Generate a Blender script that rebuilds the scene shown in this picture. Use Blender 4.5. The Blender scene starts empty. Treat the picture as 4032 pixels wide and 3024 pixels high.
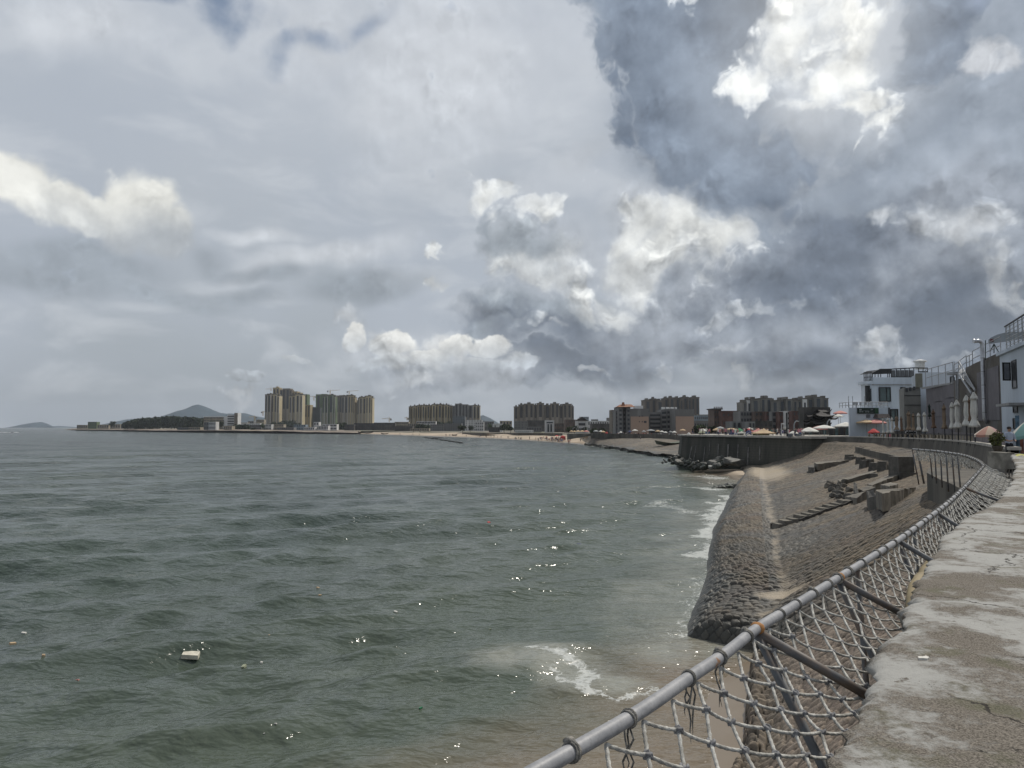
import bpy, math, random
import numpy as np
from mathutils import Vector, Matrix, noise as mnoise
R = math.radians
random.seed(7); rng = np.random.default_rng(11)
S = bpy.context.scene
COL = S.collection
# ------------------------------------------------------------------ camera
H = 8.5
HAZE = 0.00006
PITCH = R(3.161)
cam_d = bpy.data.cameras.new('camera'); cam = bpy.data.objects.new('camera', cam_d); COL.objects.link(cam)
cam_d.lens = 27.0; cam_d.sensor_width = 36.0; cam_d.sensor_fit = 'HORIZONTAL'
cam_d.clip_start = 0.1; cam_d.clip_end = 20000
cam.location = (0, 0, H); cam.rotation_euler = (math.pi/2 + PITCH, 0, 0)
S.camera = cam
S.view_settings.view_transform = 'Standard'; S.view_settings.look = 'None'
S.view_settings.gamma = 1; S.view_settings.exposure = 0.0
S.render.resolution_x = 1024; S.render.resolution_y = 768
cp, sp = math.cos(PITCH), math.sin(PITCH)
def ray(px, py):
    dx = (px-2016)/3024; dz = (1512-py)/3024
    return dx, cp-dz*sp, sp+dz*cp
def gp(px, py, z=0.0):
    x, y, w = ray(px, py); t = (z-H)/w
    return (x*t, y*t, z)
def at(px, py, Y):
    x, y, w = ray(px, py); t = Y/y
    return (x*t, Y, H+w*t)
# ------------------------------------------------------------------ sun
SUN_AZ, SUN_EL = R(48), R(54)          # azimuth clockwise from +Y
sd = bpy.data.lights.new('sun', 'SUN'); so = bpy.data.objects.new('sun', sd); COL.objects.link(so)
sd.energy = 2.9; sd.angle = R(0.6); sd.color = (1.0, 0.94, 0.85)
sv = Vector((math.sin(SUN_AZ)*math.cos(SUN_EL), math.cos(SUN_AZ)*math.cos(SUN_EL), math.sin(SUN_EL)))
so.rotation_euler = sv.to_track_quat('Z', 'Y').to_euler()
so.location = (0, 0, 60)
# ------------------------------------------------------------------ node helper
class NT:
    def __init__(s, tree): s.t = tree; s.n = tree.nodes; s.l = tree.links
    def new(s, typ, **kw):
        n = s.n.new(typ)
        for k, v in kw.items(): setattr(n, k, v)
        return n
    def lk(s, a, b): s.l.new(a, b)
    def put(s, sock, v):
        if isinstance(v, bpy.types.NodeSocket): s.l.new(v, sock)
        else: sock.default_value = v
    def m(s, op, a, b=None, c=None, clamp=False):
        n = s.n.new('ShaderNodeMath'); n.operation = op; n.use_clamp = clamp
        s.put(n.inputs[0], a)
        if b is not None: s.put(n.inputs[1], b)
        if c is not None: s.put(n.inputs[2], c)
        return n.outputs[0]
    def v(s, op, a, b=None, c=None):
        n = s.n.new('ShaderNodeVectorMath'); n.operation = op
        s.put(n.inputs[0], a)
        if b is not None:
            if op == 'SCALE': s.put(n.inputs['Scale'], b)
            else: s.put(n.inputs[1], b)
        if c is not None: s.put(n.inputs[2], c)
        return n.outputs['Value'] if op in ('LENGTH', 'DOT_PRODUCT', 'DISTANCE') else n.outputs[0]
    def mr(s, v, a, b, c=0.0, d=1.0, smooth=True):
        n = s.n.new('ShaderNodeMapRange'); n.interpolation_type = 'SMOOTHSTEP' if smooth else 'LINEAR'
        s.put(n.inputs[0], v)
        for i, q in zip((1, 2, 3, 4), (a, b, c, d)): s.put(n.inputs[i], q)
        return n.outputs[0]
    def mix(s, f, a, b, blend='MIX'):
        n = s.n.new('ShaderNodeMix'); n.data_type = 'RGBA'; n.blend_type = blend
        s.put(n.inputs[0], f)
        for i, q in ((6, a), (7, b)):
            if isinstance(q, (tuple, list)) and len(q) == 3: q = (*q, 1)
            s.put(n.inputs[i], q)
        return n.outputs[2]
    def noise(s, vec, scale, detail=4, rough=0.55, color=False, dist=0.0, typ='FBM', dim='3D'):
        n = s.n.new('ShaderNodeTexNoise'); n.noise_dimensions = dim; n.noise_type = typ
        if vec is not None: s.l.new(vec, n.inputs['Vector'])
        n.inputs['Scale'].default_value = scale; n.inputs['Detail'].default_value = detail
        n.inputs['Roughness'].default_value = rough; n.inputs['Distortion'].default_value = dist
        return n.outputs['Color'] if color else n.outputs['Fac']
    def voro(s, vec, scale, feature='F1', detail=0, rough=.5, out='Distance', rand=1.0, dim='3D'):
        n = s.n.new('ShaderNodeTexVoronoi'); n.voronoi_dimensions = dim; n.feature = feature
        if vec is not None: s.l.new(vec, n.inputs['Vector'])
        n.inputs['Scale'].default_value = scale
        if 'Detail' in n.inputs and n.inputs['Detail'].enabled: n.inputs['Detail'].default_value = detail; n.inputs['Roughness'].default_value = rough
        n.inputs['Randomness'].default_value = rand
        return n.outputs[out]
# ------------------------------------------------------------------ world: procedural cloudy sky over a Nishita sky
world = bpy.data.worlds.new('World'); S.world = world; world.use_nodes = True
w = NT(world.node_tree); w.n.clear()
tc = w.new('ShaderNodeTexCoord').outputs['Generated']
dirn = w.v('NORMALIZE', tc)
sx = w.new('ShaderNodeSeparateXYZ'); w.lk(dirn, sx.inputs[0])
az = w.m('ARCTAN2', sx.outputs[0], sx.outputs[1])
el0 = w.m('ARCSINE', sx.outputs[2])
el = w.m('MAXIMUM', el0, 0.0)
cxyz = w.new('ShaderNodeCombineXYZ'); w.lk(az, cxyz.inputs[0]); w.lk(el, cxyz.inputs[1])
P = cxyz.outputs[0]
def warp(p, scale, amt, detail, rough=0.55, off=(0, 0, 0)):
    c = w.noise(w.v('ADD', p, off), scale, detail, rough, color=True, dim='2D')
    return w.v('ADD', p, w.v('SCALE', w.v('SUBTRACT', c, (0.5, 0.5, 0.5)), amt))
Pst = w.v('MULTIPLY', P, (1, 1.5, 1))
def ae(px2, py2):       # 2212-wide overview pixel -> az, el
    x, y, z = ray(px2*1.8228, py2*1.8228)
    return math.atan2(x, y), math.asin(z/math.sqrt(x*x+y*y+z*z))
K = 1.8228/3024
def field(p, blobs):
    """soft ellipses (centre x, y, radius x, radius y, weight, tilt) in directions on the sky"""
    acc = None
    for b in blobs:
        bx, by, rx, ry = b[:4]; wt = b[4] if len(b) > 4 else 1.0; tilt = b[5] if len(b) > 5 else 0
        a, e = ae(bx, by)
        d = w.v('SUBTRACT', p, (a, e, 0))
        if tilt:
            n = w.new('ShaderNodeVectorRotate', rotation_type='Z_AXIS'); w.lk(d, n.inputs['Vector']); n.inputs['Angle'].default_value = R(tilt); d = n.outputs[0]
        q = math.cos(a)  # picture scale shrinks away from the axis
        d = w.v('MULTIPLY', d, (1/(rx*K*q*q), 1/(ry*K*q), 0))
        g = w.mr(w.v('LENGTH', d), 0.0, 1.5, wt, 0.0)
        acc = g if acc is None else w.m('MAXIMUM' if wt > 0 else 'ADD', acc, g)
    return acc
Pw = warp(P, 5.0, 0.20, 5, 0.55)
Pw = warp(Pw, 26.0, 0.030, 4, 0.62, (3, 1, 7))
Psoft = warp(P, 3.5, 0.16, 3, 0.5, (9, 2, 4))
LD = (0.006, 0.013, 0)                       # towards the sun, on the sky
Pp = warp(P, 16, 0.045, 3, .6, (2, 8, 1))
def puffs(p):
    v = w.voro(p, 15, 'F1', 3, 0.6, dim='2D')
    return w.mr(v, 0.0, 0.8, 1.0, 0.0, False)
puff = puffs(Pp); puff_s = puffs(w.v('ADD', Pp, LD))
fbs = lambda p: w.noise(w.v('ADD', p, (4.2, 1.1, 0)), 6.0, 9, 0.52, dim='2D')
fb = fbs(P); fb_s = fbs(w.v('ADD', P, LD))
relief = w.m('ADD', w.m('MULTIPLY', w.m('SUBTRACT', fb, fb_s), 5.0), w.m('MULTIPLY', w.m('SUBTRACT', puff, puff_s), 0.9))   # + faces the sun
fb2 = w.noise(w.v('MULTIPLY', P, (1, 2.6, 1)), 7.0, 8, 0.55, dist=0.3, dim='2D')
fbig = w.noise(w.v('ADD', Pst, (1.3, 7.7, 2)), 2.2, 4, 0.5, dim='2D')
# veil of high cloud
veil = w.mix(w.mr(el, 0.0, 0.62), (0.36, 0.40, 0.44), (0.58, 0.62, 0.68))
veil = w.mix(w.mr(fbig, 0.35, 0.68), veil, (0.44, 0.485, 0.55))
veil = w.mix(w.m('MULTIPLY', w.mr(fb2, 0.45, 0.72), 0.55), veil, (0.60, 0.635, 0.68))
c = veil
def over(c, alpha, col, amt=1.0, rel=0.0):
    if amt != 1.0: alpha = w.m('MULTIPLY', alpha, amt)
    if rel: col = w.v('SCALE', w.v('ADD', col, (0, 0, 0)), w.m('ADD', 1.0, w.m('MULTIPLY', relief, rel)))
    return w.mix(alpha, c, col)
def edge(F, lo, hi, kp=0.0, kf=0.0):
    if kp: F = w.m('ADD', F, w.m('MULTIPLY', w.m('SUBTRACT', puff, 0.5), kp))
    if kf: F = w.m('ADD', F, w.m('MULTIPLY', w.m('SUBTRACT', fb, 0.5), kf))
    return w.mr(F, lo, hi), F
#LAYERS
def mixr(f, lo, hi, a, b): return w.mix(w.mr(f, lo, hi), a, b)
# right side: grey-blue mass behind everything
F = field(Psoft, [(2000, 380, 420, 420), (1560, 200, 300, 330), (1750, 560, 480, 260), (2150, 80, 300, 200), (2050, 700, 500, 200)])
a_, _ = edge(F, 0.15, 0.75, 0, 0.8)
c = over(c, a_, mixr(fb, 0.35, 0.7, (0.27, 0.315, 0.38), (0.41, 0.46, 0.53)), 0.95, 0.25)
F = field(Psoft, [(180, 580, 300, 50), (400, 640, 260, 40), (780, 618, 190, 50, 1, -6), (560, 590, 150, 36, .8), (450, 560, 90, 50, .7)])
a_, _ = edge(F, 0.15, 0.8, 0.1, 0.9)
c = over(c, a_, (0.31, 0.35, 0.395), 0.75, 0.4)
F = field(Psoft, [(720, 545, 210, 36, 1, -8), (560, 500, 160, 25, .8), (150, 70, 260, 100, .9), (700, 80, 300, 90, .8), (980, 180, 330, 190, .85), (900, 340, 300, 100, .45)])
a_, _ = edge(F, 0.1, 1.0, 0, 0.9)
c = over(c, a_, (0.66, 0.69, 0.73), 0.72, 0.3)
# left soft cumulus and streaks
F = field(warp(P, 6.0, 0.07, 5, 0.55, (5, 5, 5)), [(15, 385, 120, 75), (110, 440, 130, 62), (195, 455, 70, 50), (300, 450, 115, 95), (365, 500, 90, 75, .9)])
a_, Fe = edge(F, 0.22, 0.52, 0.16, 0.35)
c = over(c, a_, mixr(w.m('ADD', el, w.m('MULTIPLY', w.m('SUBTRACT', fb, .5), .10)), 0.205, 0.262, (0.43, 0.46, 0.49), (0.84, 0.84, 0.79)), 0.94, 0.3)
# low banks right of centre: broken grey with brighter puffs
F = field(Pw, [(1450, 700, 480, 110), (1900, 750, 520, 140), (1130, 790, 380, 70, .9), (1950, 620, 460, 160, .95), (2150, 540, 240, 180, .9), (1150, 690, 200, 70, .8)])
a_, Fe = edge(F, 0.10, 0.55, 0.2, 0.9)
c = over(c, a_, mixr(fb, 0.36, 0.66, (0.15, 0.18, 0.23), (0.33, 0.365, 0.42)), 0.92, 0.5)
# white cumulus in the middle: soft halo, then the billows, then their grey undersides
F = field(Psoft, [(1230, 350, 170, 80, .8), (1420, 520, 240, 150), (1180, 580, 190, 150, .9), (1080, 450, 100, 90, .8), (1330, 660, 170, 90, .7), (880, 750, 260, 60, .8), (1050, 770, 200, 60, .8)])
a_, Fe = edge(F, 0.25, 0.9, 0.1, 0.8)
c = over(c, a_, (0.50, 0.53, 0.57), 0.75, 0.5)
F = field(Pw, [(1235, 345, 120, 45, .6), (1068, 428, 52, 42), (1120, 465, 50, 42), (1150, 570, 140, 105), (1235, 610, 100, 90), (1430, 525, 165, 115), (1530, 560, 120, 75), (1350, 480, 90, 80),
               (1330, 630, 110, 75, .75), (928, 545, 30, 50, .8, 20), (970, 610, 30, 40, .75, 20), (1180, 700, 120, 50, .75)])
a_, Fe = edge(F, 0.25, 0.56, 0.42, 1.05)
c = over(c, a_, mixr(Fe, 0.3, 1.1, (0.56, 0.59, 0.62), (0.80, 0.81, 0.78)), 0.95, 0.65)
F = field(Pw, [(1110, 545, 105, 75), (1165, 650, 170, 60), (1075, 500, 50, 50, .9), (1085, 705, 80, 34, .9), (1330, 600, 80, 30, .6)])
a_, Fe = edge(F, 0.25, 0.9, 0.2, 0.9)
c = over(c, a_, (0.30, 0.34, 0.385), 0.88, 0.45)
# bright puffs among the low banks
F = field(Pw, [(790, 735, 80, 46), (860, 748, 80, 42), (975, 748, 74, 42), (1045, 760, 80, 42), (520, 812, 110, 22, .8), (930, 795, 260, 36, .65), (1620, 690, 110, 36, .75), (1710, 690, 80, 26, .7),
               (1930, 720, 66, 38, .85), (1885, 745, 56, 24, .8), (2080, 745, 44, 24, .85), (1285, 802, 54, 16, .85), (1420, 795, 60, 24, .8), (1580, 812, 60, 20, .85),
               (1970, 510, 160, 75, .75), (2130, 530, 130, 75, .75), (2160, 660, 60, 100, .85), (2195, 700, 50, 60, .85), (1560, 760, 120, 24, .6), (1800, 650, 80, 30, .6)])
a_, Fe = edge(F, 0.26, 0.58, 0.40, 1.1)
c = over(c, a_, mixr(Fe, 0.35, 1.1, (0.42, 0.455, 0.50), (0.68, 0.69, 0.69)), 0.88, 0.75)
F = field(Psoft, [(1700, 860, 560, 70), (1300, 780, 260, 24, .6), (1950, 810, 300, 80, .9), (2050, 650, 170, 70, .75), (1750, 740, 280, 60, .75), (1760, 590, 160, 60, .7)])
a_, _ = edge(F, 0.1, 0.9, 0, 0.9)
c = over(c, a_, (0.12, 0.15, 0.20), 0.84, 0.45)
# white topped cumulus bank just above the skyline
F = field(warp(P, 9.0, 0.05, 5, 0.6, (8, 1, 3)), [(775, 728, 50, 34), (850, 742, 62, 34), (930, 765, 60, 26, .9), (985, 740, 44, 34), (1055, 752, 66, 36), (1130, 775, 60, 26, .8), (640, 778, 50, 14, .8), (525, 812, 74, 18, .9), (820, 785, 150, 26, .7), (1040, 790, 160, 24, .7)])
a_, Fe = edge(F, 0.26, 0.46, 0.34, 0.5)
c = over(c, a_, mixr(w.m('ADD', el, w.m('MULTIPLY', w.m('SUBTRACT', fb, .5), .06)), 0.075, 0.125, (0.40, 0.435, 0.475), (0.78, 0.78, 0.75)), 0.9, 0.8)
# the big dark cloud, ragged edge, then the glare that breaks through it
F = field(Pw, [(1340, 20, 130, 120), (1300, 110, 90, 70), (1310, 220, 80, 70), (1400, 150, 120, 160), (1470, 150, 220, 240), (1600, 270, 220, 200), (1500, 350, 150, 110), (1640, 440, 190, 120), (1720, 350, 220, 150), (1890, 380, 170, 110, .75), (1590, 30, 150, 120), (1700, 520, 120, 60, .85),
               (2010, 60, 130, 140), (2110, 120, 100, 70, .85)])
a_, Fe = edge(F, 0.18, 0.52, 0.42, 1.5)
rim = w.m('MULTIPLY', w.mr(Fe, 0.22, 0.38), w.mr(Fe, 0.70, 0.38))
dk = mixr(fb, 0.32, 0.70, (0.135, 0.172, 0.232), (0.245, 0.295, 0.37))
dk = w.mix(w.m('MULTIPLY', w.m('MULTIPLY', rim, 0.45), w.mr(fbig, .4, .6)), dk, (0.58, 0.62, 0.67))
c = over(c, a_, dk, 0.95, 0.4)
F = field(Psoft, [(1760, 90, 200, 170), (1880, 220, 120, 110, .8)])
a_, _ = edge(F, 0.2, 1.0, 0, 0.8)
c = over(c, a_, (0.56, 0.60, 0.65), 0.8, 0.4)
F = field(Pw, [(1700, 60, 110, 130), (1810, 110, 110, 130), (1665, 150, 75, 70), (1760, 200, 110, 46, .75), (1870, 195, 90, 64), (1905, 250, 60, 70, .85), (1892, 315, 26, 46, .8), (1760, 20, 150, 70), (1450, 22, 80, 34, .65)])
a_, Fe = edge(F, 0.24, 0.56, 0.40, 0.95)
c = over(c, a_, mixr(Fe, 0.3, 0.95, (0.66, 0.70, 0.74), (1.08, 1.08, 1.02)), 0.96, 0.55)
F = field(Pw, [(2140, 110, 90, 76)])
a_, Fe = edge(F, 0.20, 0.75, 0.3, 1.1)
c = over(c, a_, (0.64, 0.66, 0.69), 0.85, 0.8)
glow = field(P, [(1760, 70, 420, 380)])
c = w.mix(w.m('MULTIPLY', w.mr(glow, 0.3, 1.0), 0.20), c, (1.0, 1.0, 0.98))
# out of the frame: plain broken cloud
rear = w.mr(w.m('ABSOLUTE', az), 0.75, 1.2)
c = w.mix(rear, c, w.mix(w.mr(fb, 0.35, 0.65), (0.25, 0.29, 0.35), (0.48, 0.51, 0.57)))
hi = w.mr(el, 0.75, 1.0)
c = w.mix(hi, c, w.mix(w.mr(fbig, 0.35, 0.65), (0.34, 0.38, 0.44), (0.55, 0.57, 0.6)))
# horizon haze
c = w.mix(w.m('MULTIPLY', w.mr(el, 0.10, 0.0), 0.5), c, (0.30, 0.34, 0.38))
bgc = w.new('ShaderNodeBackground'); w.lk(c, bgc.inputs[0]); bgc.inputs[1].default_value = 1.0
sky = w.new('ShaderNodeTexSky', sky_type='NISHITA'); sky.sun_disc = False; sky.sun_elevation = SUN_EL; sky.sun_rotation = SUN_AZ
sky.air_density = 1.2; sky.dust_density = 1.5
bgs = w.new('ShaderNodeBackground'); w.lk(sky.outputs[0], bgs.inputs[0]); bgs.inputs[1].default_value = 0.07
F = field(Psoft, [(300, -2, 300, 34, 1, -6), (480, 34, 180, 40, .85), (660, 90, 220, 34, .7, -10), (2120, 10, 80, 40, .5)])
hole, _ = edge(F, 0.22, 0.95, 0, 3.0)
hole = w.m('MULTIPLY', hole, w.mr(F, 0.0, 0.35))
cov = w.m('SUBTRACT', 0.965, w.m('MULTIPLY', hole, 0.84))
mx = w.new('ShaderNodeMixShader'); w.put(mx.inputs[0], cov); w.lk(bgs.outputs[0], mx.inputs[1]); w.lk(bgc.outputs[0], mx.inputs[2])
wo = w.new('ShaderNodeOutputWorld'); w.lk(mx.outputs[0], wo.inputs[0])
world.cycles.sampling_method = 'MANUAL'; world.cycles.sample_map_resolution = 256
# ================================================================== materials
MATS = {}
def mat(name, col, rough=0.8, var=0.25, vscale=3.0, bump=0.0, bscale=20.0, metal=0.0, col2=None, streak=None, spec=0.5, emit=None, coord='Object'):
    """plain surface: base colour broken up by noise (dirt, wear), optional second colour patches and bump"""
    if name in MATS: return MATS[name]
    m = bpy.data.materials.new(name); m.use_nodes = True; MATS[name] = m
    t = NT(m.node_tree); b = t.n['Principled BSDF']
    oc = t.new('ShaderNodeTexCoord').outputs[coord]
    if streak: oc2 = t.v('MULTIPLY', oc, streak)
    else: oc2 = oc
    n1 = t.noise(oc2, vscale, 6, 0.6)
    lo = tuple(x*(1-var) for x in col); hi = tuple(min(1, x*(1+var)) for x in col)
    c = t.mix(t.mr(n1, 0.33, 0.67), lo, hi)
    if col2: c = t.mix(t.mr(t.noise(t.v('ADD', oc2, (5, 3, 1)), vscale*0.6, 5, 0.6), 0.48, 0.62), c, col2)
    t.lk(c, b.inputs['Base Color']); b.inputs['Roughness'].default_value = rough; b.inputs['Metallic'].default_value = metal
    b.inputs['Specular IOR Level'].default_value = spec
    if bump:
        bn = t.new('ShaderNodeBump'); bn.inputs['Strength'].default_value = bump; bn.inputs['Distance'].default_value = 0.02
        t.lk(t.noise(oc, bscale, 5, 0.6), bn.inputs['Height']); t.lk(bn.outputs[0], b.inputs['Normal'])
    return m
# ================================================================== mesh builder
class MB:
    def __init__(s): s.v = []; s.f = []; s.mi = []; s.cur = 0
    def add(s, vs, fs):
        o = len(s.v); s.v.extend([tuple(map(float, p)) for p in vs]); s.f.extend([tuple(o+i for i in f) for f in fs]); s.mi.extend([s.cur]*len(fs)); return s
    def box(s, c, d, rz=0, tx=1.0, ty=1.0, rx=0, ry=0):
        hx, hy, hz = d[0]/2, d[1]/2, d[2]/2
        vs = [Vector((x*hx*(tx if z > 0 else 1), y*hy*(ty if z > 0 else 1), z*hz)) for z in (-1, 1) for y in (-1, 1) for x in (-1, 1)]
        M = Matrix.Rotation(rz, 3, 'Z') @ Matrix.Rotation(ry, 3, 'Y') @ Matrix.Rotation(rx, 3, 'X')
        return s.add([M @ q + Vector(c) for q in vs], [(0, 2, 3, 1), (4, 5, 7, 6), (0, 1, 5, 4), (2, 6, 7, 3), (0, 4, 6, 2), (1, 3, 7, 5)])
    def prism(s, poly, z0, z1, zt=None):
        n = len(poly)
        a = sum(poly[i][0]*poly[(i+1) % n][1]-poly[(i+1) % n][0]*poly[i][1] for i in range(n))
        if a < 0: poly = poly[::-1]
        vs = [(x, y, z0) for x, y in poly]+[(x, y, z1) for x, y in poly]
        return s.add(vs, [tuple(range(n))[::-1], tuple(range(n, 2*n))]+[(i, (i+1) % n, n+(i+1) % n, n+i) for i in range(n)])
    def tube(s, pts, r, n=8, cap=True, rfun=None, closed=False):
        pts = [Vector(p) for p in pts]; k = len(pts); vs = []; up = None
        for i, p in enumerate(pts):
            a = pts[(i-1) % k] if (i > 0 or closed) else p; b = pts[(i+1) % k] if (i < k-1 or closed) else p
            t = (b-a).normalized() if (b-a).length > 1e-9 else Vector((0, 0, 1))
            if up is None: up = t.orthogonal().normalized()
            up = (up - t*up.dot(t)).normalized(); sd_ = t.cross(up)
            rr = r[i] if isinstance(r, (list, tuple, np.ndarray)) else r
            for j in range(n):
                th = 2*math.pi*j/n; q = rr*(rfun(i, th) if rfun else 1)
                vs.append(p+up*(math.cos(th)*q)+sd_*(math.sin(th)*q))
        fs = []
        for i in range(k if closed else k-1):
            for j in range(n):
                fs.append((i*n+j, i*n+(j+1) % n, ((i+1) % k)*n+(j+1) % n, ((i+1) % k)*n+j))
        if cap and not closed: fs += [tuple(range(n))[::-1], tuple(range((k-1)*n, k*n))]
        return s.add(vs, fs)
    def lathe(s, prof, n=16, c=(0, 0, 0), mod=None):
        vs = []; k = len(prof)
        for i, (r, z) in enumerate(prof):
            for j in range(n):
                th = 2*math.pi*j/n; q = r*(mod(i, th) if mod else 1)
                vs.append((c[0]+q*math.cos(th), c[1]+q*math.sin(th), c[2]+z))
        fs = [(i*n+j, i*n+(j+1) % n, (i+1)*n+(j+1) % n, (i+1)*n+j) for i in range(k-1) for j in range(n)]
        fs += [tuple(range(n))[::-1], tuple(range((k-1)*n, k*n))]
        return s.add(vs, fs)
    def ball(s, c, r, n=8, m=6, sq=(1, 1, 1), jit=0):
        vs = [(c[0], c[1], c[2]-r*sq[2])]
        for i in range(1, m):
            ph = math.pi*i/m
            for j in range(n):
                th = 2*math.pi*j/n; q = r*(1+jit*(random.random()-.5))
                vs.append((c[0]+q*sq[0]*math.sin(ph)*math.cos(th), c[1]+q*sq[1]*math.sin(ph)*math.sin(th), c[2]-q*sq[2]*math.cos(ph)))
        vs.append((c[0], c[1], c[2]+r*sq[2])); e = len(vs)-1
        fs = [(0, 1+(j+1) % n, 1+j) for j in range(n)]
        for i in range(m-2):
            for j in range(n): fs.append((1+i*n+j, 1+i*n+(j+1) % n, 1+(i+1)*n+(j+1) % n, 1+(i+1)*n+j))
        fs += [(1+(m-2)*n+j, 1+(m-2)*n+(j+1) % n, e) for j in range(n)]
        return s.add(vs, fs)
    def obj(s, name, m, parent=None, smooth=False, mats=None):
        me = bpy.data.meshes.new(name); me.from_pydata(s.v, [], s.f)
        for q in (mats or [m]): me.materials.append(q)
        if mats: me.polygons.foreach_set('material_index', s.mi)
        if smooth: me.polygons.foreach_set('use_smooth', [True]*len(me.polygons))
        me.update()
        o = bpy.data.objects.new(name, me); COL.objects.link(o)
        if parent: o.parent = parent
        return o
def tag(o, label, cat, group=None, kind=None):
    if label: o['label'] = label
    if cat: o['category'] = cat
    if group: o['group'] = group
    if kind: o['kind'] = kind
    return o
def empty(name, loc, label, cat, group=None, rz=0):
    o = bpy.data.objects.new(name, None); COL.objects.link(o); o.location = loc; o.rotation_euler = (0, 0, rz); o.empty_display_size = .5
    return tag(o, label, cat, group)
def dup(root, loc=None, rz=None, label=None, group=None, scale=None):
    c = root.copy(); COL.objects.link(c)
    if loc is not None: c.location = loc
    if rz is not None: c.rotation_euler = (0, 0, rz)
    if label: c['label'] = label
    if group: c['group'] = group
    if scale: c.scale = scale if isinstance(scale, (tuple, list)) else (scale,)*3
    for ch in list(root.children):
        d = ch.copy(); COL.objects.link(d); d.parent = c
        for g in ch.children:
            e = g.copy(); COL.objects.link(e); e.parent = d
    return c
def gridmesh(name, X, Y, Z, m, attrs=None, smooth=True):
    nr, nc = X.shape
    co = np.stack([X, Y, Z], -1).reshape(-1, 3).astype(np.float32)
    idx = np.arange(nr*nc).reshape(nr, nc)
    q = np.stack([idx[:-1, :-1], idx[:-1, 1:], idx[1:, 1:], idx[1:, :-1]], -1).reshape(-1, 4)
    me = bpy.data.meshes.new(name); me.vertices.add(len(co)); me.vertices.foreach_set('co', co.ravel())
    me.loops.add(q.size); me.loops.foreach_set('vertex_index', q.ravel().astype(np.int32))
    me.polygons.add(len(q)); me.polygons.foreach_set('loop_start', np.arange(0, q.size, 4, dtype=np.int32))
    me.polygons.foreach_set('use_smooth', np.full(len(q), smooth))
    me.update(calc_edges=True); me.materials.append(m)
    for k_, a in (attrs or {}).items():
        at_ = me.attributes.new(k_, 'FLOAT', 'POINT'); at_.data.foreach_set('value', a.astype(np.float32).ravel())
    o = bpy.data.objects.new(name, me); COL.objects.link(o)
    return o
def attr(t, name):
    n = t.new('ShaderNodeAttribute'); n.attribute_name = name; return n.outputs['Fac']
# numpy value noise
def vnoise(x, y, seed=0):
    xi = np.floor(x).astype(np.int64); yi = np.floor(y).astype(np.int64); fx = x-xi; fy = y-yi
    fx = fx*fx*(3-2*fx); fy = fy*fy*(3-2*fy)
    def h(a, b):
        n = (a*374761393+b*668265263+seed*1442695041) & 0xffffffff
        n = ((n ^ (n >> 13))*1274126177) & 0xffffffff
        return ((n ^ (n >> 16)) & 0xffff)/65535.0
    return (h(xi, yi)*(1-fx)+h(xi+1, yi)*fx)*(1-fy)+(h(xi, yi+1)*(1-fx)+h(xi+1, yi+1)*fx)*fy
def fbm(x, y, o=4, seed=0):
    r = 0; a = .5
    for i in range(o): r = r+a*vnoise(x*2**i, y*2**i, seed+i); a *= .5
    return r
def resample(P_, n=None, step=None):
    P_ = np.array(P_, float); d = np.r_[0, np.cumsum(np.linalg.norm(np.diff(P_, axis=0), axis=1))]
    t = np.linspace(0, d[-1], n or max(2, int(d[-1]/step)))
    return np.stack([np.interp(t, d, P_[:, k]) for k in range(P_.shape[1])], 1), t
def smooth_line(P_, it=2):
    P_ = np.array(P_, float)
    for _ in range(it):
        Q = [P_[0]]
        for a, b in zip(P_[:-1], P_[1:]): Q += [a*.75+b*.25, a*.25+b*.75]
        Q.append(P_[-1]); P_ = np.array(Q)
    return P_
def distpoly(X, Y, P_):
    D = np.full(X.shape, 1e9)
    for a, b in zip(P_[:-1], P_[1:]):
        ax, ay = a[0], a[1]; dx, dy = b[0]-ax, b[1]-ay; L2 = dx*dx+dy*dy+1e-9
        t = np.clip(((X-ax)*dx+(Y-ay)*dy)/L2, 0, 1)
        D = np.minimum(D, np.hypot(X-ax-t*dx, Y-ay-t*dy))
    return D
# ================================================================== coast stations: waterline W, berm edge I (z), slope top T (z)
def g2(px, py, z=0.0): return gp(px, py, z)[:2]
NS = [((-7.5, 0), (-6.5, -.4, .8), (-3, -3, 4.6)),
      ((-3.2, 6), (-2.6, 5.6, .6), (.8, 3.2, 4.6)),
      ((1.8, 12.8), (2.3, 12.5, .6), (5.6, 10.4, 4.7)),
      (g2(2905, 3024), (6.1, 18.7, .6), (10.5, 17.3, 4.8)),
      (g2(2945, 2660), (8.7, 27.0, .5), (15.3, 24.3, 5.0)),
      ((9.6, 29.4), (10.1, 29.1, .6), (18, 28.3, 5.1))]
Wpx = [(2690, 2512), (2716, 2411), (2762, 2324), (2779, 2237), (2792, 2160), (2808, 2078), (2841, 2016), (2877, 1940), (2912, 1882), (2880, 1845)]
Ipx = [(3000, 2440, .85), (3095, 2352, 1.1), (3082, 2290, 1.2), (3068, 2220, 1.3), (3061, 2151, 1.3), (3042, 2050, 1.3), (3027, 1962, 1.3), (3012, 1892, 1.4), (3010, 1845, 1.5), (2960, 1822, 1.6)]
Tt = [(18.0, 30.9, 5.3), (19.0, 33.3, 5.4), (20.8, 36.3, 5.45), (23.3, 40.8, 5.5), (27.2, 47, 5.5), (33, 56, 5.5), (38, 68, 5.5), (44.5, 84, 5.6), (50.6, 108, 5.8), (50, 124, 5.8)]
for a, b, c_ in zip(Wpx, Ipx, Tt): NS.append((g2(*a), gp(*b), c_))
NS.append((g2(2850, 1830), gp(2930, 1812, 2.2), (53, 140, 6)))
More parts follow.
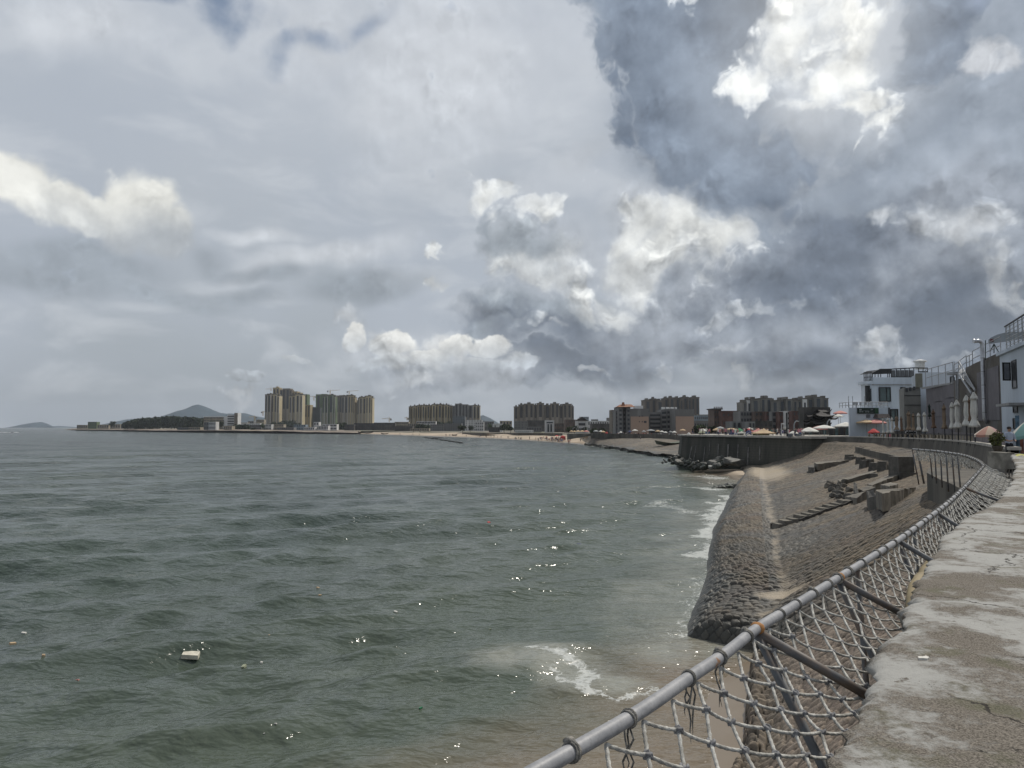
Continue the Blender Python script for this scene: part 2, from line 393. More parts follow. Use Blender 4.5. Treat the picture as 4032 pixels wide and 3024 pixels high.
def coast(stations, nu, nv_prof, name, m, dens):
    W_ = np.array([s[0] for s in stations]); I_ = np.array([s[1] for s in stations]); T_ = np.array([s[2] for s in stations])
    u = np.arange(len(W_)); uu = np.interp(np.linspace(0, 1, nu), np.linspace(0, 1, len(dens)), dens)
    ip = lambda A: np.stack([np.interp(uu, u, A[:, k]) for k in range(A.shape[1])], 1)
    Wd, Id, Td = ip(W_), ip(I_), ip(T_)
    k = np.array([1, 2, 3, 2, 1.]); k /= k.sum()
    return uu, Wd, Id, Td
def stone_height(U, V, seed=0, row=.30, col=.36):
    """dry-laid stones in rows: returns height 0..1, per-stone random, joint mask"""
    V = V+0.10*(vnoise(U*.7, V*.7, 5)-.5)+.05*(vnoise(U*3, V*3, 6)-.5); U = U+0.12*(vnoise(U*1.1, V*1.1, 9)-.5)
    r = np.floor(V/row); fv = V/row-r
    off = vnoise(r*7.31, r*0+3.3, 2)*5; cw = col*(0.75+.6*vnoise(r*3.7+.5, r*0, 3))
    cc = np.floor(U/cw+off); fu = U/cw+off-cc
    rnd = vnoise(cc*1.0+.001, r*1.0+.001, 17)
    h = (1-np.abs(2*fv-1)**5)*(1-np.abs(2*fu-1)**6)
    jm = np.clip(h*1.8-.25, 0, 1)
    return h*(.55+.45*rnd), rnd, jm
# ================================================================== embankment slope of dry-laid stone
def slope_material():
    m = bpy.data.materials.new('laid stone'); m.use_nodes = True; t = NT(m.node_tree); b = t.n['Principled BSDF']
    oc = t.new('ShaderNodeTexCoord').outputs['Object']; rnd = attr(t, 'rnd'); jm = attr(t, 'joint'); wet = attr(t, 'wet'); sand = attr(t, 'sand'); ash = attr(t, 'grey')
    n = t.noise(oc, 1.1, 6, .6); n2 = t.noise(oc, 14, 5, .65); nb = t.noise(t.v('ADD', oc, (7, 9, 2)), .22, 4, .6)
    pal = attr(t, 'pale'); c = t.mix(rnd, (.050, .038, .026), (.235, .182, .125)); c = t.mix(t.m('MULTIPLY', t.mr(n, .4, .65), .6), c, (.12, .105, .078)); c = t.mix(t.m('MULTIPLY', t.mr(nb, .5, .66), .5), c, (.14, .095, .078)); c = t.mix(t.m('MULTIPLY', pal, .75), c, t.mix(rnd, (.17, .125, .10), (.38, .31, .25)))
    c = t.mix(t.m('MULTIPLY', t.mr(n2, .35, .7), .45), c, (.09, .085, .065))
    c = t.mix(t.m('MULTIPLY', ash, .85), c, t.mix(n2, (.055, .058, .06), (.15, .15, .15)))
    wetc = t.mix(rnd, (.022, .024, .019), (.075, .072, .058))
    c = t.mix(wet, c, wetc)
    c = t.mix(t.m('MULTIPLY', t.m('SUBTRACT', 1.0, jm), .95), c, (.010, .009, .007))
    c = t.mix(sand, c, t.mix(n2, (.27, .22, .155), (.37, .31, .225)))
    t.lk(c, b.inputs['Base Color'])
    t.lk(t.m('SUBTRACT', .9, t.m('MULTIPLY', wet, .45)), b.inputs['Roughness'])
    bn = t.new('ShaderNodeBump'); bn.inputs['Strength'].default_value = .8; bn.inputs['Distance'].default_value = .05
    t.lk(t.noise(oc, 9, 6, .7), bn.inputs['Height']); t.lk(bn.outputs[0], b.inputs['Normal'])
    return m
M_STONE = slope_material()
def build_slope(name, stations, nu, dens, nv, amp=.09, far=False, cell=1.0, label=None, mound=True):
    uu, Wd, Id, Td = coast(stations, nu, nv, name, None, dens)
    # profile: under water, waterline, shoulder, berm inner edge, slope top
    dirn_ = (Id[:, :2]-Wd); L = np.linalg.norm(dirn_, axis=1, keepdims=True); dn = dirn_/np.maximum(L, 1e-6)
    U0 = np.concatenate([Wd-dn*2.0, np.full((nu, 1), -1.6)], 1)
    Wz = np.concatenate([Wd, np.full((nu, 1), -0.05)], 1)
    O = np.concatenate([Wd+dn*np.minimum(1.5, L*.33), (Id[:, 2:3]*.80)], 1)
    O2 = np.concatenate([Wd+dn*L*.6, (Id[:, 2:3]*1.02)], 1)
    Tt2 = Td.copy(); ex = (Td[:, :2]-Id[:, :2]); ex /= np.linalg.norm(ex, axis=1, keepdims=True)
    E = np.concatenate([Td[:, :2]+ex*4.5, Td[:, 2:3]+.3], 1)
    ctrl = np.stack([U0, Wz, O, O2, Id, Td, E], 1)
    seg = np.linalg.norm(np.diff(ctrl, axis=1), axis=2); cum = np.concatenate([np.zeros((nu, 1)), np.cumsum(seg, 1)], 1)
    frac = np.r_[np.linspace(0, 1, max(3, nv//16), endpoint=False), 1+np.linspace(0, 1, nv//7, endpoint=False), 2+np.linspace(0, 1, nv//8, endpoint=False), 3+np.linspace(0, 1, nv//8, endpoint=False), 4+np.linspace(0, 1, nv//2, endpoint=False), 5+np.linspace(0, 1, 4)]
    i0 = np.minimum(frac.astype(int), 5); f = frac-i0
    Pm = ctrl[:, i0]*(1-f)[None, :, None]+ctrl[:, np.minimum(i0+1, 6)]*f[None, :, None]
    # smooth the profile's corners
    for _ in range(6): Pm[:, 1:-1] = .25*Pm[:, :-2]+.5*Pm[:, 1:-1]+.25*Pm[:, 2:]
    for _ in range(6): Pm[1:-1] = .25*Pm[:-2]+.5*Pm[1:-1]+.25*Pm[2:]
    V = cum[:, i0]*(1-f)+cum[:, np.minimum(i0+1, 6)]*f
    mid = Pm[:, int(len(frac)*.6)]
    uL = np.r_[0, np.cumsum(np.linalg.norm(np.diff(mid[:, :2], axis=0), axis=1))]
    U = np.repeat(uL[:, None], len(frac), 1); Vv = V-cum[:, 4:5]         # measured from the berm edge
    X, Y, Z = Pm[..., 0], Pm[..., 1], Pm[..., 2]
    big = fbm(X*.35, Y*.35, 4, 3)-.47
    return X, Y, Z, U, Vv, frac, uu, Wd, Id, Td
nu, nv = 1500, 230
dens = np.interp(np.linspace(0, 1, 200), [0, .05, .30, .36, .55, .75, 1], [0, 2.2, 4.9, 5.9, 8.2, 11.5, 16])
X, Y, Z, U, V, frac, uu, Wd, Id, Td = build_slope('s', NS, nu, dens, nv)
h, rnd, jm = stone_height(V+60, U, row=.25, col=.38)
zr = Z.copy()
f2 = np.repeat(frac[None], nu, 0)
isb = np.clip(1-np.abs(f2-2.6)/1.6, 0, 1)                    # berm zone
sandm = np.zeros_like(X)
def blob(cx, cy, rx, ry, rot=0):
    dx, dy = X-cx, Y-cy; c0, s0 = math.cos(rot), math.sin(rot)
    a = (dx*c0+dy*s0)/rx; b = (-dx*s0+dy*c0)/ry
    return np.clip(1.6-1.3*np.sqrt(a*a+b*b), 0, 1)
p1 = gp(3055, 1868, 1.5); p2 = gp(3085, 2350, 1.1); p3 = gp(3062, 2270, 1.3)
sandm = np.maximum(sandm, blob(p1[0]-.5, p1[1]+2, 2.7, 20, -.25)); sandm = np.maximum(sandm, .8*blob(p2[0], p2[1], 1.1, .8))
sandm = np.maximum(sandm, .42*np.clip(1.2-np.abs(V+.1+(fbm(U*.5, V*0, 3, 71)-.47)*.8)/.5, 0, 1)*(Y > 31))
sandm = np.clip(sandm*1.5-(fbm(X*1.4, Y*1.4, 4, 8)-.3)*1.3, 0, 1)
amp = (.11+.04*isb)*(1+.5*np.clip((29-Y)/3, 0, 1))
bump_lr = (fbm(X*.4, Y*.4, 3, 3)-.47)*.30*(1+isb)
keep = np.clip((frac-1.0)*2, 0, 1)[None]*np.clip((5.0-frac), 0, 1)[None]**.3
fadey = np.clip(1.2-Y/260, .5, 1)
slab = (rnd-.5)*.055*(1+.9*isb)
Z2 = Z+((h*amp+slab*jm)*(1-sandm)*fadey+bump_lr*.6)*keep+sandm*.06
X2 = X+(fbm(X*1.3, Y*1.3, 3, 21)-.45)*.30*isb; Y2 = Y
wet = np.clip(1.25-(Z-.05)/1.35+(fbm(X*.6, Y*.6, 4, 31)-.47)*1.6, 0, 1)
wet = np.clip(wet*1.1, 0, 1)*(1-.3*np.clip((f2-4)*3, 0, 1))
wet = np.maximum(wet, np.clip(.55-(f2-4)*1.1+(fbm(X*.25, Y*.25, 4, 77)-.45)*1.5, 0, .75)*(f2 > 3.6))
wet = np.maximum(wet, isb*(.40+.9*(fbm(X*.3, Y*.3, 4, 61)-.47)))
wet = np.clip(wet*np.clip((Y-25)/6, .12, 1), 0, 1); pale_ = np.clip((31-Y)/4, 0, 1)*np.clip((Z-.4)/.8, .3, 1)
gs = np.zeros_like(X)
q0 = gp(3060, 2150, 1.3)
# grey runnel of old mortar coming down from the steps, and the ash-grey belt on the berm
gl = [gp(2880, 2110, 1.2)[:2], gp(3060, 2115, 1.4)[:2], gp(3160, 2075, 2.4)[:2], gp(3330, 1995, 3.6)[:2]]
gs = np.clip(1.4-distpoly(X, Y, gl)/1.3, 0, 1)*.9
gs = np.maximum(gs, np.clip((fbm(X*.12, Y*.12, 3, 55)-.50)*6, 0, .55))
slope_o = gridmesh('stone_slope', X2, Y2, Z2, M_STONE, dict(rnd=rnd, joint=jm, wet=wet, sand=sandm, grey=gs*np.clip((Y-26)/5, 0, 1), pale=pale_))
tag(slope_o, None, None, None, 'structure')
# distance helper for the ground height of the slope
_sx, _sy, _sz = X2[::3, ::3].ravel(), Y2[::3, ::3].ravel(), Z2[::3, ::3].ravel()
def slope_z(x, y):
    i = np.argsort((_sx-x)**2+(_sy-y)**2)[:6]; return float(_sz[i].mean())
def on_slope(px, py):
    """point of the slope seen at a picture position"""
    x, y, q = ray(px, py); best = None
    for t in np.linspace(8, 170, 900):
        X_, Y_, Z_ = x*t, y*t, H+q*t
        if Z_ < slope_z(X_, Y_)+.02: return (X_, Y_, Z_)
    return (x*t, y*t, H+q*t)
# ================================================================== far revetment beyond the bastion
FS = [(g2(2740, 1815), gp(2745, 1806, .8), gp(2760, 1728, 4.3)), (g2(2685, 1808), gp(2690, 1799, .8), gp(2700, 1725, 4.3)), (g2(2627, 1799), gp(2630, 1791, .8), gp(2640, 1723, 4.3)), (g2(2560, 1791), gp(2562, 1784, .8), gp(2570, 1720, 4.3)),
      (g2(2485, 1779), gp(2490, 1772, .8), gp(2480, 1718, 4.3)), (g2(2390, 1764), gp(2400, 1757, .9), gp(2390, 1717, 4.3)), (g2(2340, 1757), gp(2345, 1751, .8), gp(2330, 1716, 4.3)),
      (g2(2300, 1752), gp(2302, 1748, .6), gp(2318, 1716, 4.2))]
X, Y, Z, U, V, frac, uu, _w, _i, _t = build_slope('f', FS, 420, np.linspace(0, 7, 60), 110)
h, rnd, jm = stone_height(U, V, row=.9, col=1.6)
f2 = np.repeat(frac[None], 420, 0)
Z2 = Z+(h*.12+(fbm(X*.15, Y*.15, 4, 3)-.47)*1.0)*np.clip(f2-1, 0, 1)*np.clip(5-f2, 0, 1)
wet = np.clip(1.5-Z/.9+(fbm(X*.15, Y*.15, 4, 5)-.47)*3, .22, 1); wet = np.maximum(wet, np.clip((fbm(U*.10, V*.30, 4, 15)-.47)*4, 0, .5))
sandm = np.clip((np.clip(1-np.abs(Y-372)/45, 0, 1)*np.clip(2.6-Z, 0, 1)*1.6-(fbm(X*.2, Y*.2, 3, 6)-.4)*1.5), 0, 1)
sl2 = gridmesh('stone_slope', X, Y, Z2, M_STONE, dict(rnd=rnd, joint=.6+.4*jm, wet=wet, sand=sandm, grey=np.clip((fbm(X*.06, Y*.06, 3, 9)-.45)*3, 0, .7), pale=X*0))
tag(sl2, None, None, None, 'structure')
# ================================================================== beach
BS = [(g2(2345, 1759), gp(2335, 1730, 2.2), gp(2331, 1718, 4.0)), (g2(2279, 1749), gp(2275, 1722, 2.4), gp(2285, 1716, 3.4)), (g2(2200, 1743), gp(2190, 1720, 2.2), gp(2195, 1713.5, 2.8)), (g2(2100, 1735.5), gp(2100, 1722, 1.6), gp(2100, 1712, 2.8)),
      (g2(2000, 1730), gp(2000, 1718, 1.5), gp(2000, 1709.5, 2.8)), (g2(1900, 1725), gp(1900, 1713, 1.5), gp(1900, 1707.5, 2.8)), (g2(1800, 1722), gp(1800, 1710, 1.5), gp(1800, 1703.5, 2.8)), (g2(1700, 1718), gp(1700, 1711, 1.2), gp(1700, 1705.5, 2.2)),
      (g2(1600, 1714.5), gp(1600, 1709, 1.0), gp(1600, 1704, 1.9)), (g2(1500, 1711.5), gp(1500, 1707.5, .8), gp(1500, 1704, 1.5)), (g2(1400, 1708.5), gp(1400, 1706.5, .6), gp(1400, 1703.5, 1.4)), (g2(1330, 1707), gp(1330, 1705.5, .5), gp(1330, 1703, 1.2)), (g2(1260, 1706.5), gp(1260, 1706, .4), gp(1260, 1705, .8))]
def strip(name, st, nu, nv, m, dz=0.0, ns=.03, seed=1, kind='structure', zu=-1.5, attrs=None, back=4.0):
    W_ = np.array([(*s[0], 0) for s in st]); I_ = np.array([s[1] for s in st]); T_ = np.array([s[2] for s in st])
    u = np.linspace(0, len(st)-1, nu); ip = lambda A: np.stack([np.interp(u, np.arange(len(st)), A[:, k]) for k in range(3)], 1)
    W_, I_, T_ = ip(W_), ip(I_), ip(T_)
    d = (T_-W_)[:, :2]; d /= np.linalg.norm(d, axis=1, keepdims=True)
    U0 = W_.copy(); U0[:, :2] -= d*back; U0[:, 2] = zu
    E = T_.copy(); E[:, :2] += d*back; E[:, 2] += .05
    C_ = np.stack([U0, W_, I_, T_, E], 1)
    fr = np.linspace(0, 4, nv); i0 = np.minimum(fr.astype(int), 3); f = fr-i0
    Pm = C_[:, i0]*(1-f)[None, :, None]+C_[:, i0+1]*f[None, :, None]
    for _ in range(3): Pm[:, 1:-1] = .25*Pm[:, :-2]+.5*Pm[:, 1:-1]+.25*Pm[:, 2:]
    X, Y, Z = Pm[..., 0], Pm[..., 1], Pm[..., 2]
    Z = Z+(fbm(X*ns, Y*ns, 4, seed)-.47)*dz*np.clip((fr-.9), 0, 1)[None]
    o = gridmesh(name, X, Y, Z, m, {'t': np.repeat(fr[None], nu, 0), 'el': Z})
    tag(o, None, None, None, kind)
    return o
def sand_material():
    m = bpy.data.materials.new('sand'); m.use_nodes = True; t = NT(m.node_tree); b = t.n['Principled BSDF']
    oc = t.new('ShaderNodeTexCoord').outputs['Object']; e = attr(t, 'el')
    n = t.noise(t.v('MULTIPLY', oc, (1, 1, 1)), .06, 6, .6); n2 = t.noise(oc, 3.0, 5, .6)
    c = t.mix(t.mr(n, .35, .65), (.34, .275, .20), (.50, .41, .31)); c = t.mix(t.m('MULTIPLY', t.mr(n2, .4, .7), .3), c, (.28, .22, .155))
    c = t.mix(t.mr(e, .9, .15), c, (.20, .155, .105))
    t.lk(c, b.inputs['Base Color']); b.inputs['Roughness'].default_value = .9
    t.lk(t.mr(e, .1, .5, .3, .95), b.inputs['Roughness'])
    return m
M_SAND = sand_material()
strip('beach', BS, 400, 40, M_SAND, 1.3, .03, 4)
# sand lying at the foot of the near slope, and in the cove beside the bastion
NB = [((-9.5, 3), (-7.5, 1.8, .12), (-4, -.5, .35)), ((-5.2, 9), (-3.8, 7.6, .10), (-2, 5.5, .35)), ((0.2, 14.6), (1.2, 13.6, .10), (2.8, 12.2, .35)), (g2(2780, 3024), (5.2, 19.4, .10), (6.6, 18.2, .35)), (g2(2850, 2700), (8.0, 26.6, .10), (9.3, 26.2, .35)),
      ((8.9, 29.2), (9.6, 28.9, .08), (10.6, 28.4, .3)), ((10.0, 31.5), (10.2, 31.3, .05), (11.0, 31, .1))]
strip('beach', NB, 260, 24, M_SAND, .10, .6, 9, zu=-.45, back=2.2)
CB = [(g2(2905, 1895), gp(2925, 1893, .2), gp(2960, 1890, .5)), (g2(2860, 1876), gp(2890, 1872, .35), gp(2930, 1870, .9)), (g2(2790, 1864), gp(2840, 1853, .35), gp(2880, 1842, .7)), (g2(2730, 1858), gp(2750, 1850, .2), gp(2760, 1838, .3))]
strip('beach', CB, 120, 24, M_SAND, .2, .3, 12, zu=-.5, back=4)
# ================================================================== dark bank and land round the bay
PS = [(g2(1420, 1709), gp(1420, 1704, 1.6), gp(1420, 1697, 2.6)), (g2(1250, 1706.5), gp(1250, 1702, 2), gp(1250, 1695.5, 3)), (g2(1094, 1705), gp(1094, 1699, 2.5), gp(1094, 1692, 4.4)), (g2(900, 1702.5), gp(900, 1697, 2.6), gp(900, 1690.5, 4.4)), (g2(700, 1700), gp(700, 1696, 2.5), gp(700, 1689, 4.4)),
      (g2(600, 1698.5), gp(600, 1695, 2.5), gp(600, 1688.5, 4.2)), (g2(415, 1695.5), gp(415, 1692, 2.4), gp(415, 1687.5, 4.0)), (g2(300, 1693.5), gp(302, 1691.5, 2.2), gp(310, 1686.5, 4.0)), (g2(245, 1692.6), gp(262, 1691, 1), gp(290, 1687, 3.0))]
M_BANK = mat('bank rock', (.16, .13, .105), .9, .4, .08, col2=(.27, .22, .165), coord='Object')
strip('embankment', PS, 300, 24, M_BANK, 1.2, .05, 14, back=6)
M_LAND = mat('dry ground', (.17, .15, .12), .95, .3, .03, col2=(.10, .11, .06))
land = MB()
inl = [(60, -30, 6.0), (70, 20, 6.0), (75, 60, 6.1), (85, 100, 6.1), (95, 130, 6.1), (150, 200, 5.2), (190, 300, 4.4), (220, 420, 4.2)]
cst = [(2.2, -6, 6.2), (6.0, 4, 6.2), (12, 14.5, 6.2), (18.3, 24.8, 6.5), (25.5, 37.5, 6.7), (31.5, 50, 6.6), (38.5, 64, 6.3), (44.8, 79, 5.9), (49.5, 92, 5.9), (53.5, 110, 5.9), (56, 124, 5.9), (56, 140, 5.6), (60, 175, 5.0)]
far = [t[2] for t in FS[0:]]+[t[2] for t in BS]+[t[2] for t in PS]
cst += [(p[0]+1.5, p[1]+3, max(p[2]-.25, 1.0)) for p in far]
cst += [(-1150, 2150, 3.6)]
n = len(cst); V_ = [c0 for c0 in cst]
for i, p in enumerate(cst):
    if p[1] < 135: V_.append((p[0]+95, p[1]+10, p[2]))
    else:
        k_ = 1 if p[0] > -200 else 1.0
        V_.append((p[0]*1.3+(500 if p[0] > -100 else (-100 if p[0] < -900 else 250)), p[1]+(1500 if p[0] > -700 else 900), p[2]+.5))
land.add(V_, [(i, i+1, n+i+1, n+i) for i in range(n-1)])
tag(land.obj('ground', M_LAND), None, None, None, 'structure')
# ================================================================== sea
def sea_material():
    m = bpy.data.materials.new('sea water'); m.use_nodes = True; t = NT(m.node_tree); b = t.n['Principled BSDF']
    oc = t.new('ShaderNodeTexCoord').outputs['Object']; sh = attr(t, 'shallow'); fo = attr(t, 'foam'); mk = attr(t, 'murk')
    n = t.noise(oc, .05, 5, .6); n2 = t.noise(oc, .5, 5, .6)
    c = t.mix(t.mr(n, .35, .65), (.037, .054, .046), (.058, .079, .065))
    c = t.mix(t.m('MULTIPLY', mk, t.mr(n2, .2, .8, .7, 1.0)), c, (.082, .100, .072))
    c = t.mix(sh, c, t.mix(n2, (.17, .135, .095), (.215, .175, .125)))
    c = t.mix(t.m('MULTIPLY', attr(t, 'milk'), t.mr(n2, .3, .6, .5, 1.0)), c, (.27, .275, .235))
    fv = t.voro(t.v('ADD', oc, t.v('SCALE', t.noise(oc, 1.2, 4, .6, color=True), 1.2)), 2.3, 'DISTANCE_TO_EDGE')
    lace = t.mr(fv, .10, .0); fn = t.noise(oc, 2.6, 8, .72); fn2 = t.noise(t.v('ADD', oc, (3, 2, 0)), .9, 5, .6)
    fq = t.m('ADD', t.m('MULTIPLY', lace, .18), t.m('ADD', t.m('MULTIPLY', fn, .75), t.m('MULTIPLY', fn2, .35)))
    thr = t.m('SUBTRACT', 1.05, t.m('MULTIPLY', fo, .66))
    ff = t.m('MULTIPLY', t.mr(fq, thr, t.m('ADD', thr, .24)), .8)
    ff = t.m('MULTIPLY', ff, t.mr(fo, .02, .12))
    c = t.mix(ff, c, (.56, .58, .56))
    t.lk(c, b.inputs['Base Color']); b.inputs['IOR'].default_value = 1.333
    t.lk(t.m('ADD', .15, t.m('MULTIPLY', ff, .5)), b.inputs['Roughness'])
    d = t.new('ShaderNodeVectorMath', operation='LENGTH'); t.lk(oc, d.inputs[0]); dist = d.outputs['Value']
    def bmp(hgt, strength, distance, nrm=None):
        x = t.new('ShaderNodeBump'); t.put(x.inputs['Strength'], strength); x.inputs['Distance'].default_value = distance; t.lk(hgt, x.inputs['Height'])
        if nrm: t.lk(nrm, x.inputs['Normal'])
        return x.outputs[0]
    ocs = t.v('MULTIPLY', oc, (1, 1.6, 1))
    nr = bmp(t.noise(ocs, 3.4, 2, .5, dist=.2), t.mr(dist, 20, 160, .40, .5), .10)
    nr = bmp(t.noise(t.v('ADD', ocs, (4, 4, 4)), .85, 3, .5, dist=.2), t.mr(dist, 30, 400, .32, 1.0), 1.1, nr)
    nr = bmp(t.noise(t.v('ADD', ocs, (9, 1, 4)), .28, 4, .6), t.mr(dist, 60, 500, .1, 1.0), 4.5, nr)
    t.lk(nr, b.inputs['Normal'])
    return m
nr_, nc_ = 900, 640
rr = 4.0*(5200/4.0)**(np.linspace(0, 1, nr_)**1.0)
th = np.interp(np.linspace(0, 1, nc_), [0, .12, .88, 1], [R(-85), R(-42), R(42), R(75)])
RR, TH = np.meshgrid(rr, th, indexing='ij'); X = RR*np.sin(TH); Y = RR*np.cos(TH)
dr = np.gradient(RR, axis=0)
Z = np.zeros_like(X); DX = np.zeros_like(X); DY = np.zeros_like(X)
for i in range(64):
    lam = .7*(14/.7)**(i/63.0)*(.85+.3*random.random())
    base = R(-68)
    ang = base+random.gauss(0, .22 if lam > 5 else (.38 if lam > 1.6 else .7))
    kx, ky = math.cos(ang), math.sin(ang); kk = 2*math.pi/lam
    a = .0088*lam**.72*(1.2 if 2 < lam < 7 else (1.0 if lam >= 7 else .74))
    ph = kk*(X*kx+Y*ky)+random.random()*6.28
    fade = np.clip(1.3-2.6*dr/lam, 0, 1)
    grp = .6+.9*vnoise(X/(lam*5)+i*3.1, Y/(lam*5)+i, i)
    A = a*fade*grp
    Z += A*np.sin(ph); DX -= .6*A*kx*np.cos(ph)*-1; DY -= .6*A*ky*np.cos(ph)*-1
near_line = smooth_line(np.array([s[0] for s in NS]), 1)
D = distpoly(X, Y, near_line)
land_poly_D = distpoly(X, Y, np.array([f[0] for f in FS]+[f[0] for f in BS]))
# two low swells seen from the camera, crests slanting away to the right
for (a, b, amp_, wd) in [((165, 2235), (700, 2160), .20, .75), ((1130, 2140), (1400, 2105), .16, .6), ((640, 2290), (1230, 2160), .10, .6), ((2560, 1985), (2760, 1965), .32, 1.0), ((1800, 2300), (2300, 2180), .10, .8)]:
    A0, B0 = gp(*a), gp(*b); dl = distpoly(X, Y, [A0, B0]); Z += amp_*np.exp(-(dl/wd)**2)
calm = np.clip(D/10, .25, 1)
Z *= calm
shallow = np.zeros_like(X)
sh_line = np.array([s[0] for s in NB]); ds = distpoly(X, Y, sh_line)
nzz = fbm(X*.25, Y*.25, 4, 41)-.47
shallow = np.clip(1.15-(ds+nzz*6)/5.6, 0, .95)*np.clip((35-Y)/5, 0, 1)
dc = distpoly(X, Y, [gp(2905, 1900), gp(2860, 1878), gp(2800, 1866)])
shallow = np.maximum(shallow, np.clip(1-(dc+nzz*8)/9, 0, .7))
murk = np.clip(1.25-(D+nzz*14)/26, 0, 1)*.9
murk = np.maximum(murk, np.clip(1.1-(ds+nzz*9)/15, 0, 1))
foam = np.zeros_like(X)
def fl(pts, wdt, amt, ns=.5, seed=1):
    global foam
    d = distpoly(X, Y, [gp(*p) for p in pts]); nn = fbm(X*ns, Y*ns, 4, seed)-.47
    foam = np.maximum(foam, amt*np.clip(1.25-(d+nn*wdt*2.2)/wdt, 0, 1))
fl([(2690, 2512), (2716, 2411), (2762, 2324)], .9, .75, 1.0)
fl([(2762, 2324), (2779, 2237), (2792, 2160)], .8, .70, .9)
fl([(2785, 2190), (2800, 2078), (2841, 2016), (2870, 1950)], 2.3, 1.0, .5)
fl([(2690, 2540), (2860, 2550), (2950, 2560)], .9, .55, 1.0)
fl([(2870, 1928), (2760, 1925), (2640, 1915)], 2.6, .92, .3)
fl([(2870, 1885), (2790, 1880), (2740, 1872), (2850, 1868)], 3.0, .9, .25)
fl([(2760, 1856), (2690, 1835), (2660, 1815)], 2.0, .8, .3)
fl([(2550, 1990), (2590, 1975), (2640, 1995), (2720, 2020)], 1.5, .80, .5)
fl([(2610, 1975), (2780, 1965)], 1.2, .55, .5)
fl([(1890, 2570), (2060, 2565), (2200, 2590), (2300, 2620), (2330, 2660), (2280, 2710), (2220, 2690), (2180, 2640)], .40, .98, 1.4)
fl([(2250, 2600), (2330, 2660), (2300, 2720), (2420, 2745), (2560, 2725), (2680, 2690)], .34, .98, 1.8)
fl([(2500, 2600), (2620, 2640), (2720, 2600)], .8, .50, 1.2)
fl([(1620, 2390), (1800, 2330), (1980, 2290)], .8, .52, .8)
fl([(1700, 2260), (1960, 2170), (2080, 2150)], .7, .48, .8)
fl([(2250, 2180), (2420, 2140)], .7, .5, .8)
foam = np.maximum(foam, np.clip(1-np.abs(land_poly_D-.5)/(1.8+3.0*fbm(X*.02, Y*.02, 3, 4)), 0, 1)*.95*(Y > 170))
foam = np.maximum(foam, np.clip((fbm(X*.35, Y*.35, 5, 91)-.60)*2.2, 0, .33)*(RR < 90))
milk = np.zeros_like(X)
for (px_, py_, rx_, ry_) in [(1980, 2590, .9, .9), (2200, 2610, .9, .8), (2280, 2660, .6, .6), (2100, 2580, 1.0, .6), (2400, 2700, .8, .3), (2700, 2560, 1.4, .6)]:
    q_ = gp(px_, py_); milk = np.maximum(milk, .95*np.clip(1.5-np.hypot((X-q_[0])/(rx_*1.5), (Y-q_[1])/(ry_*2.4))-(nzz*1.6), 0, 1))
milk = np.maximum(milk, np.clip(1-(D+nzz*6)/5.0, 0, .6)*(Y > 30)*(Y < 130))
water = gridmesh('water', X+DX*calm, Y+DY*calm, Z, sea_material(), dict(shallow=shallow, foam=foam, murk=murk, milk=milk))
tag(water, None, None, None, 'structure')
_wm = (RR < 120); _wx, _wy, _wz = (X+DX*calm)[_wm], (Y+DY*calm)[_wm], Z[_wm]
def water_z(x, y):
    if math.hypot(x, y) > 110: return 0.0
    return float(_wz[int(np.argmin((_wx-x)**2+(_wy-y)**2))])
# ================================================================== concrete ledge (parapet slab) the camera looks along
def concrete_ledge_mat():
    m = bpy.data.materials.new('worn concrete'); m.use_nodes = True; t = NT(m.node_tree); b = t.n['Principled BSDF']
    oc = t.new('ShaderNodeTexCoord').outputs['Object']
    w1 = t.v('ADD', oc, t.v('SCALE', t.noise(oc, 2.0, 4, .6, color=True), .5))
    n = t.noise(w1, 1.7, 8, .62); n2 = t.noise(oc, 24, 6, .7); n3 = t.noise(oc, 110, 3, .7); nl = t.noise(oc, .5, 4, .5)
    pale = t.mix(n2, (.27, .268, .25), (.43, .425, .40)); grit = t.mix(t.mr(n3, .35, .65), (.085, .074, .060), (.27, .240, .20))
    moss = t.mix(n3, (.075, .085, .045), (.17, .16, .10))
    mask = t.mr(t.m('ADD', n, t.m('ADD', t.m('MULTIPLY', t.m('SUBTRACT', n2, .5), .30), t.m('MULTIPLY', t.m('SUBTRACT', nl, .5), .5))), .435, .59)
    c = t.mix(mask, pale, grit); c = t.mix(t.m('MULTIPLY', t.m('MULTIPLY', mask, .6), t.mr(t.noise(oc, 2.3, 5, .6), .54, .66)), c, moss)
    c = t.mix(t.mr(t.noise(oc, 9, 6, .7), .62, .70), c, (.12, .105, .085))
    cw = t.v('ADD', oc, t.v('SCALE', t.noise(oc, 3.5, 5, .65, color=True), .35)); cr = t.m('MULTIPLY', t.mr(t.voro(cw, .75, 'DISTANCE_TO_EDGE'), .009, .003), t.mr(t.noise(oc, .9, 2, .5), .45, .55)); c = t.mix(cr, c, (.035, .03, .025))
    pits = t.mr(t.voro(oc, 42), .10, .17); pm = t.mr(t.noise(t.v('ADD', oc, (2, 2, 2)), 5, 3, .5), .50, .60)
    c = t.mix(t.m('MULTIPLY', t.m('SUBTRACT', 1, pits), pm), c, (.055, .05, .04))
    t.lk(c, b.inputs['Base Color']); b.inputs['Roughness'].default_value = .92; b.inputs['Specular IOR Level'].default_value = .25
    hgt = t.m('ADD', t.m('MULTIPLY', n2, .5), t.m('ADD', t.m('MULTIPLY', n3, .35), t.m('MULTIPLY', mask, t.m('MULTIPLY', n3, .6))))
    bn = t.new('ShaderNodeBump'); bn.inputs['Strength'].default_value = .9; bn.inputs['Distance'].default_value = .012
    t.lk(hgt, bn.inputs['Height']); t.lk(bn.outputs[0], b.inputs['Normal'])
    return m
